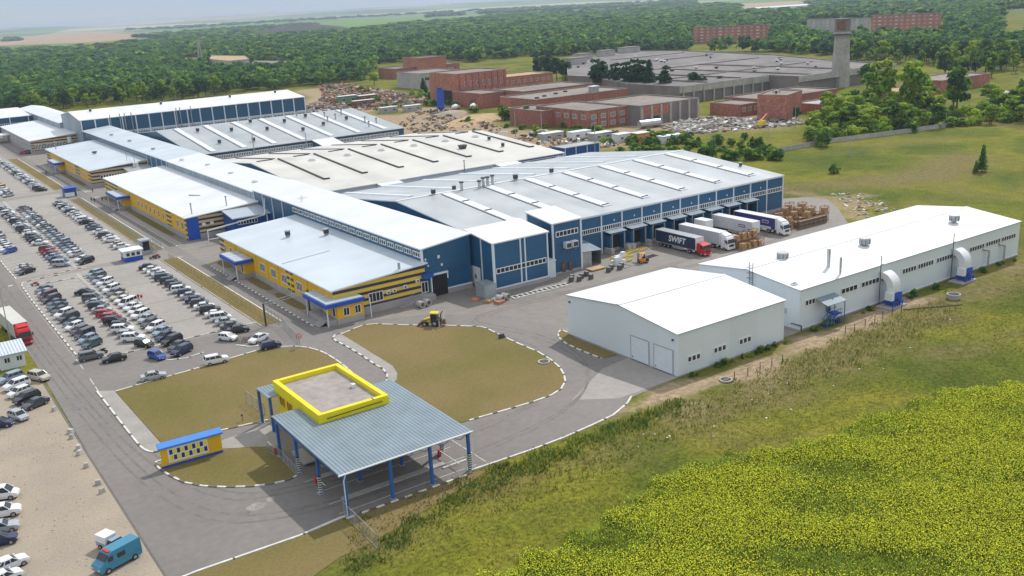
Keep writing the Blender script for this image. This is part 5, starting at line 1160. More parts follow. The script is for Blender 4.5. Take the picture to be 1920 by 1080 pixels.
# ------------------------------------------------------------------ lorries
def txt(s, size, m, parent, loc, rot, bold=.0, name='lettering', shear=0.0):
    cu = bpy.data.curves.new(name, 'FONT'); cu.body = s; cu.size = size; cu.extrude = .01; cu.offset = bold; cu.align_x = 'CENTER'; cu.shear = shear
    tmp = bpy.data.objects.new(name, cu); COL.objects.link(tmp)
    dg = bpy.context.evaluated_depsgraph_get(); me_ = bpy.data.meshes.new_from_object(tmp.evaluated_get(dg)); bpy.data.objects.remove(tmp)
    me_.materials.clear(); me_.materials.append(MT[m]); o = link(name, me_, parent, loc); o.rotation_euler = rot; return o
WM = MB(); WM.cyl((0, -.17, 0), .52, .34, 'rubber', 18, 'Y'); WM.cyl((0, -.19, 0), .27, .38, 'rim', 12, 'Y'); WHL = WM.mesh('wheel')
def lorry(label, loc, head, cabm, sidem, roofm='white_paint', cab=True, trl=13.6, h=3.95, deco=None, grp=None, s=1.1, sleeper=True, light=True):
    """x forward; cab front at x=0, trailer behind"""
    t = thing('lorry' if cab else 'trailer', label, 'lorry' if cab else 'trailer', loc, head, grp); t.scale = (s, s, s)
    xt = -2.6 if cab else 0
    mb = MB(); mb.box(xt-trl, xt, -1.27, 1.27, 1.15, h, sidem); mb.box(xt-trl-.02, xt+.02, -1.28, 1.28, 1.05, 1.2, 'steel')
    mb.box(xt-trl-.03, xt-trl+.1, -1.29, 1.29, 1.1, h+.03, 'steel'); mb.box(xt-.1, xt+.03, -1.29, 1.29, 1.1, h+.03, 'frame')
    for k in range(5): mb.box(xt-trl+(k+.6)*trl/5-.03, xt-trl+(k+.6)*trl/5+.03, -1.285, 1.285, 1.2, h-.1, sidem)
    tr = mb.build('trailer_body' if cab else 'box_body', t)
    mb = MB(); mb.box(xt-trl-.03, xt+.03, -1.3, 1.3, h+.0, h+.09, roofm); mb.build('roof', tr)
    mb = MB(); mb.box(xt-trl+.3, xt-.8, -.5, .5, .85, 1.05, 'dark_steel'); mb.box(xt-7.5, xt-4.2, -1.2, -1.1, .45, .95, 'steel'); mb.box(xt-7.5, xt-4.2, 1.1, 1.2, .45, .95, 'steel'); mb.box(xt-3.2, xt-2.9, -.9, -.7, .1, .9, 'steel'); mb.box(xt-3.2, xt-2.9, .7, .9, .1, .9, 'steel'); mb.build('chassis', tr)
    for x in (xt-trl+1.8, xt-trl+3.1, xt-trl+4.4):
        for y in (-1.05, 1.05): link('wheel', WHL, t, (x, y, .52))
    if cab:
        mb = MB()
        hz = 3.55 if sleeper else 2.95
        for y in ():
            pass
        mb.loft([[Vector((x, -1.22, zb)), Vector((x, -1.25, (zb+zt)/2)), Vector((x, -1.12, zt)), Vector((x, 1.12, zt)), Vector((x, 1.25, (zb+zt)/2)), Vector((x, 1.22, zb))] for x, zb, zt in
                 ((-2.3, .95, hz-.05), (-2.1, .85, hz), (-1.2, .75, hz-.02), (-.55, .55, hz-.45), (-.28, .45, 2.75 if sleeper else 2.6), (-.05, .42, 1.65), (0, .45, 1.2))], cabm)
        mb.box(-.2, .1, -1.2, 1.2, .35, .8, cabm); mb.box(-.1, .06, -.75, .75, .9, 1.45, 'dark_steel')
        if sleeper: mb.loft([[Vector((-2.3, -1.1, hz)), Vector((-2.3, 1.1, hz)), Vector((-2.3, .9, h)), Vector((-2.3, -.9, h))], [Vector((-.9, -1, hz-.1)), Vector((-.9, 1, hz-.1)), Vector((-.9, .8, hz+.02)), Vector((-.9, -.8, hz+.02))]], cabm)
        c_ = mb.build('cab', t)
        mb = MB(); zt_ = 2.62 if sleeper else 2.5; mb.hexa([(-.07, -1.1, 1.7), (-.02, -1.1, 1.72), (-.02, 1.1, 1.72), (-.07, 1.1, 1.7), (-.31, -1.03, zt_), (-.24, -1.03, zt_), (-.24, 1.03, zt_), (-.31, 1.03, zt_)], 'glass'); mb.build('windscreen', c_)
        for sgn in (-1, 1):
            mb = MB(); mb.hexa([(-1.2, sgn*1.22-.03, 1.75), (-.3, sgn*1.22-.03, 1.75), (-.3, sgn*1.22+.03, 1.75), (-1.2, sgn*1.22+.03, 1.75), (-1.2, sgn*1.2-.03, 2.5), (-.5, sgn*1.2-.03, 2.5), (-.5, sgn*1.2+.03, 2.5), (-1.2, sgn*1.2+.03, 2.5)], 'glass'); mb.build('window', c_)
            mb = MB(); mb.box(-.05, .12, sgn*.92-.2, sgn*.92+.2, .55, .78, 'light_lens'); mb.build('headlight', c_)
            mb = MB(); mb.box(-.3, -.1, sgn*1.42-.1, sgn*1.42+.1, 1.7, 2.4, 'dark_steel'); mb.build('mirror', c_)
            mb = MB(); mb.box(-2.2, -.6, sgn*1.1-.1, sgn*1.1+.1, .4, .95, cabm if sleeper else 'dark_steel'); mb.build('side_skirt', c_)
        mb = MB(); mb.box(-5.9, -2.2, -.45, .45, .7, 1.0, 'dark_steel'); mb.build('frame', t)
        for x in (-1.0, -4.7):
            for y in (-1.05, 1.05): link('wheel', WHL, t, (x, y, .52))
    return t, tr, xt
D = radians(-90)
t, tr, xt = lorry('red cab lorry with dark blue curtain trailer lettered SWIFT at a loading dock', (173.2, 168.3, .04), D, 'red_paint', 'navy_tarp', 'galv', sleeper=False)
txt('SWIFT', 2.0, 'frame', tr, (xt-6.2, -1.30, 1.95), (pi/2, 0, 0), .05, shear=.15)
t, tr, xt = lorry('white lorry with plain pale trailer, second from the left at the loading docks', (181.5, 168.0, .04), D, 'white_paint', 'grey_tarp')
t, tr, xt = lorry('white trailer without cab bearing a dark blue lettered plate, at the docks', (195.9, 172.6, .04), D, 'white_paint', 'grey_tarp', cab=False)
mb = MB(); mb.box(xt-4.6, xt-2.4, -1.32, -1.285, 2.3, 3.0, 'indigo_tarp'); mb.build('name_plate', tr)
mb = MB()
for k in range(7): mb.box(xt-4.4+k*.27, xt-4.22+k*.27, -1.335, -1.32, 2.5, 2.8, 'frame')
mb.box(xt-11.2, xt-6.2, -1.30, -1.283, 2.55, 2.66, 'roof_blue'); mb.box(xt-1.9, xt-1.0, -1.3, -1.283, 1.3, 1.9, 'frame'); mb.build('lettering_strip', tr)
t, tr, xt = lorry('white cab lorry with indigo blue curtain trailer beside the stacked crates', (203.3, 168.3, .04), D, 'white_paint', 'indigo_tarp')
mb = MB(); mb.box(xt-5.2, xt-1.4, -1.32, -1.285, 1.2, 1.75, 'grey_tarp'); mb.box(xt-4.2, xt-2.2, -1.32, -1.285, 2.5, 3.2, 'frame'); mb.box(xt-4.1, xt-2.3, -1.335, -1.32, 2.6, 3.1, 'indigo_tarp'); mb.build('name_plate', tr)
t = thing('trailer', 'low flat trailer with pale cover parked between the white lorry and the white trailer', 'trailer', (188.2, 173, .04), D); t.scale = (1.1,)*3
mb = MB(); mb.box(-9, 0, -1.25, 1.25, .95, 1.6, 'galv'); mb.box(-12.5, -8.5, -1.3, 1.3, 1.0, 4.2, 'frame'); mb.box(-6, -3, -1, 1, 1.6, 1.7, 'frame'); mb.build('bed', t)
for x in (-10, -8.7, -1.5):
    for y in (-1.05, 1.05): link('wheel', WHL, t, (x, y, .52))
t, tr, xt = lorry('lorry with red cab and long white box parked on the street beside the guard hut', (22.4, 219.6, .04), radians(-86), 'red_paint', 'grey_tarp', 'roof_cream', trl=14.5, h=3.9, sleeper=True, s=1.12)
mb = MB(); mb.box(xt+.03, xt+.08, -1.2, 1.2, 2.6, 3.9, 'red_paint'); mb.box(xt+.08, xt+.10, -.6, .5, 3.2, 3.6, 'frame'); mb.build('bulkhead', tr)
# ------------------------------------------------------------------ backhoe loader
t = thing('backhoe_loader', 'yellow backhoe loader with yellow cab roof beside the rounded lawn', 'backhoe', (93.4, 170.3, .04), radians(132)); t.scale = (1.0,)*3
mb = MB(); mb.loft([[Vector((x, -w_, zb)), Vector((x, w_, zb)), Vector((x, w_*.85, zt)), Vector((x, -w_*.85, zt))] for x, w_, zb, zt in ((-.2, .5, .8, 1.75), (.9, .45, .8, 1.65), (1.75, .38, .85, 1.35))], 'yellow_paint'); mb.box(-1.6, 1.9, -.4, .4, .6, .95, 'dark_steel')
mb.box(-1.7, .1, -.7, .7, .9, 1.35, 'dark_steel'); mb.build('body', t)
mb = MB(); mb.taper(-1.35, .05, -.68, .68, 1.35, 2.75, .08, .08, 'glass')
for x, y in ((-1.35, -.68), (-1.35, .68), (.05, -.68), (.05, .68), (-.65, -.68), (-.65, .68)): mb.bar((x, y, 1.35), (x*.93, y*.9, 2.8), .05, 'dark_steel')
mb.build('cab', t)
mb = MB(); mb.taper(-1.6, .3, -.85, .85, 2.78, 2.95, .12, .12, 'yellow_paint'); mb.build('roof', t)
for x, r in ((1.35, .52), (-.9, .72)):
    for y in (-.85, .85):
        m_ = MB(); m_.cyl((0, -.2, 0), r, .4, 'rubber', 18, 'Y'); m_.cyl((0, -.21, 0), r*.5, .42, 'steel', 12, 'Y'); w_ = link('wheel', m_.mesh('wheel'), t, (x, y, r))
        m_ = MB(); m_.box(x-r*.9, x+r*.9, y-.24, y+.24, 2*r-.02, 2*r+.08, 'dark_steel'); m_.build('mudguard', t)
mb = MB()
for y in (-.55, .55): mb.bar((.3, y, 1.5), (1.9, y, 1.1), .09, 'rust'); mb.bar((1.9, y, 1.1), (2.6, y, .45), .09, 'rust')
mb.hexa([(2.4, -1.1, .1), (3.2, -1.1, .05), (3.2, 1.1, .05), (2.4, 1.1, .1), (2.3, -1.1, .8), (2.5, -1.1, .8), (2.5, 1.1, .8), (2.3, 1.1, .8)], 'rust'); mb.build('loader_bucket', t)
mb = MB(); mb.box(-2.0, -1.6, -.9, .9, .3, 1.3, 'dark_steel'); mb.bar((-2.0, 0, 1.0), (-2.1, .1, 2.7), .14, 'dark_steel'); mb.bar((-2.1, .1, 2.7), (-2.7, .1, 3.3), .12, 'dark_steel'); mb.bar((-2.7, .1, 3.3), (-2.75, .1, 1.7), .11, 'frame'); mb.taper(-3.1, -2.4, -.3, .5, .5, 1.5, .12, .1, 'rust')
for y in (-.9, .9): mb.bar((-1.9, y, 1.3), (-1.9, y, .1), .1, 'frame')
mb.build('backhoe_arm', t)
# forklift
t = thing('forklift', 'yellow forklift among the pallets in front of the loading docks', 'forklift', (157.5, 175.6, .04), radians(160)); t.scale = (1.15,)*3
mb = MB(); mb.taper(-1.3, .8, -.55, .55, .3, 1.05, .08, .03, 'orange'); mb.box(-1.4, -.7, -.57, .57, .3, 1.15, 'dark_steel'); mb.build('body', t)
mb = MB()
for x, y in ((-.9, -.5), (-.9, .5), (.45, -.5), (.45, .5)): mb.bar((x, y, 1.0), (x*.8, y, 2.1), .04, 'dark_steel')
mb.box(-.8, .5, -.55, .55, 2.1, 2.17, 'orange'); mb.build('roll_cage', t)
mb = MB(); mb.box(-.6, -.1, -.3, .3, 1.0, 1.3, 'rubber'); mb.box(-.65, -.5, -.3, .3, 1.2, 1.7, 'rubber'); mb.build('seat', t)
mb = MB()
for y in (-.35, .35): mb.box(.85, .97, y-.05, y+.05, .1, 2.3, 'dark_steel'); mb.box(.97, 2.1, y-.07, y+.07, .1, .15, 'dark_steel')
mb.build('mast', t)
for x, y in ((-.9, -.5), (-.9, .5), (.55, -.5), (.55, .5)):
    m_ = MB(); m_.cyl((0, -.13, 0), .3, .26, 'rubber', 12, 'Y'); m_.cyl((0, -.14, 0), .15, .28, 'rim', 8, 'Y'); link('wheel', m_.mesh('wheel'), t, (x, y, .3))
# ------------------------------------------------------------------ people
def person(x, y, rz, label, top='cloth_dark', leg='cloth_dark', s=1.08, stride=.18):
    V = [(0, 0, .95), (0, 0, 1.2), (0, 0, 1.42), (0, 0, 1.53), (.02, 0, 1.68), (0, .1, .9), (stride*.5, .11, .5), (stride*.6, .11, .08), (stride*.6+.15, .12, .04), (0, -.1, .9), (-stride*.3, -.11, .5), (-stride, -.11, .1), (-stride+.14, -.12, .04),
         (0, .2, 1.4), (-.04, .25, 1.12), (.06, .25, .88), (0, -.2, 1.4), (.06, -.25, 1.12), (.16, -.24, .9)]
    Ed = [(0, 1), (1, 2), (2, 3), (3, 4), (0, 5), (5, 6), (6, 7), (7, 8), (0, 9), (9, 10), (10, 11), (11, 12), (2, 13), (13, 14), (14, 15), (2, 16), (16, 17), (17, 18)]
    Rr = [.15, .15, .15, .06, .105, .10, .065, .045, .05, .10, .065, .045, .05, .07, .05, .04, .07, .05, .04]
    me_ = bpy.data.meshes.new('person'); me_.from_pydata(V, Ed, []); me_.update()
    o = bpy.data.objects.new('person', me_); COL.objects.link(o)
    md = o.modifiers.new('s', 'SKIN'); sv = me_.skin_vertices[0].data
    for i, r in enumerate(Rr): sv[i].radius = (r, r)
    sv[0].use_root = True; o.modifiers.new('b', 'SUBSURF').levels = 1
    dg = bpy.context.evaluated_depsgraph_get(); m2 = bpy.data.meshes.new_from_object(o.evaluated_get(dg)); bpy.data.objects.remove(o)
    m2.materials.clear()
    for k in (leg, top, 'skin', 'hair'): m2.materials.append(MT[k])
    for p in m2.polygons:
        z = p.center.z; a = abs(p.center.y)
        p.material_index = 0 if z < .93 and a < .2 else (3 if (z > 1.7 or (z > 1.6 and p.center.x < 0)) else (2 if z > 1.5 or (z < .95 and a > .2) else 1))
    o = link('person', m2, None, (x, y, .04), rz); o.scale = (s, s, s); return tag(o, label, 'person')
for (px_, py_), rz, lb, tp, lg in ((K(1042, 258), 1.6, 'person in red clothes walking in the car park aisle, the left one of two', 'cloth_red', 'cloth_dark'), (K(1066, 262), 1.6, 'person in red with a white top walking in the aisle, right of two', 'cloth_red', 'cloth_white'),
    (K2(350, 192), 1.5, 'person in dark clothes walking by the third office porch', 'cloth_dark', 'cloth_dark'), (K2(697, 325), -1.2, 'person in dark clothes walking on the road by the dark blue kiosk', 'cloth_dark', 'cloth_blue'),
    (K2(688, 394), -1.6, 'person in dark blue, left of two walking down the inner road', 'cloth_blue', 'cloth_dark'), (K2(711, 400), -1.6, 'person in black, right of two walking down the inner road', 'cloth_dark', 'cloth_dark'),
    (K2(770, 392), 1.5, 'person in dark clothes on the footway before the second office', 'cloth_dark', 'cloth_dark'), (K2(1577, 700), .4, 'person in grey walking along the kerb behind the nearest office', 'cloth_blue', 'cloth_dark')):
    person(px_, py_, rz, lb, tp, lg)
# ------------------------------------------------------------------ bicycles and motorcycles
def bike_mesh(c1='dark_steel'):
    mb = MB()
    for x in (-.52, .52):
        for k in range(12):
            a, b_ = k*pi/6, (k+1)*pi/6; mb.bar((x+.34*cos(a), 0, .35+.34*sin(a)), (x+.34*cos(b_), 0, .35+.34*sin(b_)), .025, 'rubber')
        for k in range(3): a = k*pi/3; mb.bar((x-.33*cos(a), 0, .35-.33*sin(a)), (x+.33*cos(a), 0, .35+.33*sin(a)), .008, 'steel')
    for a, b_ in (((-.52, .35), (-.1, .35)), ((-.1, .35), (-.2, .85)), ((-.2, .8), (.38, .82)), ((-.1, .35), (.4, .78)), ((.38, .95), (.52, .35)), ((-.52, .35), (-.18, .75))): mb.bar((a[0], 0, a[1]), (b_[0], 0, b_[1]), .022, c1)
    mb.bar((.36, -.25, .98), (.36, .25, .98), .018, 'dark_steel'); mb.box(-.32, -.08, -.07, .07, .85, .9, 'rubber'); return mb
bm1 = bike_mesh().mesh('bicycle'); bm2 = bike_mesh('red_paint').mesh('bicycle')
for k in range(12):
    u = k/11; x, y = G(445+u*42, 641+4*sin(u*3.14)-u*9)
    o = link('bicycle', bm2 if k % 4 == 1 else bm1, None, (x, y, .05), radians(60+rc.uniform(-15, 15))); o.scale = (1.1,)*3
    tag(o, f'{"red" if k % 4 == 1 else "dark"} bicycle, {ORD[k].replace("nearest", "first")} from left in the stand between white cars', 'bicycle', 'bicycles in the stand')
kerb([G(443, 648), G(470, 651), G(486, 649)], w=.3, h=.2, a=6, b=.1)
def moto(x, y, rz, label, c='dark_steel'):
    t = thing('motorcycle', label, 'motorcycle', (x, y, .04), rz); t.scale = (1.15,)*3
    mb = MB(); mb.taper(-.5, .35, -.15, .15, .4, .85, .08, .03, c); mb.bar((.35, 0, .95), (.7, 0, .3), .05, 'steel'); mb.bar((.3, -.35, 1.02), (.3, .35, 1.02), .03, 'dark_steel'); mb.box(.3, .42, -.1, .1, .8, 1.0, 'light_lens'); mb.build('frame', t)
    mb = MB(); mb.box(-.75, -.05, -.14, .14, .82, .92, 'rubber'); mb.build('seat', t)
    for q in (-.65, .7): m_ = MB(); m_.cyl((q, -.06, .3), .3, .12, 'rubber', 14, 'Y'); m_.cyl((q, -.065, .3), .13, .13, 'rim', 8, 'Y'); m_.build('wheel', t)
moto(*K(770, 650), radians(150), 'dark motorcycle parked behind the grey SUV at the street corner')
moto(*K(265, 145), radians(150), 'red motorcycle at the far end of the row on the street kerb', 'red_paint')
moto(*G(288, 486), radians(150), 'dark motorcycle beside the far end of the verge row, left of two'); moto(*G(294, 484), radians(150), 'red motorcycle beside the far end of the verge row, right of two', 'red_paint')

# ------------------------------------------------------------------ yard clutter
def crate_mesh(kind=0):
    mb = MB(); mb.box(-.9, .9, -.65, .65, 0, .14, 'wood'); mb.box(-.95, .95, -.6, -.45, .14, .22, 'wood')
    if kind == 0: mb.box(-.7, .7, -.5, .5, .14, 1.35, 'card')
    else: mb.taper(-.6, .6, -.45, .45, .14, 1.1, .25, .1, 'card')
    for x in (-.88, .88):
        for y in (-.62, .62): mb.bar((x, y, .1), (x, y, 1.6), .045, 'rust')
    for y in (-.62, .62): mb.bar((-.88, y, 1.6), (.88, y, 1.6), .045, 'rust'); mb.bar((-.88, y, .2), (.88, y, 1.55), .03, 'rust')
    for x in (-.88, .88): mb.bar((x, -.62, 1.6), (x, .62, 1.6), .045, 'rust'); mb.bar((x, -.62, .2), (x, .62, 1.55), .03, 'rust')
    return mb.mesh('crate')
CM = [crate_mesh(0), crate_mesh(1)]
def crate(x, y, z, rz, lab, grp, k=0, s=1.25): o = link('crate', CM[k], None, (x, y, z), rz); o.scale = (s, s, s); tag(o, lab, 'crate', grp)
for i in range(4):
    for j in range(2):
        for k in range(1 if j == 0 else 2): crate(184.2+i*2.0, 166.6+j*2.0, .04+k*1.95*1.05, radians(rc.uniform(-5, 5)), 'framed cardboard crate on a pallet in the small stack beside the white lorry', 'crates in the small stack by the white lorry', (i+j) % 2)
for i in range(7):
    for j in range(5):
        for k in range(1 if (i+j) % 3 else 2):
            if i < 3 and j > 2: continue
            crate(209.5+i*2.45, 172.6+j*2.6, .04+k*2.05, radians(rc.uniform(-4, 4)), 'framed cardboard crate in the big stack near the east end of the docks', 'crates in the big stack by the docks', rc.randint(0, 1))
MT['mesh_brown'] = mat('mesh_brown', (.17, .125, .095), .9, 0, .2, 3)
mb = MB()
for i in range(6): mb.box(211+i*2.0, 211+i*2.0+1.8, 170.4, 171.4, .04, 2.2, 'mesh_brown')
for z in (.2, 1.2, 2.15): mb.box(210.9, 222.9, 170.2, 170.4, z, z+.07, 'wood')
tag(mb.build('mesh_cage'), 'row of rusty mesh cages standing before the big crate stack', 'cage')
def ring_mesh(r, h, t_, m): # hollow ring
    mb = MB(); n_ = 18
    def R(rr, z): return [Vector((rr*cos(2*pi*k/n_), rr*sin(2*pi*k/n_), z)) for k in range(n_)]
    mb.loft([R(r, 0), R(r, h), R(r-t_, h), R(r-t_, .02)], m, cap=False); return mb
for (x, y, lab) in ((*G(1020, 680), 'pale concrete manhole ring on the east side of the rounded lawn'), (*G(1361, 714), 'pale concrete manhole ring beside the dirt track below the storage hall'), (183.8, 108.0, 'concrete well ring in the grass beyond the dirt track')):
    big = x > 180; o = ring_mesh(1.15 if not big else 1.4, .25 if not big else 1.0, .25, 'old_conc').build('manhole_ring', None, (x, y, .08)); tag(o, lab, 'manhole')
    MB().cyl((0, 0, 0), .5, .2, 'dark_steel', 12).build('cover', o)
for i, (x, y, rz) in enumerate(((97.9, 183.0, .1), (99.7, 183.4, .1), (113.4, 174.1, .3), (115.1, 174.4, .3))):
    n_ = 16
    mb = MB(); Rf = lambda rr, q: [Vector((rr*cos(2*pi*k/n_), q, rr*sin(2*pi*k/n_)+.75)) for k in range(n_)]
    mb.loft([Rf(.75, -.9), Rf(.75, .9), Rf(.5, .9), Rf(.5, -.9), Rf(.75, -.9)], 'old_conc', cap=False); o = mb.build('concrete_pipe', None, (x, y, .04)); o.rotation_euler.z = rz
    tag(o, ('left', 'right')[i % 2]+' one of two short concrete pipes '+('by the striped end of the nearest office' if i < 2 else 'by the grey cabinet of the blue block'), 'pipe', 'short concrete pipes')
t = thing('switch_cabinet', 'grey green metal switch cabinet standing in front of the blue block corner', 'cabinet'); mb = MB(); mb.box(111.6, 114.6, 177.3, 181.4, .1, 3.3, mat('cabinet_green', (.36, .43, .44), .5, 0, .05)); mb.build('body', t); mb = MB(); mb.box(111.5, 114.7, 177.2, 181.5, 3.3, 3.45, 'galv'); mb.build('roof', t); mb = MB(); mb.box(111.55, 111.6, 177.8, 180.9, .4, 3, 'steel'); mb.build('door', t)
for i, (x, y, m_, w) in enumerate(((109.6, 178.5, 'brick2', 2), (111.2, 175.4, 'wood', 2.2), (112.9, 175.5, 'frame', 1.7), (112.6, 173.1, 'brick2', 2.3))):
    mb = MB(); mb.box(-w/2, w/2, -.9, .9, 0, .15, 'wood'); mb.box(-w/2+.1, w/2-.1, -.8, .8, .15, .5+.1*(i % 2), m_); o = mb.build('pallet', None, (x, y, .04)); o.rotation_euler.z = .5-.1*i
    tag(o, ('brick red', 'pale wooden', 'white wrapped', 'red brown')[i]+' loaded pallet on the ground beside the grey switch cabinet', 'pallet', 'pallets by the cabinet')
mb = MB()
for y in (173.0, 174.8): mb.box(116.5, 133, y-.1, y+.1, .04, .3, 'kerb_white')
for k in range(24): mb.box(116.7+k*.69, 117.05+k*.69, 173.1, 174.7, .04, .24, 'dark_steel' if k % 2 else 'kerb_white')
tag(mb.build('ladder_frame'), 'long flat frame of dark and white rungs lying along the blue block', 'frame')
ty = MB(); MT['spool_grey'] = mat('spool_grey', (.11, .11, .115), .8, 0, .2, 2); rr_ = ring_mesh(.62, .36, .28, 'spool_grey'); 
for k in range(3): 
    n0 = len(ty.v); ty.v += [(v[0]+.04*k, v[1], v[2]+.37*k) for v in rr_.v]; k_ = ty.mi('spool_grey'); ty.f += [tuple(i+n0 for i in f) for f in rr_.f]; ty.m += [k_]*len(rr_.f)
ty.cyl((0.05, 0, 1.12), .34, .05, 'kerb_grey', 14); tym = ty.mesh('reel_stack')  # stacked grey spools under a pale top plate
for i, (x, y) in enumerate(((134.6, 175.2), (136.2, 174.2), (138.0, 175.6), (139.3, 173.6), (140.2, 176.4), (135.8, 176.6))):
    o = link('spool_stack', tym, None, (x, y, .04)); o.scale = (1.0,)*3; tag(o, 'stack of grey spools with pale top before the foot of the tall tower', 'spools', 'spool stacks before the tower')
for i, (x, y) in enumerate(((146.2, 175.2), (148.0, 176.4), (149.4, 174.8), (151, 176.0))):
    o = link('spool_stack', tym, None, (x, y, .04)); o.scale = (1.05,)*3; tag(o, 'stack of grey spools with pale top in the yard before the lean-to store', 'spools', 'spool stacks before the lean-to store')
mb = MB()
for k in range(9):
    x, y, z = 151.6+(k % 3)*1.1, 178.6+(k // 3 % 2)*1.1, .04+(k//4)*1.0; mb.taper(x-.6, x+.6, y-.55, y+.55, z, z+1.0, .12, .1, 'frame')
tag(mb.build('bag_pile'), 'pile of white bulk bags beside the lean-to store', 'bags')
def flat_rack(x, y, rz, m, lab, grp=None, n_=5, L=3.2, W=1.4, H=.5):
    mb = MB()
    for q in (-W/2, W/2): mb.box(-L/2, L/2, q-.07, q+.07, H-.12, H, m)
    for k in range(n_): mb.box(-L/2+k*L/(n_-1)-.07, -L/2+k*L/(n_-1)+.07, -W/2, W/2, H-.14, H-.02, m)
    for a in (-L/2, L/2):
        for q in (-W/2, W/2): mb.box(a-.07, a+.07, q-.07, q+.07, 0, H, m)
    o = mb.build('steel_rack', None, (x, y, .04)); o.rotation_euler.z = rz; tag(o, lab, 'rack', grp)
for x, y, rz in ((154.5, 181.5, .4), (156.2, 183.6, .1), (158.3, 182.6, -.2), (159.5, 184.5, .3), (162.5, 185.3, 0), (155.5, 179.5, .2), (165.8, 185.0, .1)): flat_rack(x, y, rz, 'yellow_paint', 'low yellow steel rack lying near the loading docks', 'yellow racks by the docks')
flat_rack(153.6, 176.8, .15, 'steel', 'grey steel frame lying flat left of the forklift', None, 3, 5.5, 3.4, .15); flat_rack(162.5, 178.4, .1, 'dark_steel', 'dark ladder-like frame lying right of the forklift', None, 8, 4.6, 1.6, .15)
mb = MB(); mb.box(-2.2, 2.2, -1.3, 1.3, .2, .4, 'sand'); mb.box(-2, 2, -1, -.8, 0, .2, 'wood'); mb.box(-2, 2, .8, 1, 0, .2, 'wood'); o = mb.build('board_stack', None, (145.5, 179.3, .04)); tag(o, 'pale flat stack of boards on the ground beside the tower', 'boards')
# concrete blocks and debris on the street edge
for i, (px_, py_) in enumerate(((102, 770), (133, 812), (135, 822), (148, 842), (150, 852), (163, 876), (185, 908), (192, 924))):
    x, y = G(px_, py_); mb = MB(); w = rc.uniform(.35, .6); mb.taper(-w, w, -w*.7, w*.7, 0, .7, .1, .08, 'old_conc'); o = mb.build('concrete_block', None, (x, y, .04)); o.rotation_euler.z = rc.uniform(0, 3)
    tag(o, f'rough pale concrete block, {ORD[i].replace("nearest", "first")} from the hut end along the gravel lot edge', 'block', 'concrete blocks on the gravel lot edge')

# ------------------------------------------------------------------ fences, posts, lamps, signs
def fence(name, pts, h, step, m, label, infill='bars', grp=None):
    t = thing(name, label, 'fence', group=grp); P = [Vector((x, y, 0)) for x, y in pts]; pb = MB(); rb = MB(); k = 0
    pm = MB(); pm.box(-.05, .05, -.05, .05, 0, h+.05, m); pm = pm.mesh('post')
    for A, B in zip(P, P[1:]):
        L = (B-A).length; d = (B-A)/L; n_ = max(1, round(L/step))
        for i in range(n_+1):
            q = A+d*(L*i/n_)
            if k < 60: link('post', pm, t, (q.x, q.y, 0)); k += 1
        for z in ((.15, h) if infill != 'wire' else (h*.5, h)): rb.bar(A+Vector((0, 0, z)), B+Vector((0, 0, z)), .035 if infill != 'wire' else .02, m)
        if infill == 'bars':
            nb = int(L/.28)
            for i in range(nb): q = A+d*(L*(i+.5)/nb); rb.bar(q+Vector((0, 0, .15)), q+Vector((0, 0, h)), .014, m, 3)
        if infill == 'solid': rb.obox((A+B)/2+Vector((0, 0, h/2)), d*L/2, Vector((-d.y, d.x, 0))*.06, Vector((0, 0, h/2-.05)), m)
    rb.build('mesh_panel', t); return t
fence('mesh_fence', [(67.8, 200), (67.8, 274)], 1.7, 3, mat('rusty_mesh', (.42, .33, .14), .7, 0, .1), 'rusty mesh fence along the verge nearest the big lawns')
fence('mesh_fence', [(67.8, 300), (67.8, 398)], 1.7, 3, MT['galv'], 'mesh fence along the verge between the booth and the dark blue kiosk')
fence('mesh_fence', [(64.5, 297), (69.5, 297), (69.5, 288), (66, 284), (66, 280)], 2.2, 2.5, 'galv', 'grey mesh fence round the turnstile kiosk')
fence('mesh_fence', [G(498, 592), G(530, 614), G(562, 650)], 2.4, 2.2, 'galv', 'grey mesh fence running from the gantry post to the red sign')
fence('field_fence', [G(1377, 712), G(1402, 705), G(1425, 695), G(1447, 687), G(1467, 680)], 1.5, 3.2, 'dark_steel', 'thin dark wire fence curving beside the dirt track, lower stretch', 'wire')
fence('field_fence', [G(1585, 625), G(1602, 622), G(1622, 612), G(1640, 605), G(1655, 597), G(1690, 585)], 1.5, 3.2, 'dark_steel', 'thin dark wire fence beside the dirt track, upper stretch', 'wire')
fence('gate_fence', [G(463, 755), G(497, 779)], 2.3, 2.4, 'steel', 'open grey steel gate leaf on the lawn left of the gatehouse')
fence('gate_fence', [G(502, 848), G(526, 860), G(556, 892)], 1.6, 1.6, 'steel', 'grey railing between the wedge lawn and the canopy posts')
fence('gate_fence', [G(646, 968), G(708, 1030)], 2.2, 3, 'steel', 'open blue grey gate leaf swung out beyond the canopy corner')
fence('concrete_fence', [G(1985, 205), G(1920, 215), G(1800, 235), G(1700, 250), G(1560, 268), G(1455, 287)], 2.0, 6, 'old_conc', 'long grey concrete fence between the grass field and the scrub', 'solid')
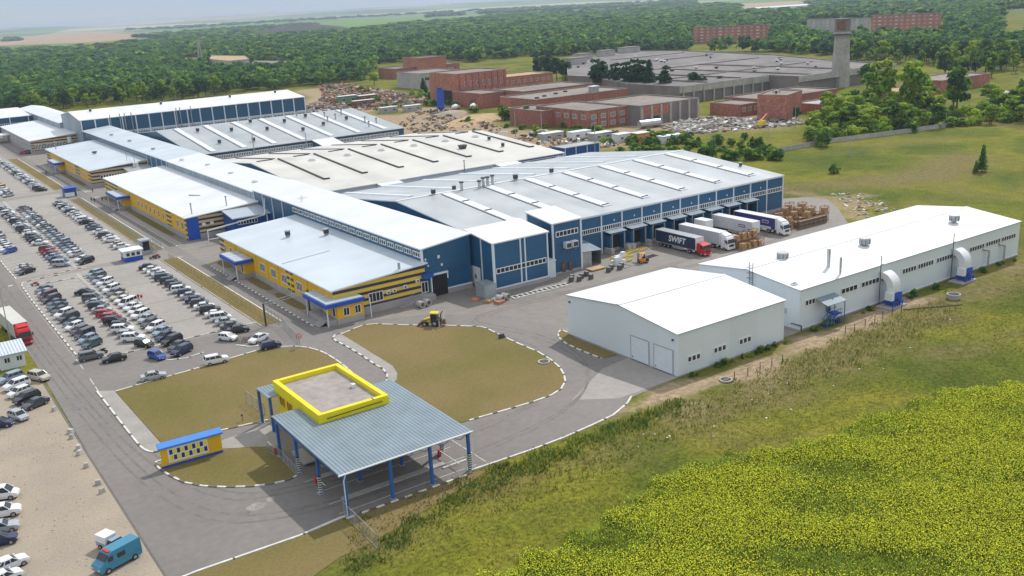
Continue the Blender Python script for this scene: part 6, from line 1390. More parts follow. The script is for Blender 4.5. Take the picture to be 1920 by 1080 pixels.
def pole(px_, py_, ty_, label, kind='utility', r=.14, xy=None):
    x, y = xy or G(px_, py_); d = sqrt(x*x+y*y+CH*CH); h = (py_-ty_)*d/FPX*1.03
    t = thing('utility_pole' if kind == 'utility' else 'street_lamp', label, 'pole' if kind == 'utility' else 'street lamp', (x, y, 0))
    mb = MB(); mb.cyl((0, 0, 0), r*1.2, h, 'old_conc', 8, r2=r*.8); mb.build('pole', t)
    mb = MB()
    if kind == 'utility': mb.bar((-.9, 0, h-.5), (.9, 0, h-.5), .07, 'dark_steel'); [mb.cyl((q, 0, h-.45), .06, .25, 'frame', 6) for q in (-.8, 0, .8)]; mb.build('crossarm', t)
    else: mb.bar((0, 0, h-.1), (.9, -.6, h+.5), .06, 'steel'); mb.bar((.9, -.6, h+.5), (1.9, -1.2, h+.55), .06, 'steel'); mb.build('arm', t); mb = MB(); mb.box(1.6, 2.5, -1.5, -1.1, h+.45, h+.65, 'frame'); mb.build('lamp_head', t)
for a in ((36, 203, 180, 'pale utility pole behind the far left works roofs'), (192, 192, 168, 'pale utility pole at the wood edge behind the tall hall, left'), (335, 182, 158, 'pale utility pole at the wood edge behind the middle of the tall hall'),
          (430, 172, 152, 'pale utility pole at the wood edge behind the right of the tall hall'), (448, 168, 143, 'tall pale utility pole right behind the far end of the tall hall'), (967, 258, 208, 'utility pole in front of the long brick building'),
          (1016, 250, 215, 'utility pole left of the two storey brick corner'), (1116, 292, 228, 'utility pole at the corner of the blue shed'), (1335, 290, 248, 'dark utility pole in the grass before the white debris'),
          (1440, 268, 232, 'leaning utility pole near the orange crane'), (1491, 240, 203, 'utility pole beside the brick tower'), (1774, 228, 205, 'utility pole among the scrub at the right'), (1592, 292, 262, 'utility pole by the concrete fence'),
          (1915, 222, 198, 'utility pole at the right end of the concrete fence')): pole(*a)
for a in ((20, 640, 552, 'curved street lamp beside the red cab lorry'),): pole(*a, kind='lamp', r=.12)
for a in ((704-280*0+0, 0, 0, ''),): pass
mb = MB(); x, y = K(0, 0); 
t = thing('pipe_gantry', 'slender steel gantry with horizontal truss over the inner road', 'gantry'); A = Vector((*G(499, 612), 0)); B = A+Vector((11.5, 3.0, 0))
mb = MB(); mb.box(A.x-.16, A.x+.16, A.y-.16, A.y+.16, 0, 5.2, 'dark_steel'); mb.build('post', t); mb = MB(); mb.box(B.x-.16, B.x+.16, B.y-.16, B.y+.16, 0, 5.2, 'dark_steel'); mb.build('post', t)
mb = MB(); 
for z in (4.6, 5.2): mb.bar(A+Vector((0, 0, z)), B+Vector((0, 0, z)), .07, 'galv')
for k in range(8): mb.bar(A.lerp(B, k/8)+Vector((0, 0, 4.6 if k % 2 else 5.2)), A.lerp(B, (k+1)/8)+Vector((0, 0, 5.2 if k % 2 else 4.6)), .04, 'galv')
mb.build('truss', t)
t = thing('road_sign', 'round red and white road sign on a pole by the inner road fence', 'sign', (*G(563, 652), 0)); mb = MB(); mb.bar((0, 0, 0), (0, 0, 2.2), .05, 'steel'); mb.build('pole', t)
mb = MB(); mb.cyl((0, -.05, 2.5), .55, .05, 'red_paint', 20, 'Y'); mb.cyl((0, -.06, 2.5), .38, .05, 'frame', 20, 'Y'); mb.cyl((0, -.07, 2.5), .2, .05, 'red_paint', 12, 'Y'); o = mb.build('sign_plate', t); o.rotation_euler.z = -.6
for px_, py_, lb in ((455, 790, 'small dark bollard light on the gatehouse lawn'),):
    x, y = G(px_, py_); t = thing('bollard_light', lb, 'lamp', (x, y, .1)); mb = MB(); mb.bar((0, 0, 0), (0, 0, .9), .05, 'dark_steel'); mb.build('post', t); mb = MB(); mb.cyl((0, 0, .9), .18, .25, 'dark_steel', 8); mb.build('lamp_head', t)
o = MB().taper(-.6, .6, -.4, .4, 0, .8, .2, .1, 'dark_steel').bar((-.6, 0, .2), (-.9, .3, 1.0), .06, 'dark_steel').build('scrap_part', None, (*G(941, 634), .1)); tag(o, 'small black machine part lying on the rounded lawn', 'scrap')

# ------------------------------------------------------------------ old brick works behind
def polybld(name, label, pts, z, mW, mR, grp=None, cat='building', par=.5, z0=0):
    """pts counter-clockwise footprint"""
    t = thing(name, label, cat, group=grp); mb = MB(); n_ = len(pts)
    for i in range(n_):
        a, b_ = pts[i], pts[(i+1) % n_]; mb.poly([(*a, z0), (*b_, z0), (*b_, z+par), (*a, z+par)], mW)
        mb.poly([(*b_, z0), (*a, z0), (*a, z+par), (*b_, z+par)][::-1] if False else [(*a, z+par), (*b_, z+par), (b_[0]*.999+.0004*a[0], b_[1]*.999+.0004*a[1], z+par), (a[0]*.999+.0004*b_[0], a[1]*.999+.0004*b_[1], z+par)], mW)
    mb.build('wall', t); mb = MB(); mb.poly([(*p, z) for p in pts], mR)
    rf = mb.build('roof', t)
    cx, cy = sum(p[0] for p in pts)/n_, sum(p[1] for p in pts)/n_
    mb = MB()
    for i in range(n_):
        a, b_ = Vector((*pts[i], z+par)), Vector((*pts[(i+1) % n_], z+par)); mb.bar(a, b_, .22, 'old_conc')
    mb.build('parapet', rf)
    return t, rf
def rect(x0, x1, y0, y1): return [(x0, y0), (x1, y0), (x1, y1), (x0, y1)]
BG = 'old brick works buildings'
t, rf = polybld('brick_building', 'two storey brick corner building facing the blue shed', rect(307, 333, 381, 425), 9.3, 'brick', 'tar_roof', BG)
for k in range(4):
    for z in (2.4, 6.4): window(t, 'S', 310.8+k*6.3, 381, z, 3.2, 2.3, 4, fm='frame', gm_='brick_grey')
for k in range(6): window(t, 'W', 307, 384.5+k*7, 6.4, 3.6, 2.4, 3, gm_='brick_grey')
mb = MB()
for k in range(5): mb.box(307+k*6.4, 307.7+k*6.4, 380.6, 381, 0, 9.3, 'brick2')
for k in range(7): mb.box(306.6, 307, 381+k*7, 381.7+k*7, 0, 9.3, 'brick2')
mb.build('pilaster', t)
t, rf = polybld('workshop', 'brick and concrete bay workshop with open bays behind the pale debris', rect(333.3, 374, 371, 413), 9.6, 'brick_grey', 'tar_roof', BG)
for k in range(7):
    mb = MB(); mb.box(333.3+k*6.6, 334.5+k*6.6, 370.2, 371, 0, 9.6, 'old_conc'); mb.build('column', t)
for k in range(6):
    mb = MB(); mb.box(334.5+k*6.6, 339.9+k*6.6, 370.9, 371.0, 4.4, 9.4, 'brick2' if k < 3 else 'brick_grey'); mb.build('wall_panel', t)
mb = MB(); mb.box(341.4, 346, 370.8, 370.95, 0, 3.8, 'dark_open'); mb.build('gateway', t)
polybld('brick_building', 'low brick link between the corner building and the long brick hall', rect(300, 318, 410, 440), 8.2, 'brick', 'tar_roof', BG)
t, rf = polybld('brick_building', 'long flat roofed brick hall behind the two storey corner building', rect(319, 386, 441, 477), 10.6, 'brick', 'tar_roof', BG)
for x, y in ((335, 455), (347, 460), (358, 465), (326, 450)): MB().taper(-1, 1, -1, 1, 0, .9, .2, .2, 'dark_steel').build('roof_hatch', rf, (x, y, 10.6))
MB().box(-2.4, 2.4, -2, 2, 0, 3.2, 'old_conc').box(-2.7, 2.7, -2.3, 2.3, 3.2, 3.5, 'frame').build('roof_cabin', rf, (366, 448, 10.6))
for k in range(5): window(t, 'W', 319, 445+k*6.5, 3.2, 3.6, 3.2, 3, gm_='brick_grey')
polybld('brick_building', 'brick hall with patched flat roof in the middle of the old works', rect(352, 408, 500, 535), 9.4, 'brick', 'tar_roof', BG)
t, rf = polybld('brick_building', 'brick block with overgrown roof before the tall brick building', rect(334, 351, 520, 556), 8.8, 'brick', 'tar_roof', BG)
MB().box(333.9, 334, 528, 534, 0, 5, 'rust').build('door', t)
t, rf = polybld('brick_building', 'tallest long red brick building at the far side of the old works', rect(338, 378, 556, 592), 19.6, 'brick2', 'tar_roof', BG)
for k in range(7): window(t, 'S', 345+k*4.8, 556, 13, 1.7, 3.4, 1, gm_='brick_grey')
mb = MB()
for k in range(8): mb.box(340+k*5.1, 340.7+k*5.1, 555.6, 556, 0, 19.6, 'brick')
mb.build('pilaster', t); MB().box(337.8, 338, 560, 574, 0, 9, 'dark_open').build('gateway', t)
t, rf = polybld('brick_building', 'lower red brick wing right of the tallest brick building', rect(378.2, 422, 562, 590), 13.6, 'brick2', 'tan_roof', BG)
for k in range(8): window(t, 'S', 382+k*5.2, 562, 10.5, 2.2, 2, 2, gm_='brick_grey')
t, rf = polybld('ruin', 'weathered white walled ruin left of the tallest brick building', rect(386, 424, 690, 730), 12, 'old_conc', 'tar_roof', BG)
for k in range(4): window(t, 'S', 392+k*8, 690, 8, 4, 2.4, 3, gm_='dark_open', fm='old_conc')
t, rf = polybld('brick_building', 'low distant brick building at the wood edge, left wing', rect(430, 500, 815, 850), 9, 'brick', 'tar_roof', BG)
for k in range(6): window(t, 'S', 440+k*10, 815, 5, 6, 2.4, 5, gm_='brick_grey')
polybld('brick_building', 'taller brick middle part of the distant building at the wood edge', rect(452, 482, 809, 840), 17, 'brick2', 'rust', BG)
BIG = [(412, 424), (490, 424), (490, 400), (588, 404), (600, 455), (640, 549), (668, 690), (655, 748), (548, 708), (438, 565), (438, 540), (412, 470)]
t, rf = polybld('factory_hall', 'vast low factory hall with patched grey bitumen roofs beside the concrete tower', BIG, 9.9, 'brick_grey', 'tar_roof2', BG)
mb = MB(); mb.box(412, 490, 423.4, 424, 6.4, 10.6, 'old_conc'); mb.box(490, 588, 399.3, 400, 6.8, 10.6, 'old_conc'); mb.build('fascia', t)
for k in range(9): MB().box(414+k*8.6, 415+k*8.6, 423.0, 423.4, 0, 10, 'old_conc').build('column', t)
mb = MB()
for x in (440, 470, 505, 545): mb.box(x, x+1.4, 430 if x < 490 else 404, 540, 9.95, 10.7, 'tar_roof')
for y in (470, 540, 610, 660): mb.box(450 if y < 560 else 480+(y-560)*.8, 585+(y-450)*.3, y, y+1.6, 9.95, 10.5, 'tar_roof')
mb.build('roof_seam', rf)
for i in range(40):
    x, y = 440+rc.random()*190, 430+rc.random()*260
    if x < 440+(y-560)*.75 or x > 590+(y-440)*.25: continue
    w = rc.uniform(.9, 2.2); MB().cyl((0, 0, 0), w*.6, .9, 'dark_steel', 8).cyl((0, 0, .9), w, .6, rc.choice(['frame', 'old_conc', 'frame', 'dark_steel']), 10).build('roof_vent', rf, (x, y, 9.9))
for x, y, w in ((560, 700, 8), (600, 715, 7), (640, 728, 10), (520, 660, 9)): MB().box(-w, w, -5, 5, 0, 5, 'old_conc').box(-w-.4, w+.4, -5.4, 5.4, 5, 5.5, 'tar_roof').build('roof_cabin', rf, (x, y, 9.9))
t, rf = polybld('brick_building', 'small low brick building left of the three storey brick block', rect(386, 405, 352, 374), 5.8, 'brick', 'tar_roof', BG)
for k in range(4): window(t, 'S', 388.5+k*4.5, 352, 3.6, 2.4, 2.4, 2, gm_='brick_grey')
t, rf = polybld('brick_building', 'three storey square brick block standing at the edge of the pale debris', [(381.5, 337), (385.5, 321.5), (409, 331.5), (405, 347)], 12.2, 'brick2', 'tar_roof', BG)
for k in range(3):
    for z in (2.2, 6, 9.8):
        f_ = .2+k*.3; window(t, 'W', 381.5+4*f_, 337-15.5*f_, z, 1.5, 1.9, 1, gm_='brick_grey', fm='brick').rotation_euler.z = -pi/2+.25
MB().box(-1.6, 1.6, -1.2, 1.2, 0, 1.2, 'old_conc').build('roof_hatch', rf, (397, 338, 12.2)); MB().cyl((0, 0, 0), .5, 1.6, 'dark_steel', 8).build('roof_vent', rf, (392, 334, 12.2))
polybld('brick_building', 'long low brick shed with flat roof behind the three storey block', rect(404, 464, 352, 380), 6.8, 'brick', 'tar_roof', BG)
polybld('store_shed', 'low shed with pale curved roofs right of the three storey block', rect(414, 446, 318, 340), 4.6, 'brick', 'old_conc', BG)
polybld('store_shed', 'low shed with tan and white sheet roof among the tall trees', rect(452, 500, 318, 334), 5.8, 'brick', 'tan_roof', BG)
polybld('brick_building', 'rusty red brick building half hidden by trees at the right', rect(524, 575, 326, 350), 6.8, 'brick', 'tar_roof', BG)
polybld('white_hut', 'small white hut at the right edge of the photo', rect(560, 580, 285, 300), 6, 'white_paint', 'roof_white', None, 'hut')
t, rf = polybld('blue_shed', 'bright blue low shed behind the corner of the workshop hall', rect(244, 263, 319, 328), 4.6, 'navy_wall', 'roof_grey', None, 'shed', .1)
[MB().box(x-.15, x+.15, 318.7, 319, 0, 4.7, 'trim').build('wall_trim', t) for x in (244.3, 250, 256, 262.7)]
t = thing('water_tower', 'tall pale concrete tower with heavy dark brick head above the old works', 'tower', (533, 402, 0), radians(10))
mb = MB(); mb.loft([[Vector((w*cos(a), w*sin(a), z)) for a in [radians(22.5+45*k) for k in range(8)]] for z, w in ((0, 5.9), (33, 4.6))], mat('shaft_conc', (.44, .41, .37), .9, 0, .12, .1, alt=(.36, .335, .30), scale2=.5)); mb.build('shaft', t)
for k in range(5): MB().cyl((0, 0, 6+k*6), 5.72-.205*(k+1)*1.05, .35, 'kerb_grey', 8).build('band', t)
mb = MB(); mb.cyl((0, 0, 32.6), 6.2, .7, 'dark_steel', 16); mb.cyl((0, 0, 33.3), 5.0, 1.2, 'old_conc', 12); mb.cyl((0, 0, 34.5), 4.9, 7.6, 'brick_grey', 12); mb.box(-4.95, -2, -3.6, 1.2, 36, 41.0, 'rust'); mb.cyl((0, 0, 42.1), 5.2, .5, 'brick_grey', 12); mb.build('head', t)
MB().bar((0, 0, 43), (0, 0, 52), .15, 'dark_steel').build('mast', t)
# flats far behind
def flats(name, label, P1, P2, depth, h, m, st=5, cols=12):
    A = Vector((*P1, 0)); B = Vector((*P2, 0)); d = (B-A).normalized(); nn = Vector((-d.y, d.x, 0)); L = (B-A).length
    if nn.dot(Vector((1, 1, 0))) < 0: nn = -nn
    C_, D_ = B+nn*depth, A+nn*depth; pts = [(A.x, A.y), (B.x, B.y), (C_.x, C_.y), (D_.x, D_.y)]
    t, rf = polybld(name, label, pts, h, m, 'tar_roof', 'blocks of flats beyond the old works', 'flats')
    hz = h/st; az = atan2(d.y, d.x)
    for i in range(cols):
        for j in range(st):
            u = (i+.5)/cols; bal = i % 3 == 1
            q = A+d*L*u-nn*.1
            o = link('window' if not bal else 'balcony', win_mesh(2.4 if not bal else 3.6, 1.6 if not bal else 1.5, 2, fw=.3, mull=.25, gm_='glass' if not bal else 'old_conc'), t, (q.x, q.y, (j+.55)*hz)); o.rotation_euler.z = az if (Matrix.Rotation(az, 3, 'Z') @ Vector((0, -1, 0))).dot(nn) < 0 else az+pi
    return t
flats('apartment_building', 'red brick block of flats left of the concrete tower', (903, 905), (946, 822), 13, 19, 'brick2')
flats('apartment_building', 'pale grey block of flats directly behind the concrete tower', (1122, 905), (1122, 812), 13, 17, 'old_conc')
flats('apartment_building', 'long red brick block of flats right of the concrete tower', (1080, 772), (1112, 700), 13, 22, 'brick2')
polybld('long_roof', 'long white roofed greenhouse in the woods far behind', [G(1395, 22), G(1515, 14), G(1515, 11), G(1395, 19)], 6, 'white_paint', 'white_paint', None, 'greenhouse')
RU = 'ruined concrete works in the left woods'
t, rf = polybld('ruin', 'grey concrete ruin with earthy roof in the woods at the left', [G(395, 131), G(432, 136), G(470, 132), G(462, 124), G(400, 122)], 13, 'old_conc', 'tan_roof', RU)
t, rf = polybld('ruin', 'low brown ruined shed right of the concrete ruin in the woods', [G(470, 134), G(545, 132), G(552, 126), G(480, 124)], 7, 'brick_grey', 'tar_roof', RU)
polybld('brick_building', 'small red brick house by the lattice mast in the left woods', [G(349, 125), G(372, 125), G(372, 120), G(349, 120)], 9, 'brick2', 'rust', RU)
x, y = G(377, 118); t = thing('lattice_mast', 'pale lattice mast rising from the woods at the left', 'mast', (x, y, 0)); mb = MB()
for q in ((-3, -3), (3, -3), (3, 3), (-3, 3)): mb.bar((q[0], q[1], 0), (q[0]*.3, q[1]*.3, 34), .45, 'old_conc')
for k in range(9):
    z = 3+k*3.4; s = 3*(1-.7*z/34)
    for a in ((-1, -1, 1, -1), (1, -1, 1, 1), (1, 1, -1, 1), (-1, 1, -1, -1)): mb.bar((a[0]*s, a[1]*s, z), (a[2]*s*.92, a[3]*s*.92, z+3.4), .25, 'old_conc')
mb.build('lattice', t)
x, y = G(540, 70); mb = MB(); mb.loft([[Vector((r_*cos(a)*1.6, r_*sin(a), z)) for a in [radians(20*k) for k in range(18)]] for z, r_ in ((0, 130), (18, 80), (34, 10))], mat('spoil', (.055, .06, .062), .95, 0, .15, .02)); o = mb.build('spoil_heap', None, (x+60, y+60, 0)); o['kind'] = 'structure'
# silo, mixer, huts, containers, crane
t = thing('silo', 'bright blue upright cement silo in the dusty yard', 'silo', (310, 531, 0)); mb = MB(); mb.cyl((0, 0, 2.5), 2.3, 11.5, 'blue_trim', 16); mb.cyl((0, 0, .6), .7, 1.9, 'blue_trim', 12, r2=2.3); mb.build('tank', t)
for q in ((-1.6, -1.6), (1.6, -1.6), (1.6, 1.6), (-1.6, 1.6)): MB().bar((*q, 0), (*q, 3.5), .18, 'blue_trim').build('leg', t)
MB().cyl((0, 0, 14), 1.6, 1.2, 'dark_steel', 10).build('filter', t)
for i, (x, y, rz, c1) in enumerate(((318, 527, .3, 'frame'), (327, 520, .5, 'frame'))):
    t = thing('mixer_truck', ('left', 'right')[i]+' white concrete mixer drum vehicle right of the blue silo', 'mixer truck', (x, y, 0), rz, 'concrete mixers by the silo'); mb = MB(); mb.loft([[Vector((xx, r_*cos(a), 2.6+r_*sin(a)+xx*.08)) for a in [radians(30*k) for k in range(12)]] for xx, r_ in ((-3.2, .7), (-1.6, 1.4), (.8, 1.6), (2, .9))], c1); mb.build('drum', t)
    MB().box(-4, 4, -1, 1, .8, 1.2, 'dark_steel').build('chassis', t); MB().taper(2.4, 4.2, -1.1, 1.1, 1.2, 3.1, .2, .05, 'orange').build('cab', t)
    for q in (-3, -1.8, 3):
        for yy in (-.95, .95): link('wheel', WHL, t, (q, yy, .52))
def cabin(x, y, w, d_, h, m, lab, rz=0, grp='site cabins behind the halls'):
    t = thing('site_cabin', lab, 'cabin', (x, y, 0), rz, grp); MB().box(-w/2, w/2, -d_/2, d_/2, 0, h, m).build('wall', t); MB().box(-w/2-.2, w/2+.2, -d_/2-.2, d_/2+.2, h+.01, h+.2, 'strip_white').build('roof', t)
    for k in range(2): window(t, 'S', -w/4+k*w/2, -d_/2, h*.55, w*.2, h*.35, 2)
for a in ((276, 371, 12, 5, 3.4, 'old_conc', 'grey flat site cabin left of the brick corner building'), (286, 362, 11, 5, 3.6, 'frame', 'white site cabin, upper one below the brick corner building'), (289, 350, 11, 5, 3.6, 'galv', 'pale grey site cabin behind the blue shed'),
          (292, 338, 8, 5, 3.6, 'frame', 'white site cabin beside the orange cabin'), (296, 330, 7, 5, 4.2, 'orange', 'orange site cabin right of the blue shed'), (303, 318, 12, 4.5, 3.2, 'frame', 'white site cabin with dark windows right of the orange one'),
          (288, 560, 12, 4, 3.6, 'old_conc', 'grey container in the dusty yard left of the silo'), (301, 552, 12, 4, 3.8, 'old_conc', 'grey container nearest the blue silo'), (300, 646, 14, 5, 5.5, 'green_box', 'green box body at the scrap yard'), (313, 640, 14, 5, 5, 'rust', 'rusty red box body at the scrap yard'), (296, 612, 16, 4, 4.5, 'rust', 'rusty red container below the green box body')):
    if a[5] == 'green_box': MT['green_box'] = mat('green_box', (.14, .28, .18), .6, 0, .1)
    cabin(*a)
x, y = G(1428, 238); t = thing('crane', 'orange and yellow crawler crane in the pale debris', 'crane', (x, y, 0), .3); MB().taper(-2.2, 2.2, -1.4, 1.4, .9, 3, .3, .2, 'yellow_paint').build('body', t); MB().box(-2.5, 2.5, -1.7, -1, 0, .9, 'dark_steel').box(-2.5, 2.5, 1, 1.7, 0, .9, 'dark_steel').build('track', t); MB().bar((-1.5, 0, 2.8), (5.5, 0, 5.6), .35, 'orange').bar((-1.5, .6, 2.8), (5.5, 0, 5.6), .2, 'orange').build('boom', t)
t = thing('storage_tank', 'rusty grey horizontal tank lying before the bay workshop', 'tank', (331, 362, 0), -.15); MB().cyl((-6, 0, 2.2), 1.9, 12, 'galv', 14, 'X').build('tank', t)
for q in (-3.5, 3.5): MB().box(q-.3, q+.3, -1.4, 1.4, 0, 1, 'rust').build('saddle', t)
# sand heap
mb = MB(); rh = random.Random(8)
mb.loft([[Vector((r_*(cos(a)*1.9)*(1+.12*sin(3*a+z)), r_*sin(a)*(1+.1*cos(2*a)), z)) for a in [radians(15*k) for k in range(24)]] for z, r_ in ((0, 15), (1.6, 10.5), (2.8, 5), (3.2, 1))], 'sand'); o = mb.build('sand_heap', None, (297, 470, 0)); o['kind'] = 'stuff'; o.rotation_euler.z = .5
mb = MB(); mb.loft([[Vector((r_*(cos(a)*1.5)*(1+.12*sin(3*a+z)), r_*sin(a), z)) for a in [radians(20*k) for k in range(18)]] for z, r_ in ((0, 8), (1.4, 5.5), (2.6, 1))], 'gravel'); o = mb.build('gravel_heap', None, (306, 512, 0)); o['kind'] = 'stuff'
# rubble
def rubble(name, poly, n_, smin, smax, mats, seed, flat=.35, zmax=0.0):
    r = random.Random(seed); mb = MB(); xs_, ys_ = [p[0] for p in poly], [p[1] for p in poly]; P = poly
    def ins(x, y):
        c_ = False
        for i in range(len(P)):
            (ax, ay), (bx, by) = P[i], P[(i+1) % len(P)]
            if (ay > y) != (by > y) and x < (bx-ax)*(y-ay)/(by-ay)+ax: c_ = not c_
        return c_
    k = 0; cl = [(r.uniform(min(xs_), max(xs_)), r.uniform(min(ys_), max(ys_)), r.uniform(3, 9)) for _ in range(26)]
    while k < n_:
        if r.random() < .7: cx, cy, cr = r.choice(cl); x, y = r.gauss(cx, cr), r.gauss(cy, cr)
        else: x, y = r.uniform(min(xs_), max(xs_)), r.uniform(min(ys_), max(ys_))
        if not ins(x, y): continue
        s = r.uniform(smin, smax); a = r.uniform(0, 6.3); ax = Vector((cos(a), sin(a), r.uniform(-.3, .3)))*s; ay = Vector((-sin(a), cos(a), r.uniform(-.3, .3)))*s*r.uniform(.35, .9); az = Vector((r.uniform(-.2, .2), r.uniform(-.2, .2), 1))*s*flat*r.uniform(.5, 1.4)
        mb.obox((x, y, s*flat*.6+r.random()*zmax), ax, ay, az, r.choice(mats)); k += 1
    o = mb.build(name); o['kind'] = 'stuff'; return o
rubble('rubble', [(322, 330), (345, 318), (380, 304), (392, 320), (380, 345), (374, 366), (338, 366)], 1300, .3, 1.35, ['frame', 'old_conc', 'kerb_grey', 'brick_grey', 'old_conc', 'gravel', 'dark_steel', 'plinth', 'gravel', 'brick_grey'], 4, .3, .4)
rubble('rubble', [(392, 300), (416, 292), (420, 306), (396, 316)], 200, .3, 1.4, ['frame', 'old_conc', 'kerb_grey', 'wood'], 14)
rubble('rubble', [(500, 285), (560, 262), (600, 255), (598, 275), (540, 300)], 320, .5, 2.2, ['frame', 'old_conc', 'kerb_grey', 'old_conc'], 6, .25)
rubble('scrap', [(290, 570), (345, 600), (372, 760), (372, 815), (352, 820), (332, 760), (300, 690), (262, 640)], 2600, .4, 1.3, ['rust', 'brick2', 'brick_grey', 'brick_grey', 'old_conc', 'rust', 'sand', 'card', 'kerb_grey'], 5, .6, 1.2)
rubble('scrap', [(238, 420), (262, 400), (290, 430), (300, 500), (320, 540), (300, 545), (262, 500)], 420, .3, 1.1, ['rust', 'gravel', 'dark_steel', 'old_conc', 'brick_grey', 'brick_grey', 'sand', 'gravel'], 7, .5, .5)
rubble('scrap', [(240, 330), (285, 330), (300, 372), (290, 400), (250, 380)], 300, .3, 1.3, ['rust', 'wood', 'frame', 'old_conc', 'dark_steel'], 9, .5, .3)
rubble('rubble', [(236, 560), (262, 560), (284, 620), (268, 640), (240, 600)], 350, .5, 1.8, ['dark_steel', 'old_conc', 'galv', 'brick_grey'], 10, .5, .6)
rubble('stones', [(226, 152), (232, 150), (250, 168), (262, 186), (256, 196), (246, 184), (236, 170)], 160, .12, .6, ['old_conc', 'kerb_grey', 'wood', 'kerb_white'], 11)
rubble('stones', [(80, 100), (97, 104), (130, 101), (175, 104), (175, 96), (120, 92), (80, 94)], 30, .06, .2, ['old_conc', 'kerb_white', 'frame'], 12)
rubble('stones', [(1, 62), (20, 62), (20, 190), (0, 190)], 900, .03, .11, ['gravel', 'old_conc', 'kerb_grey', 'sand'], 13, .6)
mb = MB(); mb.bar((170, 110.5, .15), (181, 104.3, .2), .11, 'bark'); tag(mb.build('plank'), 'long thin wooden pole lying across the dirt track by the first fan unit', 'pole')

# ------------------------------------------------------------------ vegetation
def leaf_mesh(name, blobs, n_per, size, seed, mats, trunk=None, flat=.75):
    """blobs: (x,y,z,rx,ry,rz); leaves: many small quads on and in each clump"""
    r = np.random.RandomState(seed); V = []; Mi = []
    for bi, (x, y, z, rx, ry, rz) in enumerate(blobs):
        n_ = max(6, int(n_per*rx*ry/ (blobs[0][3]*blobs[0][4])))
        d = r.normal(size=(n_, 3)); d /= np.linalg.norm(d, axis=1)[:, None]; d[:, 2] = np.where(d[:, 2] < -.35, -d[:, 2], d[:, 2])
        rad = r.uniform(.72, 1.08, n_)[:, None]; c_ = d*rad*np.array([rx, ry, rz])+np.array([x, y, z])
        nrm = d+r.normal(size=(n_, 3))*.55; nrm /= np.linalg.norm(nrm, axis=1)[:, None]
        u = np.cross(nrm, r.normal(size=(n_, 3))); u /= np.linalg.norm(u, axis=1)[:, None]; w = np.cross(nrm, u)
        s = size*r.uniform(.6, 1.3, n_)[:, None]; q = np.stack([c_-u*s-w*s*flat, c_+u*s-w*s*flat*.6, c_+u*s*.8+w*s*flat, c_-u*s*.7+w*s*flat], 1)
        V.append(q.reshape(-1, 3)); Mi.append(np.where(r.rand(n_) < .72, bi % len(mats), r.randint(0, len(mats), n_)))
    return V, Mi
def np_mesh(name, V, Mi, mats):
    V = np.concatenate(V); Mi = np.concatenate(Mi).astype(np.int32); nq = len(V)//4; me_ = bpy.data.meshes.new(name)
    me_.vertices.add(len(V)); me_.vertices.foreach_set('co', V.astype(np.float32).ravel()); me_.loops.add(nq*4); me_.loops.foreach_set('vertex_index', np.arange(nq*4, dtype=np.int32))
    me_.polygons.add(nq); me_.polygons.foreach_set('loop_start', np.arange(0, nq*4, 4, dtype=np.int32)); me_.polygons.foreach_set('material_index', Mi)
    for m in mats: me_.materials.append(m)
    me_.update(); return me_
def crown_blobs(r, R, H, zc, n_, conif=0):
    """clump centres filling an uneven crown of radius R, half height H about zc"""
    B = [(0, 0, zc, R*.62, R*.62, H*.7)]
    for k in range(n_):
        a = r.uniform(0, 6.28); t_ = r.uniform(-.75, .95); rad = R*(1-(t_*.5+.5)**1.6*.75 if conif else sqrt(max(.05, 1-t_*t_))*.78)*r.uniform(.55, 1.0)
        s = R*r.uniform(.26, .46); B.append((rad*cos(a), rad*sin(a), zc+t_*H, s, s, s*r.uniform(.7, 1.0)))
    return B
def trunk_mesh(h, r0, seed, R):
    r = random.Random(seed); mb = MB(); mb.cyl((0, 0, 0), r0, h*.8, 'bark', 8, r2=r0*.35)
    for k in range(5): a = r.uniform(0, 6.28); z = h*r.uniform(.3, .6); mb.bar((0, 0, z), (R*.55*cos(a), R*.55*sin(a), z+h*.22), r0*.3, 'bark')
    return mb.mesh('trunk')
rt = random.Random(21); TV = []
pal = [[0, 1, 3, 2], [2, 0, 4, 2], [3, 3, 5, 3], [0, 5, 1, 2], [4, 2, 4, 2]]
def make_tree_variant(kind, p, seed):
    r = random.Random(seed); mats = [GREENS[i] for i in pal[p]]
    if kind == 'round': bl = crown_blobs(r, 3.6, 4.0, 6.6, 22); n_ = 150; sz = .40; tm = trunk_mesh(10, .28, seed, 3.6)
    elif kind == 'tall': bl = crown_blobs(r, 2.7, 5.2, 7.4, 22); n_ = 140; sz = .38; tm = trunk_mesh(11, .26, seed, 2.7)
    elif kind == 'bush': bl = crown_blobs(r, 2.0, 1.3, 1.3, 12); n_ = 90; sz = .26; tm = trunk_mesh(2, .08, seed, 2)
    else:
        bl = [(0, 0, 2.2, 1.1, 1.1, 1.6)]
        for k in range(44): z = .7+9.0*(k/44)**.9; rr = 2.3*(1-z/10.2); a = k*2.4+r.uniform(-.3, .3); bl.append((rr*.62*cos(a), rr*.62*sin(a), z, .3+rr*.34, .3+rr*.34, .5))
        n_ = 100; sz = .22; tm = trunk_mesh(9, .16, seed, .4)
    V, Mi = leaf_mesh('c', bl, n_, sz, seed, mats); return np_mesh('crown', V, Mi, mats), tm
VAR = {}
for kind, ps, c_ in (('round', (0, 1, 2, 3, 4), 2), ('tall', (0, 2, 1), 2), ('bush', (0, 1, 4, 3), 2), ('conifer', (2, 3), 1)):
    for p in ps:
        for q in range(c_): VAR.setdefault((kind, p), []).append(make_tree_variant(kind, p, 100+p*10+q+len(VAR)*7))
HT = {'round': 10.6, 'tall': 12.6, 'bush': 2.7, 'conifer': 10}
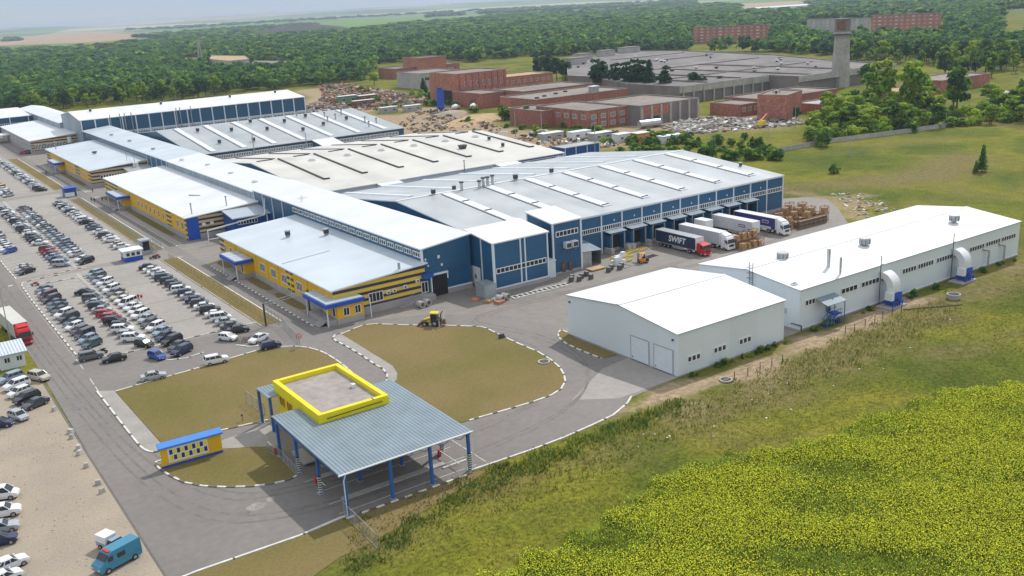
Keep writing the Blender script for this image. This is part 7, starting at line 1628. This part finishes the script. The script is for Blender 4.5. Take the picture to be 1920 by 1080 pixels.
def tree(x, y, h, kind, p, label, group, wide=1.0, name=None):
    if (kind, p) not in VAR: p = {'tall': {3: 2, 4: 1}, 'bush': {2: 3}, 'conifer': {0: 3, 1: 3, 4: 3}}[kind][p]
    cm, tm = rt.choice(VAR[(kind, p)]); s = h/HT[kind]
    t = thing(name or ('bush' if kind == 'bush' else 'conifer_tree' if kind == 'conifer' else 'broadleaf_tree'), label, 'bush' if kind == 'bush' else 'tree', (x, y, 0), rt.uniform(0, 6.28), group)
    t.scale = (s*wide, s*wide, s)
    link('crown', cm, t); link('trunk', tm, t); return t
def ptree(px_, py_, ty_, kind, p, label, group=None, wide=1.0):
    x, y = G(px_, py_); d = sqrt(x*x+y*y+CH*CH); tree(x, y, (py_-ty_)*d/FPX*1.02, kind, p, label, group, wide)
# dark trees in the old works
gA = 'dark trees before the vast factory hall'
for px_, py_, ty_ in ((1118, 172, 117), (1132, 170, 118), (1150, 174, 122), (1170, 176, 120), (1190, 178, 118), (1204, 178, 120), (1218, 180, 116), (1246, 182, 128)): ptree(px_, py_+4, ty_, 'conifer' if px_ == 1218 else 'tall', 2, 'dark green tree in the row before the vast factory hall', gA, 1.25)
gB = 'dark trees beside the lower red brick wing'
for px_, py_, ty_ in ((1012, 148, 108), (1026, 150, 106), (1044, 152, 112), (1060, 152, 116)): ptree(px_, py_, ty_, 'round', 2, 'dark green tree right of the lower red brick wing', gB, 1.0)
ptree(1302, 182, 140, 'round', 2, 'dark tree standing between the bay workshop and the small brick building', None, .9); ptree(1318, 180, 148, 'round', 2, 'smaller dark tree right of the one by the bay workshop', None, .9)
ptree(1415, 168, 146, 'round', 3, 'blue green round tree against the front of the vast factory hall', None, 1.2); ptree(1480, 160, 148, 'round', 3, 'low tree right of the round one before the vast hall', None, 1.5)
ptree(988, 232, 203, 'round', 0, 'green round tree before the long brick hall end', None, .95); ptree(795, 178, 148, 'conifer', 2, 'dark narrow tree before the weathered white ruin', None, 1.5); ptree(702, 160, 136, 'round', 4, 'bright yellow green tree beside the scrap yard', None, 1.3)
ptree(946, 225, 203, 'bush', 0, 'leafy bush against the brick wall left of the round tree', None, 1.0); ptree(885, 187, 176, 'bush', 0, 'bush on the overgrown roof edge of the brick block', None)
# tall light trees at the right
gC = 'tall light trees left of the white hut'
ptree(1648, 222, 128, 'tall', 1, 'tall pale green tree with open crown, left of the two tallest', None, 1.25); ptree(1712, 220, 132, 'round', 1, 'broad light green tree right of the tall open crowned one', None, .95)
ptree(1793, 215, 143, 'round', 0, 'broad dark based tree before the rusty red brick building', None, .85); ptree(1625, 175, 128, 'round', 3, 'dull olive tree right behind the foot of the concrete tower', None, 1.1); ptree(1600, 214, 176, 'round', 0, 'round tree in front of the tan sheet roof', None, 1.1)
ptree(1493, 226, 203, 'round', 2, 'dark round tree at the corner of the three storey block', None, 1.0)
gD = 'trees in the scrub right of the three storey block'
for k in range(84):
    px_ = rt.uniform(1525, 1930); py_ = 240-(px_-1530)*.055+rt.uniform(-28, 12)
    if 1760 < px_ < 1850 and py_ > 212: continue
    ptree(px_, py_, py_-rt.uniform(20, 42), rt.choice(['round', 'round', 'tall']), rt.choice([0, 1, 1, 1, 4]), 'green tree in the scrub between the concrete fence and the old works', gD, rt.uniform(1.2, 1.8))
gE = 'bushes in the scrub along the concrete fence'
for k in range(120):
    px_ = rt.uniform(1515, 1930); py_ = 256-(px_-1530)*.09+rt.uniform(-22, 8)
    ptree(px_, py_, py_-rt.uniform(8, 18), 'bush', rt.choice([0, 1, 4, 3]), 'leafy bush in the scrub along the concrete fence', gE, rt.uniform(.9, 1.4))
gF = 'bushes behind the shipping hall'
for k in range(60):
    px_ = rt.uniform(1160, 1460); lo_ = 268+(px_-1160)*.09; py_ = lo_+rt.uniform(-16, 20)
    if py_ > 300: py_ = 300
    ptree(px_, py_, py_-rt.uniform(7, 17), 'bush', rt.choice([0, 1, 3, 3, 2]), 'leafy bush in the rough ground behind the shipping hall', gF, rt.uniform(.9, 1.4))
for px_, py_, ty_ in ((1420, 284, 258), (1395, 262, 250), (1330, 300, 272), (1380, 300, 285), (1370, 275, 262), (1545, 275, 250)): ptree(px_, py_, ty_, 'bush', 0, 'larger dark bush in the rough ground behind the shipping hall', 'larger bushes behind the shipping hall', .9)
gG = 'bushes in the old works yards'
for k in range(90):
    px_, py_ = rt.choice([(rt.uniform(850, 1100), rt.uniform(205, 262)), (rt.uniform(620, 860), rt.uniform(168, 205)), (rt.uniform(1120, 1300), rt.uniform(255, 275)), (rt.uniform(1060, 1130), rt.uniform(238, 262))])
    ptree(px_, py_, py_-rt.uniform(5, 12), 'bush', rt.choice([0, 1, 3, 2]), 'low bush growing in the yards of the old works', gG, rt.uniform(.9, 1.5))
ptree(1841, 322, 276, 'conifer', 3, 'larger lone fir in the grass field at the right', None, 1.0); ptree(1829, 325, 303, 'conifer', 3, 'smaller lone fir left of the larger one in the field', None, 1.1)
ptree(1562, 325, 310, 'bush', 3, 'lone bush in the grass field beyond the shipping hall', None, 1.0)
# weeds along the white halls
gH = 'weeds along the south wall of the storage hall'
for k in range(22):
    x = 113+rt.random()*25; tree(x, 114.2-rt.random()*.9, rt.uniform(.4, 1.0), 'bush', rt.choice([0, 1]), 'green weed clump at the foot of the storage hall wall', gH, rt.uniform(.7, 1.2), 'weed_clump')
for k in range(16):
    x = rt.choice([rt.uniform(146, 168), rt.uniform(174, 194), rt.uniform(199, 222)]); tree(x, 115.0-rt.random()*.9, rt.uniform(.4, 1.5), 'bush', rt.choice([0, 1, 3]), 'green weed clump at the foot of the long white hall', 'weeds along the long white hall', rt.uniform(.8, 1.4), 'weed_clump')
# the woods
FOREST = [(-120, 208), (60, 209), (150, 204), (230, 197), (300, 192), (380, 184), (430, 177), (500, 169), (560, 163), (640, 158), (690, 150), (705, 120), (830, 112), (905, 118), (930, 112), (985, 106), (1050, 106), (1135, 100), (1200, 96), (1290, 96), (1330, 98), (1450, 98), (1560, 106),
          (1640, 130), (1700, 146), (1800, 148), (1850, 160), (1868, 138), (1990, 138), (1990, 78), (1880, 66), (1870, 20), (1990, 10), (1990, -12), (1700, -6), (1560, -4), (1500, 10), (1300, 14), (1130, 24), (930, 33), (870, 42), (740, 50), (690, 60), (590, 66), (540, 62), (480, 54), (330, 74), (262, 84), (200, 92), (100, 97), (-120, 102)]
HOLES = [[(1290, 76), (1445, 60), (1450, 94), (1290, 98)], [(1505, 40), (1640, 40), (1640, 76), (1505, 78)], [(1630, 40), (1775, 34), (1780, 74), (1630, 78)], [(385, 118), (560, 118), (560, 140), (385, 140)], [(340, 114), (385, 114), (385, 130), (340, 130)],
         [(230, 66), (330, 62), (330, 80), (230, 82)], [(520, 44), (880, 36), (870, 42), (740, 50), (690, 60), (600, 62)], [(1380, 6), (1530, 6), (1530, 26), (1380, 28)], [(1830, 62), (1990, 66), (1990, 84), (1860, 80)], [(290, 98), (360, 96), (360, 104), (290, 106)]]
fr = np.random.RandomState(9); cand = []
for d0, d1, s in ((480, 900, 12.0), (900, 1400, 14), (1400, 2200, 17), (2200, 5200, 34)):
    g = np.arange(-200, 5400, s) if d1 > 2200 else np.arange(-200, 2300, s)
    A_, B_ = np.meshgrid(g, g); A_ = A_.ravel()+fr.uniform(-.45, .45, A_.size)*s; B_ = B_.ravel()+fr.uniform(-.45, .45, B_.size)*s
    rr2 = np.hypot(A_, B_); k = (rr2 >= d0) & (rr2 < d1); A_, B_ = A_[k], B_[k]
    w = A_*_fw.x+B_*_fw.y-CH*_fw.z; px_ = 960+FPX*(A_*_rt.x+B_*_rt.y-CH*_rt.z)/w; py_ = 540-FPX*(A_*_up.x+B_*_up.y-CH*_up.z)/w
    ok = (w > 1) & (poly_dist(px_, py_, FOREST) < 0)
    for hpoly in HOLES: ok &= poly_dist(px_, py_, hpoly) > 0
    for a_, b_, u_, v_ in zip(A_[ok], B_[ok], px_[ok], py_[ok]): cand.append((a_, b_, s, u_, v_))
for (bx0, bx1, by0, by1) in ((330, 430, 550, 600), (400, 680, 390, 755), (380, 430, 685, 735), (425, 505, 805, 855), (495, 600, 310, 360)):
    cand = [c_ for c_ in cand if not (bx0-6 < c_[0] < bx1+6 and by0-6 < c_[1] < by1+6)]
cand.sort(key=lambda c_: c_[0]**2+c_[1]**2)
for band, n_, s_ in (([(-60, 60), (330, 47), (660, 27), (900, 14), (900, 20), (660, 34), (330, 54), (-60, 66)], 900, 46), ([(-60, 55), (330, 41), (640, 20), (640, 23), (330, 44), (-60, 58)], 700, 80), ([(250, 70), (420, 57), (560, 48), (600, 50), (430, 64), (300, 73)], 260, 30),
                     ([(8, 74), (38, 73), (38, 77), (8, 78)], 60, 26), ([(900, 20), (1300, 2), (1300, 8), (900, 27)], 500, 40), ([(20, 64), (44, 63), (44, 66), (20, 67)], 30, 30), ([(800, 30), (870, 26), (870, 29), (800, 33)], 60, 24)):
    xs2, ys2 = [p[0] for p in band], [p[1] for p in band]
    q_ = 0
    while q_ < n_:
        u_, v_ = fr.uniform(min(xs2), max(xs2)), fr.uniform(min(ys2), max(ys2))
        if poly_dist(np.array([u_]), np.array([v_]), band)[0] > 0: continue
        q_ += 1
        gx_, gy_ = G(u_, v_)
        if 0 < gx_ < 13000 and 0 < gy_ < 15000 and gx_*gx_+gy_*gy_ < 8000**2: cand.append((gx_, gy_, s_, u_, v_))
print('TREES', len(cand))
near_n = 170
for i, (x, y, s, u_, v_) in enumerate(cand[:near_n]):
    p = rt.choice([0, 1, 1, 2, 3, 0]); left = u_ < 700
    tree(x, y, rt.uniform(9, 17), rt.choice(['round', 'round', 'tall']), p, 'green tree at the front edge of the wood behind the '+('tall blue hall' if left else 'old works'), 'trees at the front edge of the wood '+('behind the tall hall' if left else 'behind the old works'), rt.uniform(.9, 1.2))
VV = []; MM = []
WOODS = [leafmat('wood_a', (.145, .275, .06)), leafmat('wood_b', (.10, .215, .06)), leafmat('wood_c', (.24, .385, .06)), leafmat('wood_d', (.045, .125, .06)), leafmat('wood_e', (.34, .46, .06)), leafmat('wood_f', (.09, .205, .105))]
fr2 = np.random.RandomState(17)
NV = 14; protos = []
for v in range(NV):
    r = random.Random(500+v); bl = crown_blobs(r, 1, 1.15, 1.45, 9, 0)
    for lod, (n_, sz) in enumerate(((48, .15), (18, .26), (6, .52))):
        V_, M_ = leaf_mesh('f', bl, n_, sz, 500+v, [0, 1, 2, 3]); protos.append((np.concatenate(V_), np.concatenate(M_)))
tint = lambda x, y: .5+.5*np.sin(x*.013+1.7*np.sin(y*.011))*np.cos(y*.017+x*.006)
for i, (x, y, s, u_, v_) in enumerate(cand[near_n:]):
    d = sqrt(x*x+y*y); lod = 0 if d < 950 else 1 if d < 1700 else 2
    P_, M_ = protos[fr2.randint(NV)*3+lod]; R_s = s*fr2.uniform(.42, .82); Hs = fr2.uniform(3.6, 6.8)
    a = fr2.uniform(0, 6.28); c_, s_ = cos(a), sin(a)
    zb = 0
    V_ = np.stack([(P_[:, 0]*c_-P_[:, 1]*s_)*R_s+x, (P_[:, 0]*s_+P_[:, 1]*c_)*R_s+y, P_[:, 2]*Hs+zb-.3*Hs], -1); VV.append(V_)
    base = int(fr2.choice(6, p=[.26, .22, .12, .2, .03, .17])) if fr2.rand() < .62 else (2 if tint(x, y) > .8 else 0 if tint(x, y) > .5 else 1 if tint(x, y) > .25 else 5)
    alt = [(base), base, (base+1) % 6 if base != 3 else 1, [1, 3, 0, 3, 2, 1][base]]; MM.append(np.array(alt)[M_])
o = link('forest', np_mesh('forest', VV, MM, WOODS)); o['kind'] = 'stuff'
print('FOREST QUADS', sum(len(m) for m in MM))

# rapeseed field and rough grass: small upright blades and flower tufts
def tufts(name, poly, dens, hmin, hmax, w, mats, seed, topmat=None, edge=1.5, bright=None):
    r = np.random.RandomState(seed); P_ = np.array(poly); x0, y0 = P_.min(0); x1, y1 = P_.max(0); n_ = int((x1-x0)*(y1-y0)*dens)
    x, y = r.uniform(x0, x1, n_), r.uniform(y0, y1, n_)
    ww = x*_fw.x+y*_fw.y-CH*_fw.z; px_ = 960+FPX*(x*_rt.x+y*_rt.y-CH*_rt.z)/ww; py_ = 540-FPX*(x*_up.x+y*_up.y-CH*_up.z)/ww
    k = (poly_dist(x, y, poly)+edge*np.sin(x*.9)*np.cos(y*.7)+r.normal(size=n_)*.5 < 0) & (px_ > -120) & (px_ < 2060) & (py_ < 1200) & (ww > 0)
    x, y = x[k], y[k]; n_ = len(x); pat = np.sin(x*.16+1.5*np.sin(y*.11))*np.cos(y*.19+x*.05)+.5*np.sin(x*.41+y*.33)
    h = r.uniform(hmin, hmax, n_)*(1+.25*pat); a = r.uniform(0, 3.14, n_); c_, s_ = np.cos(a)*w*r.uniform(.6, 1.3, n_), np.sin(a)*w*r.uniform(.6, 1.3, n_); z0 = np.zeros(n_)
    lx, ly = r.normal(size=n_)*.12, r.normal(size=n_)*.12
    q1 = np.stack([np.stack([x-c_, y-s_, z0], -1), np.stack([x+c_, y+s_, z0], -1), np.stack([x+c_*.7+lx, y+s_*.7+ly, h], -1), np.stack([x-c_*.7+lx, y-s_*.7+ly, h], -1)], 1)
    m1 = r.randint(0, len(mats), n_); V = [q1.reshape(-1, 3)]; Mi = [m1]
    if topmat:
        kk = (pat+r.normal(size=n_)*.5) > -.55; xx, yy, hh = x[kk]+lx[kk], y[kk]+ly[kk], h[kk]; m_ = len(xx); t_ = w*.95*r.uniform(.5, 1.2, m_); tx, ty = r.normal(size=m_)*.04, r.normal(size=m_)*.04
        q2 = np.stack([np.stack([xx-t_, yy-t_, hh+tx], -1), np.stack([xx+t_, yy-t_, hh+ty], -1), np.stack([xx+t_, yy+t_, hh-tx], -1), np.stack([xx-t_, yy+t_, hh-ty], -1)], 1)
        V.append(q2.reshape(-1, 3)); Mi.append(len(mats)+r.randint(0, len(topmat), m_))
    o = link(name, np_mesh(name, V, Mi, mats+(topmat or []))); o['kind'] = 'stuff'; return o
Y1 = mat('flower_a', (.74, .70, .03), .8, 0, .1, 1, spec=.1); Y2 = mat('flower_b', (.50, .56, .045), .8, 0, .1, 1, spec=.1)
Gd = [leafmat('stem_a', (.27, .36, .045)), leafmat('stem_b', (.19, .28, .055)), leafmat('stem_c', (.40, .45, .06))]
tufts('rapeseed', rape_edge, 62, .5, .82, .06, Gd, 31, [Y1, Y2, Y2, Y1])
Gw = [leafmat('blade_a', (.21, .24, .035)), leafmat('blade_b', (.34, .29, .10)), leafmat('blade_c', (.15, .19, .04))]
tufts('rough_grass', [(46, 107.5), (64, 107.8), (80, 109), (97, 108), (112, 106), (140, 108.5), (180, 110), (180, 102), (140, 98), (100, 96), (60, 96), (40, 96), (40, 100)], 5, .12, .5, .09, Gw, 32)
tufts('weed_bank', [G(640, 1075), G(700, 1030), G(760, 985), G(850, 925), G(930, 880), G(1050, 835), G(1160, 790), G(1280, 745), G(1290, 765), G(1160, 815), G(1040, 870), G(930, 920), G(840, 960), G(740, 1030), G(680, 1085)], 9, .2, .75, .11, [Gw[0], Gw[2], GREENS[1]], 35)
tufts('meadow_grass', [(36, 98), (60, 96), (100, 96), (140, 98), (180, 103), (240, 112), (300, 150), (300, 100), (230, 52), (151, 75), (145, 77.3), (117, 83), (90, 90), (54, 84), (36, 84)], 6, .05, .2, .07, Gw, 33)
# ------------------------------------------------------------------ far fields and haze
field([(-60, 88), (170, 80), (300, 70), (330, 62), (150, 64), (-60, 68)], MT['f_tan'], .6)
field([(-60, 98), (120, 94), (210, 84), (270, 72), (170, 81), (-60, 90)], MT['f_bright'], .5)
field([(230, 80), (330, 70), (330, 65), (240, 73)], MT['f_green'], .7)
field([(520, 50), (690, 59), (880, 40), (905, 30), (700, 38), (560, 44)], MT['f_bright'], .7)
field([(1290, 12), (1370, 12), (1370, 7), (1290, 8)], MT['f_tan'], .7); field([(1100, 14), (1290, 6), (1290, 2), (1100, 8)], MT['f_green'], 6)
hz = bpy.data.materials.new('haze'); hz.use_nodes = True; hn = hz.node_tree.nodes; hn.remove(hn['Principled BSDF'])
pv = hn.new('ShaderNodeVolumePrincipled'); pv.inputs['Color'].default_value = (.72, .84, 1.0, 1); pv.inputs['Density'].default_value = 8e-5; pv.inputs['Anisotropy'].default_value = .2
hz.node_tree.links.new(pv.outputs[0], hn['Material Output'].inputs['Volume'])
mb = MB(); mb.box(-3600, 14100, -900, 16100, -1.5, 82, hz); o = mb.build('haze'); o['kind'] = 'stuff'
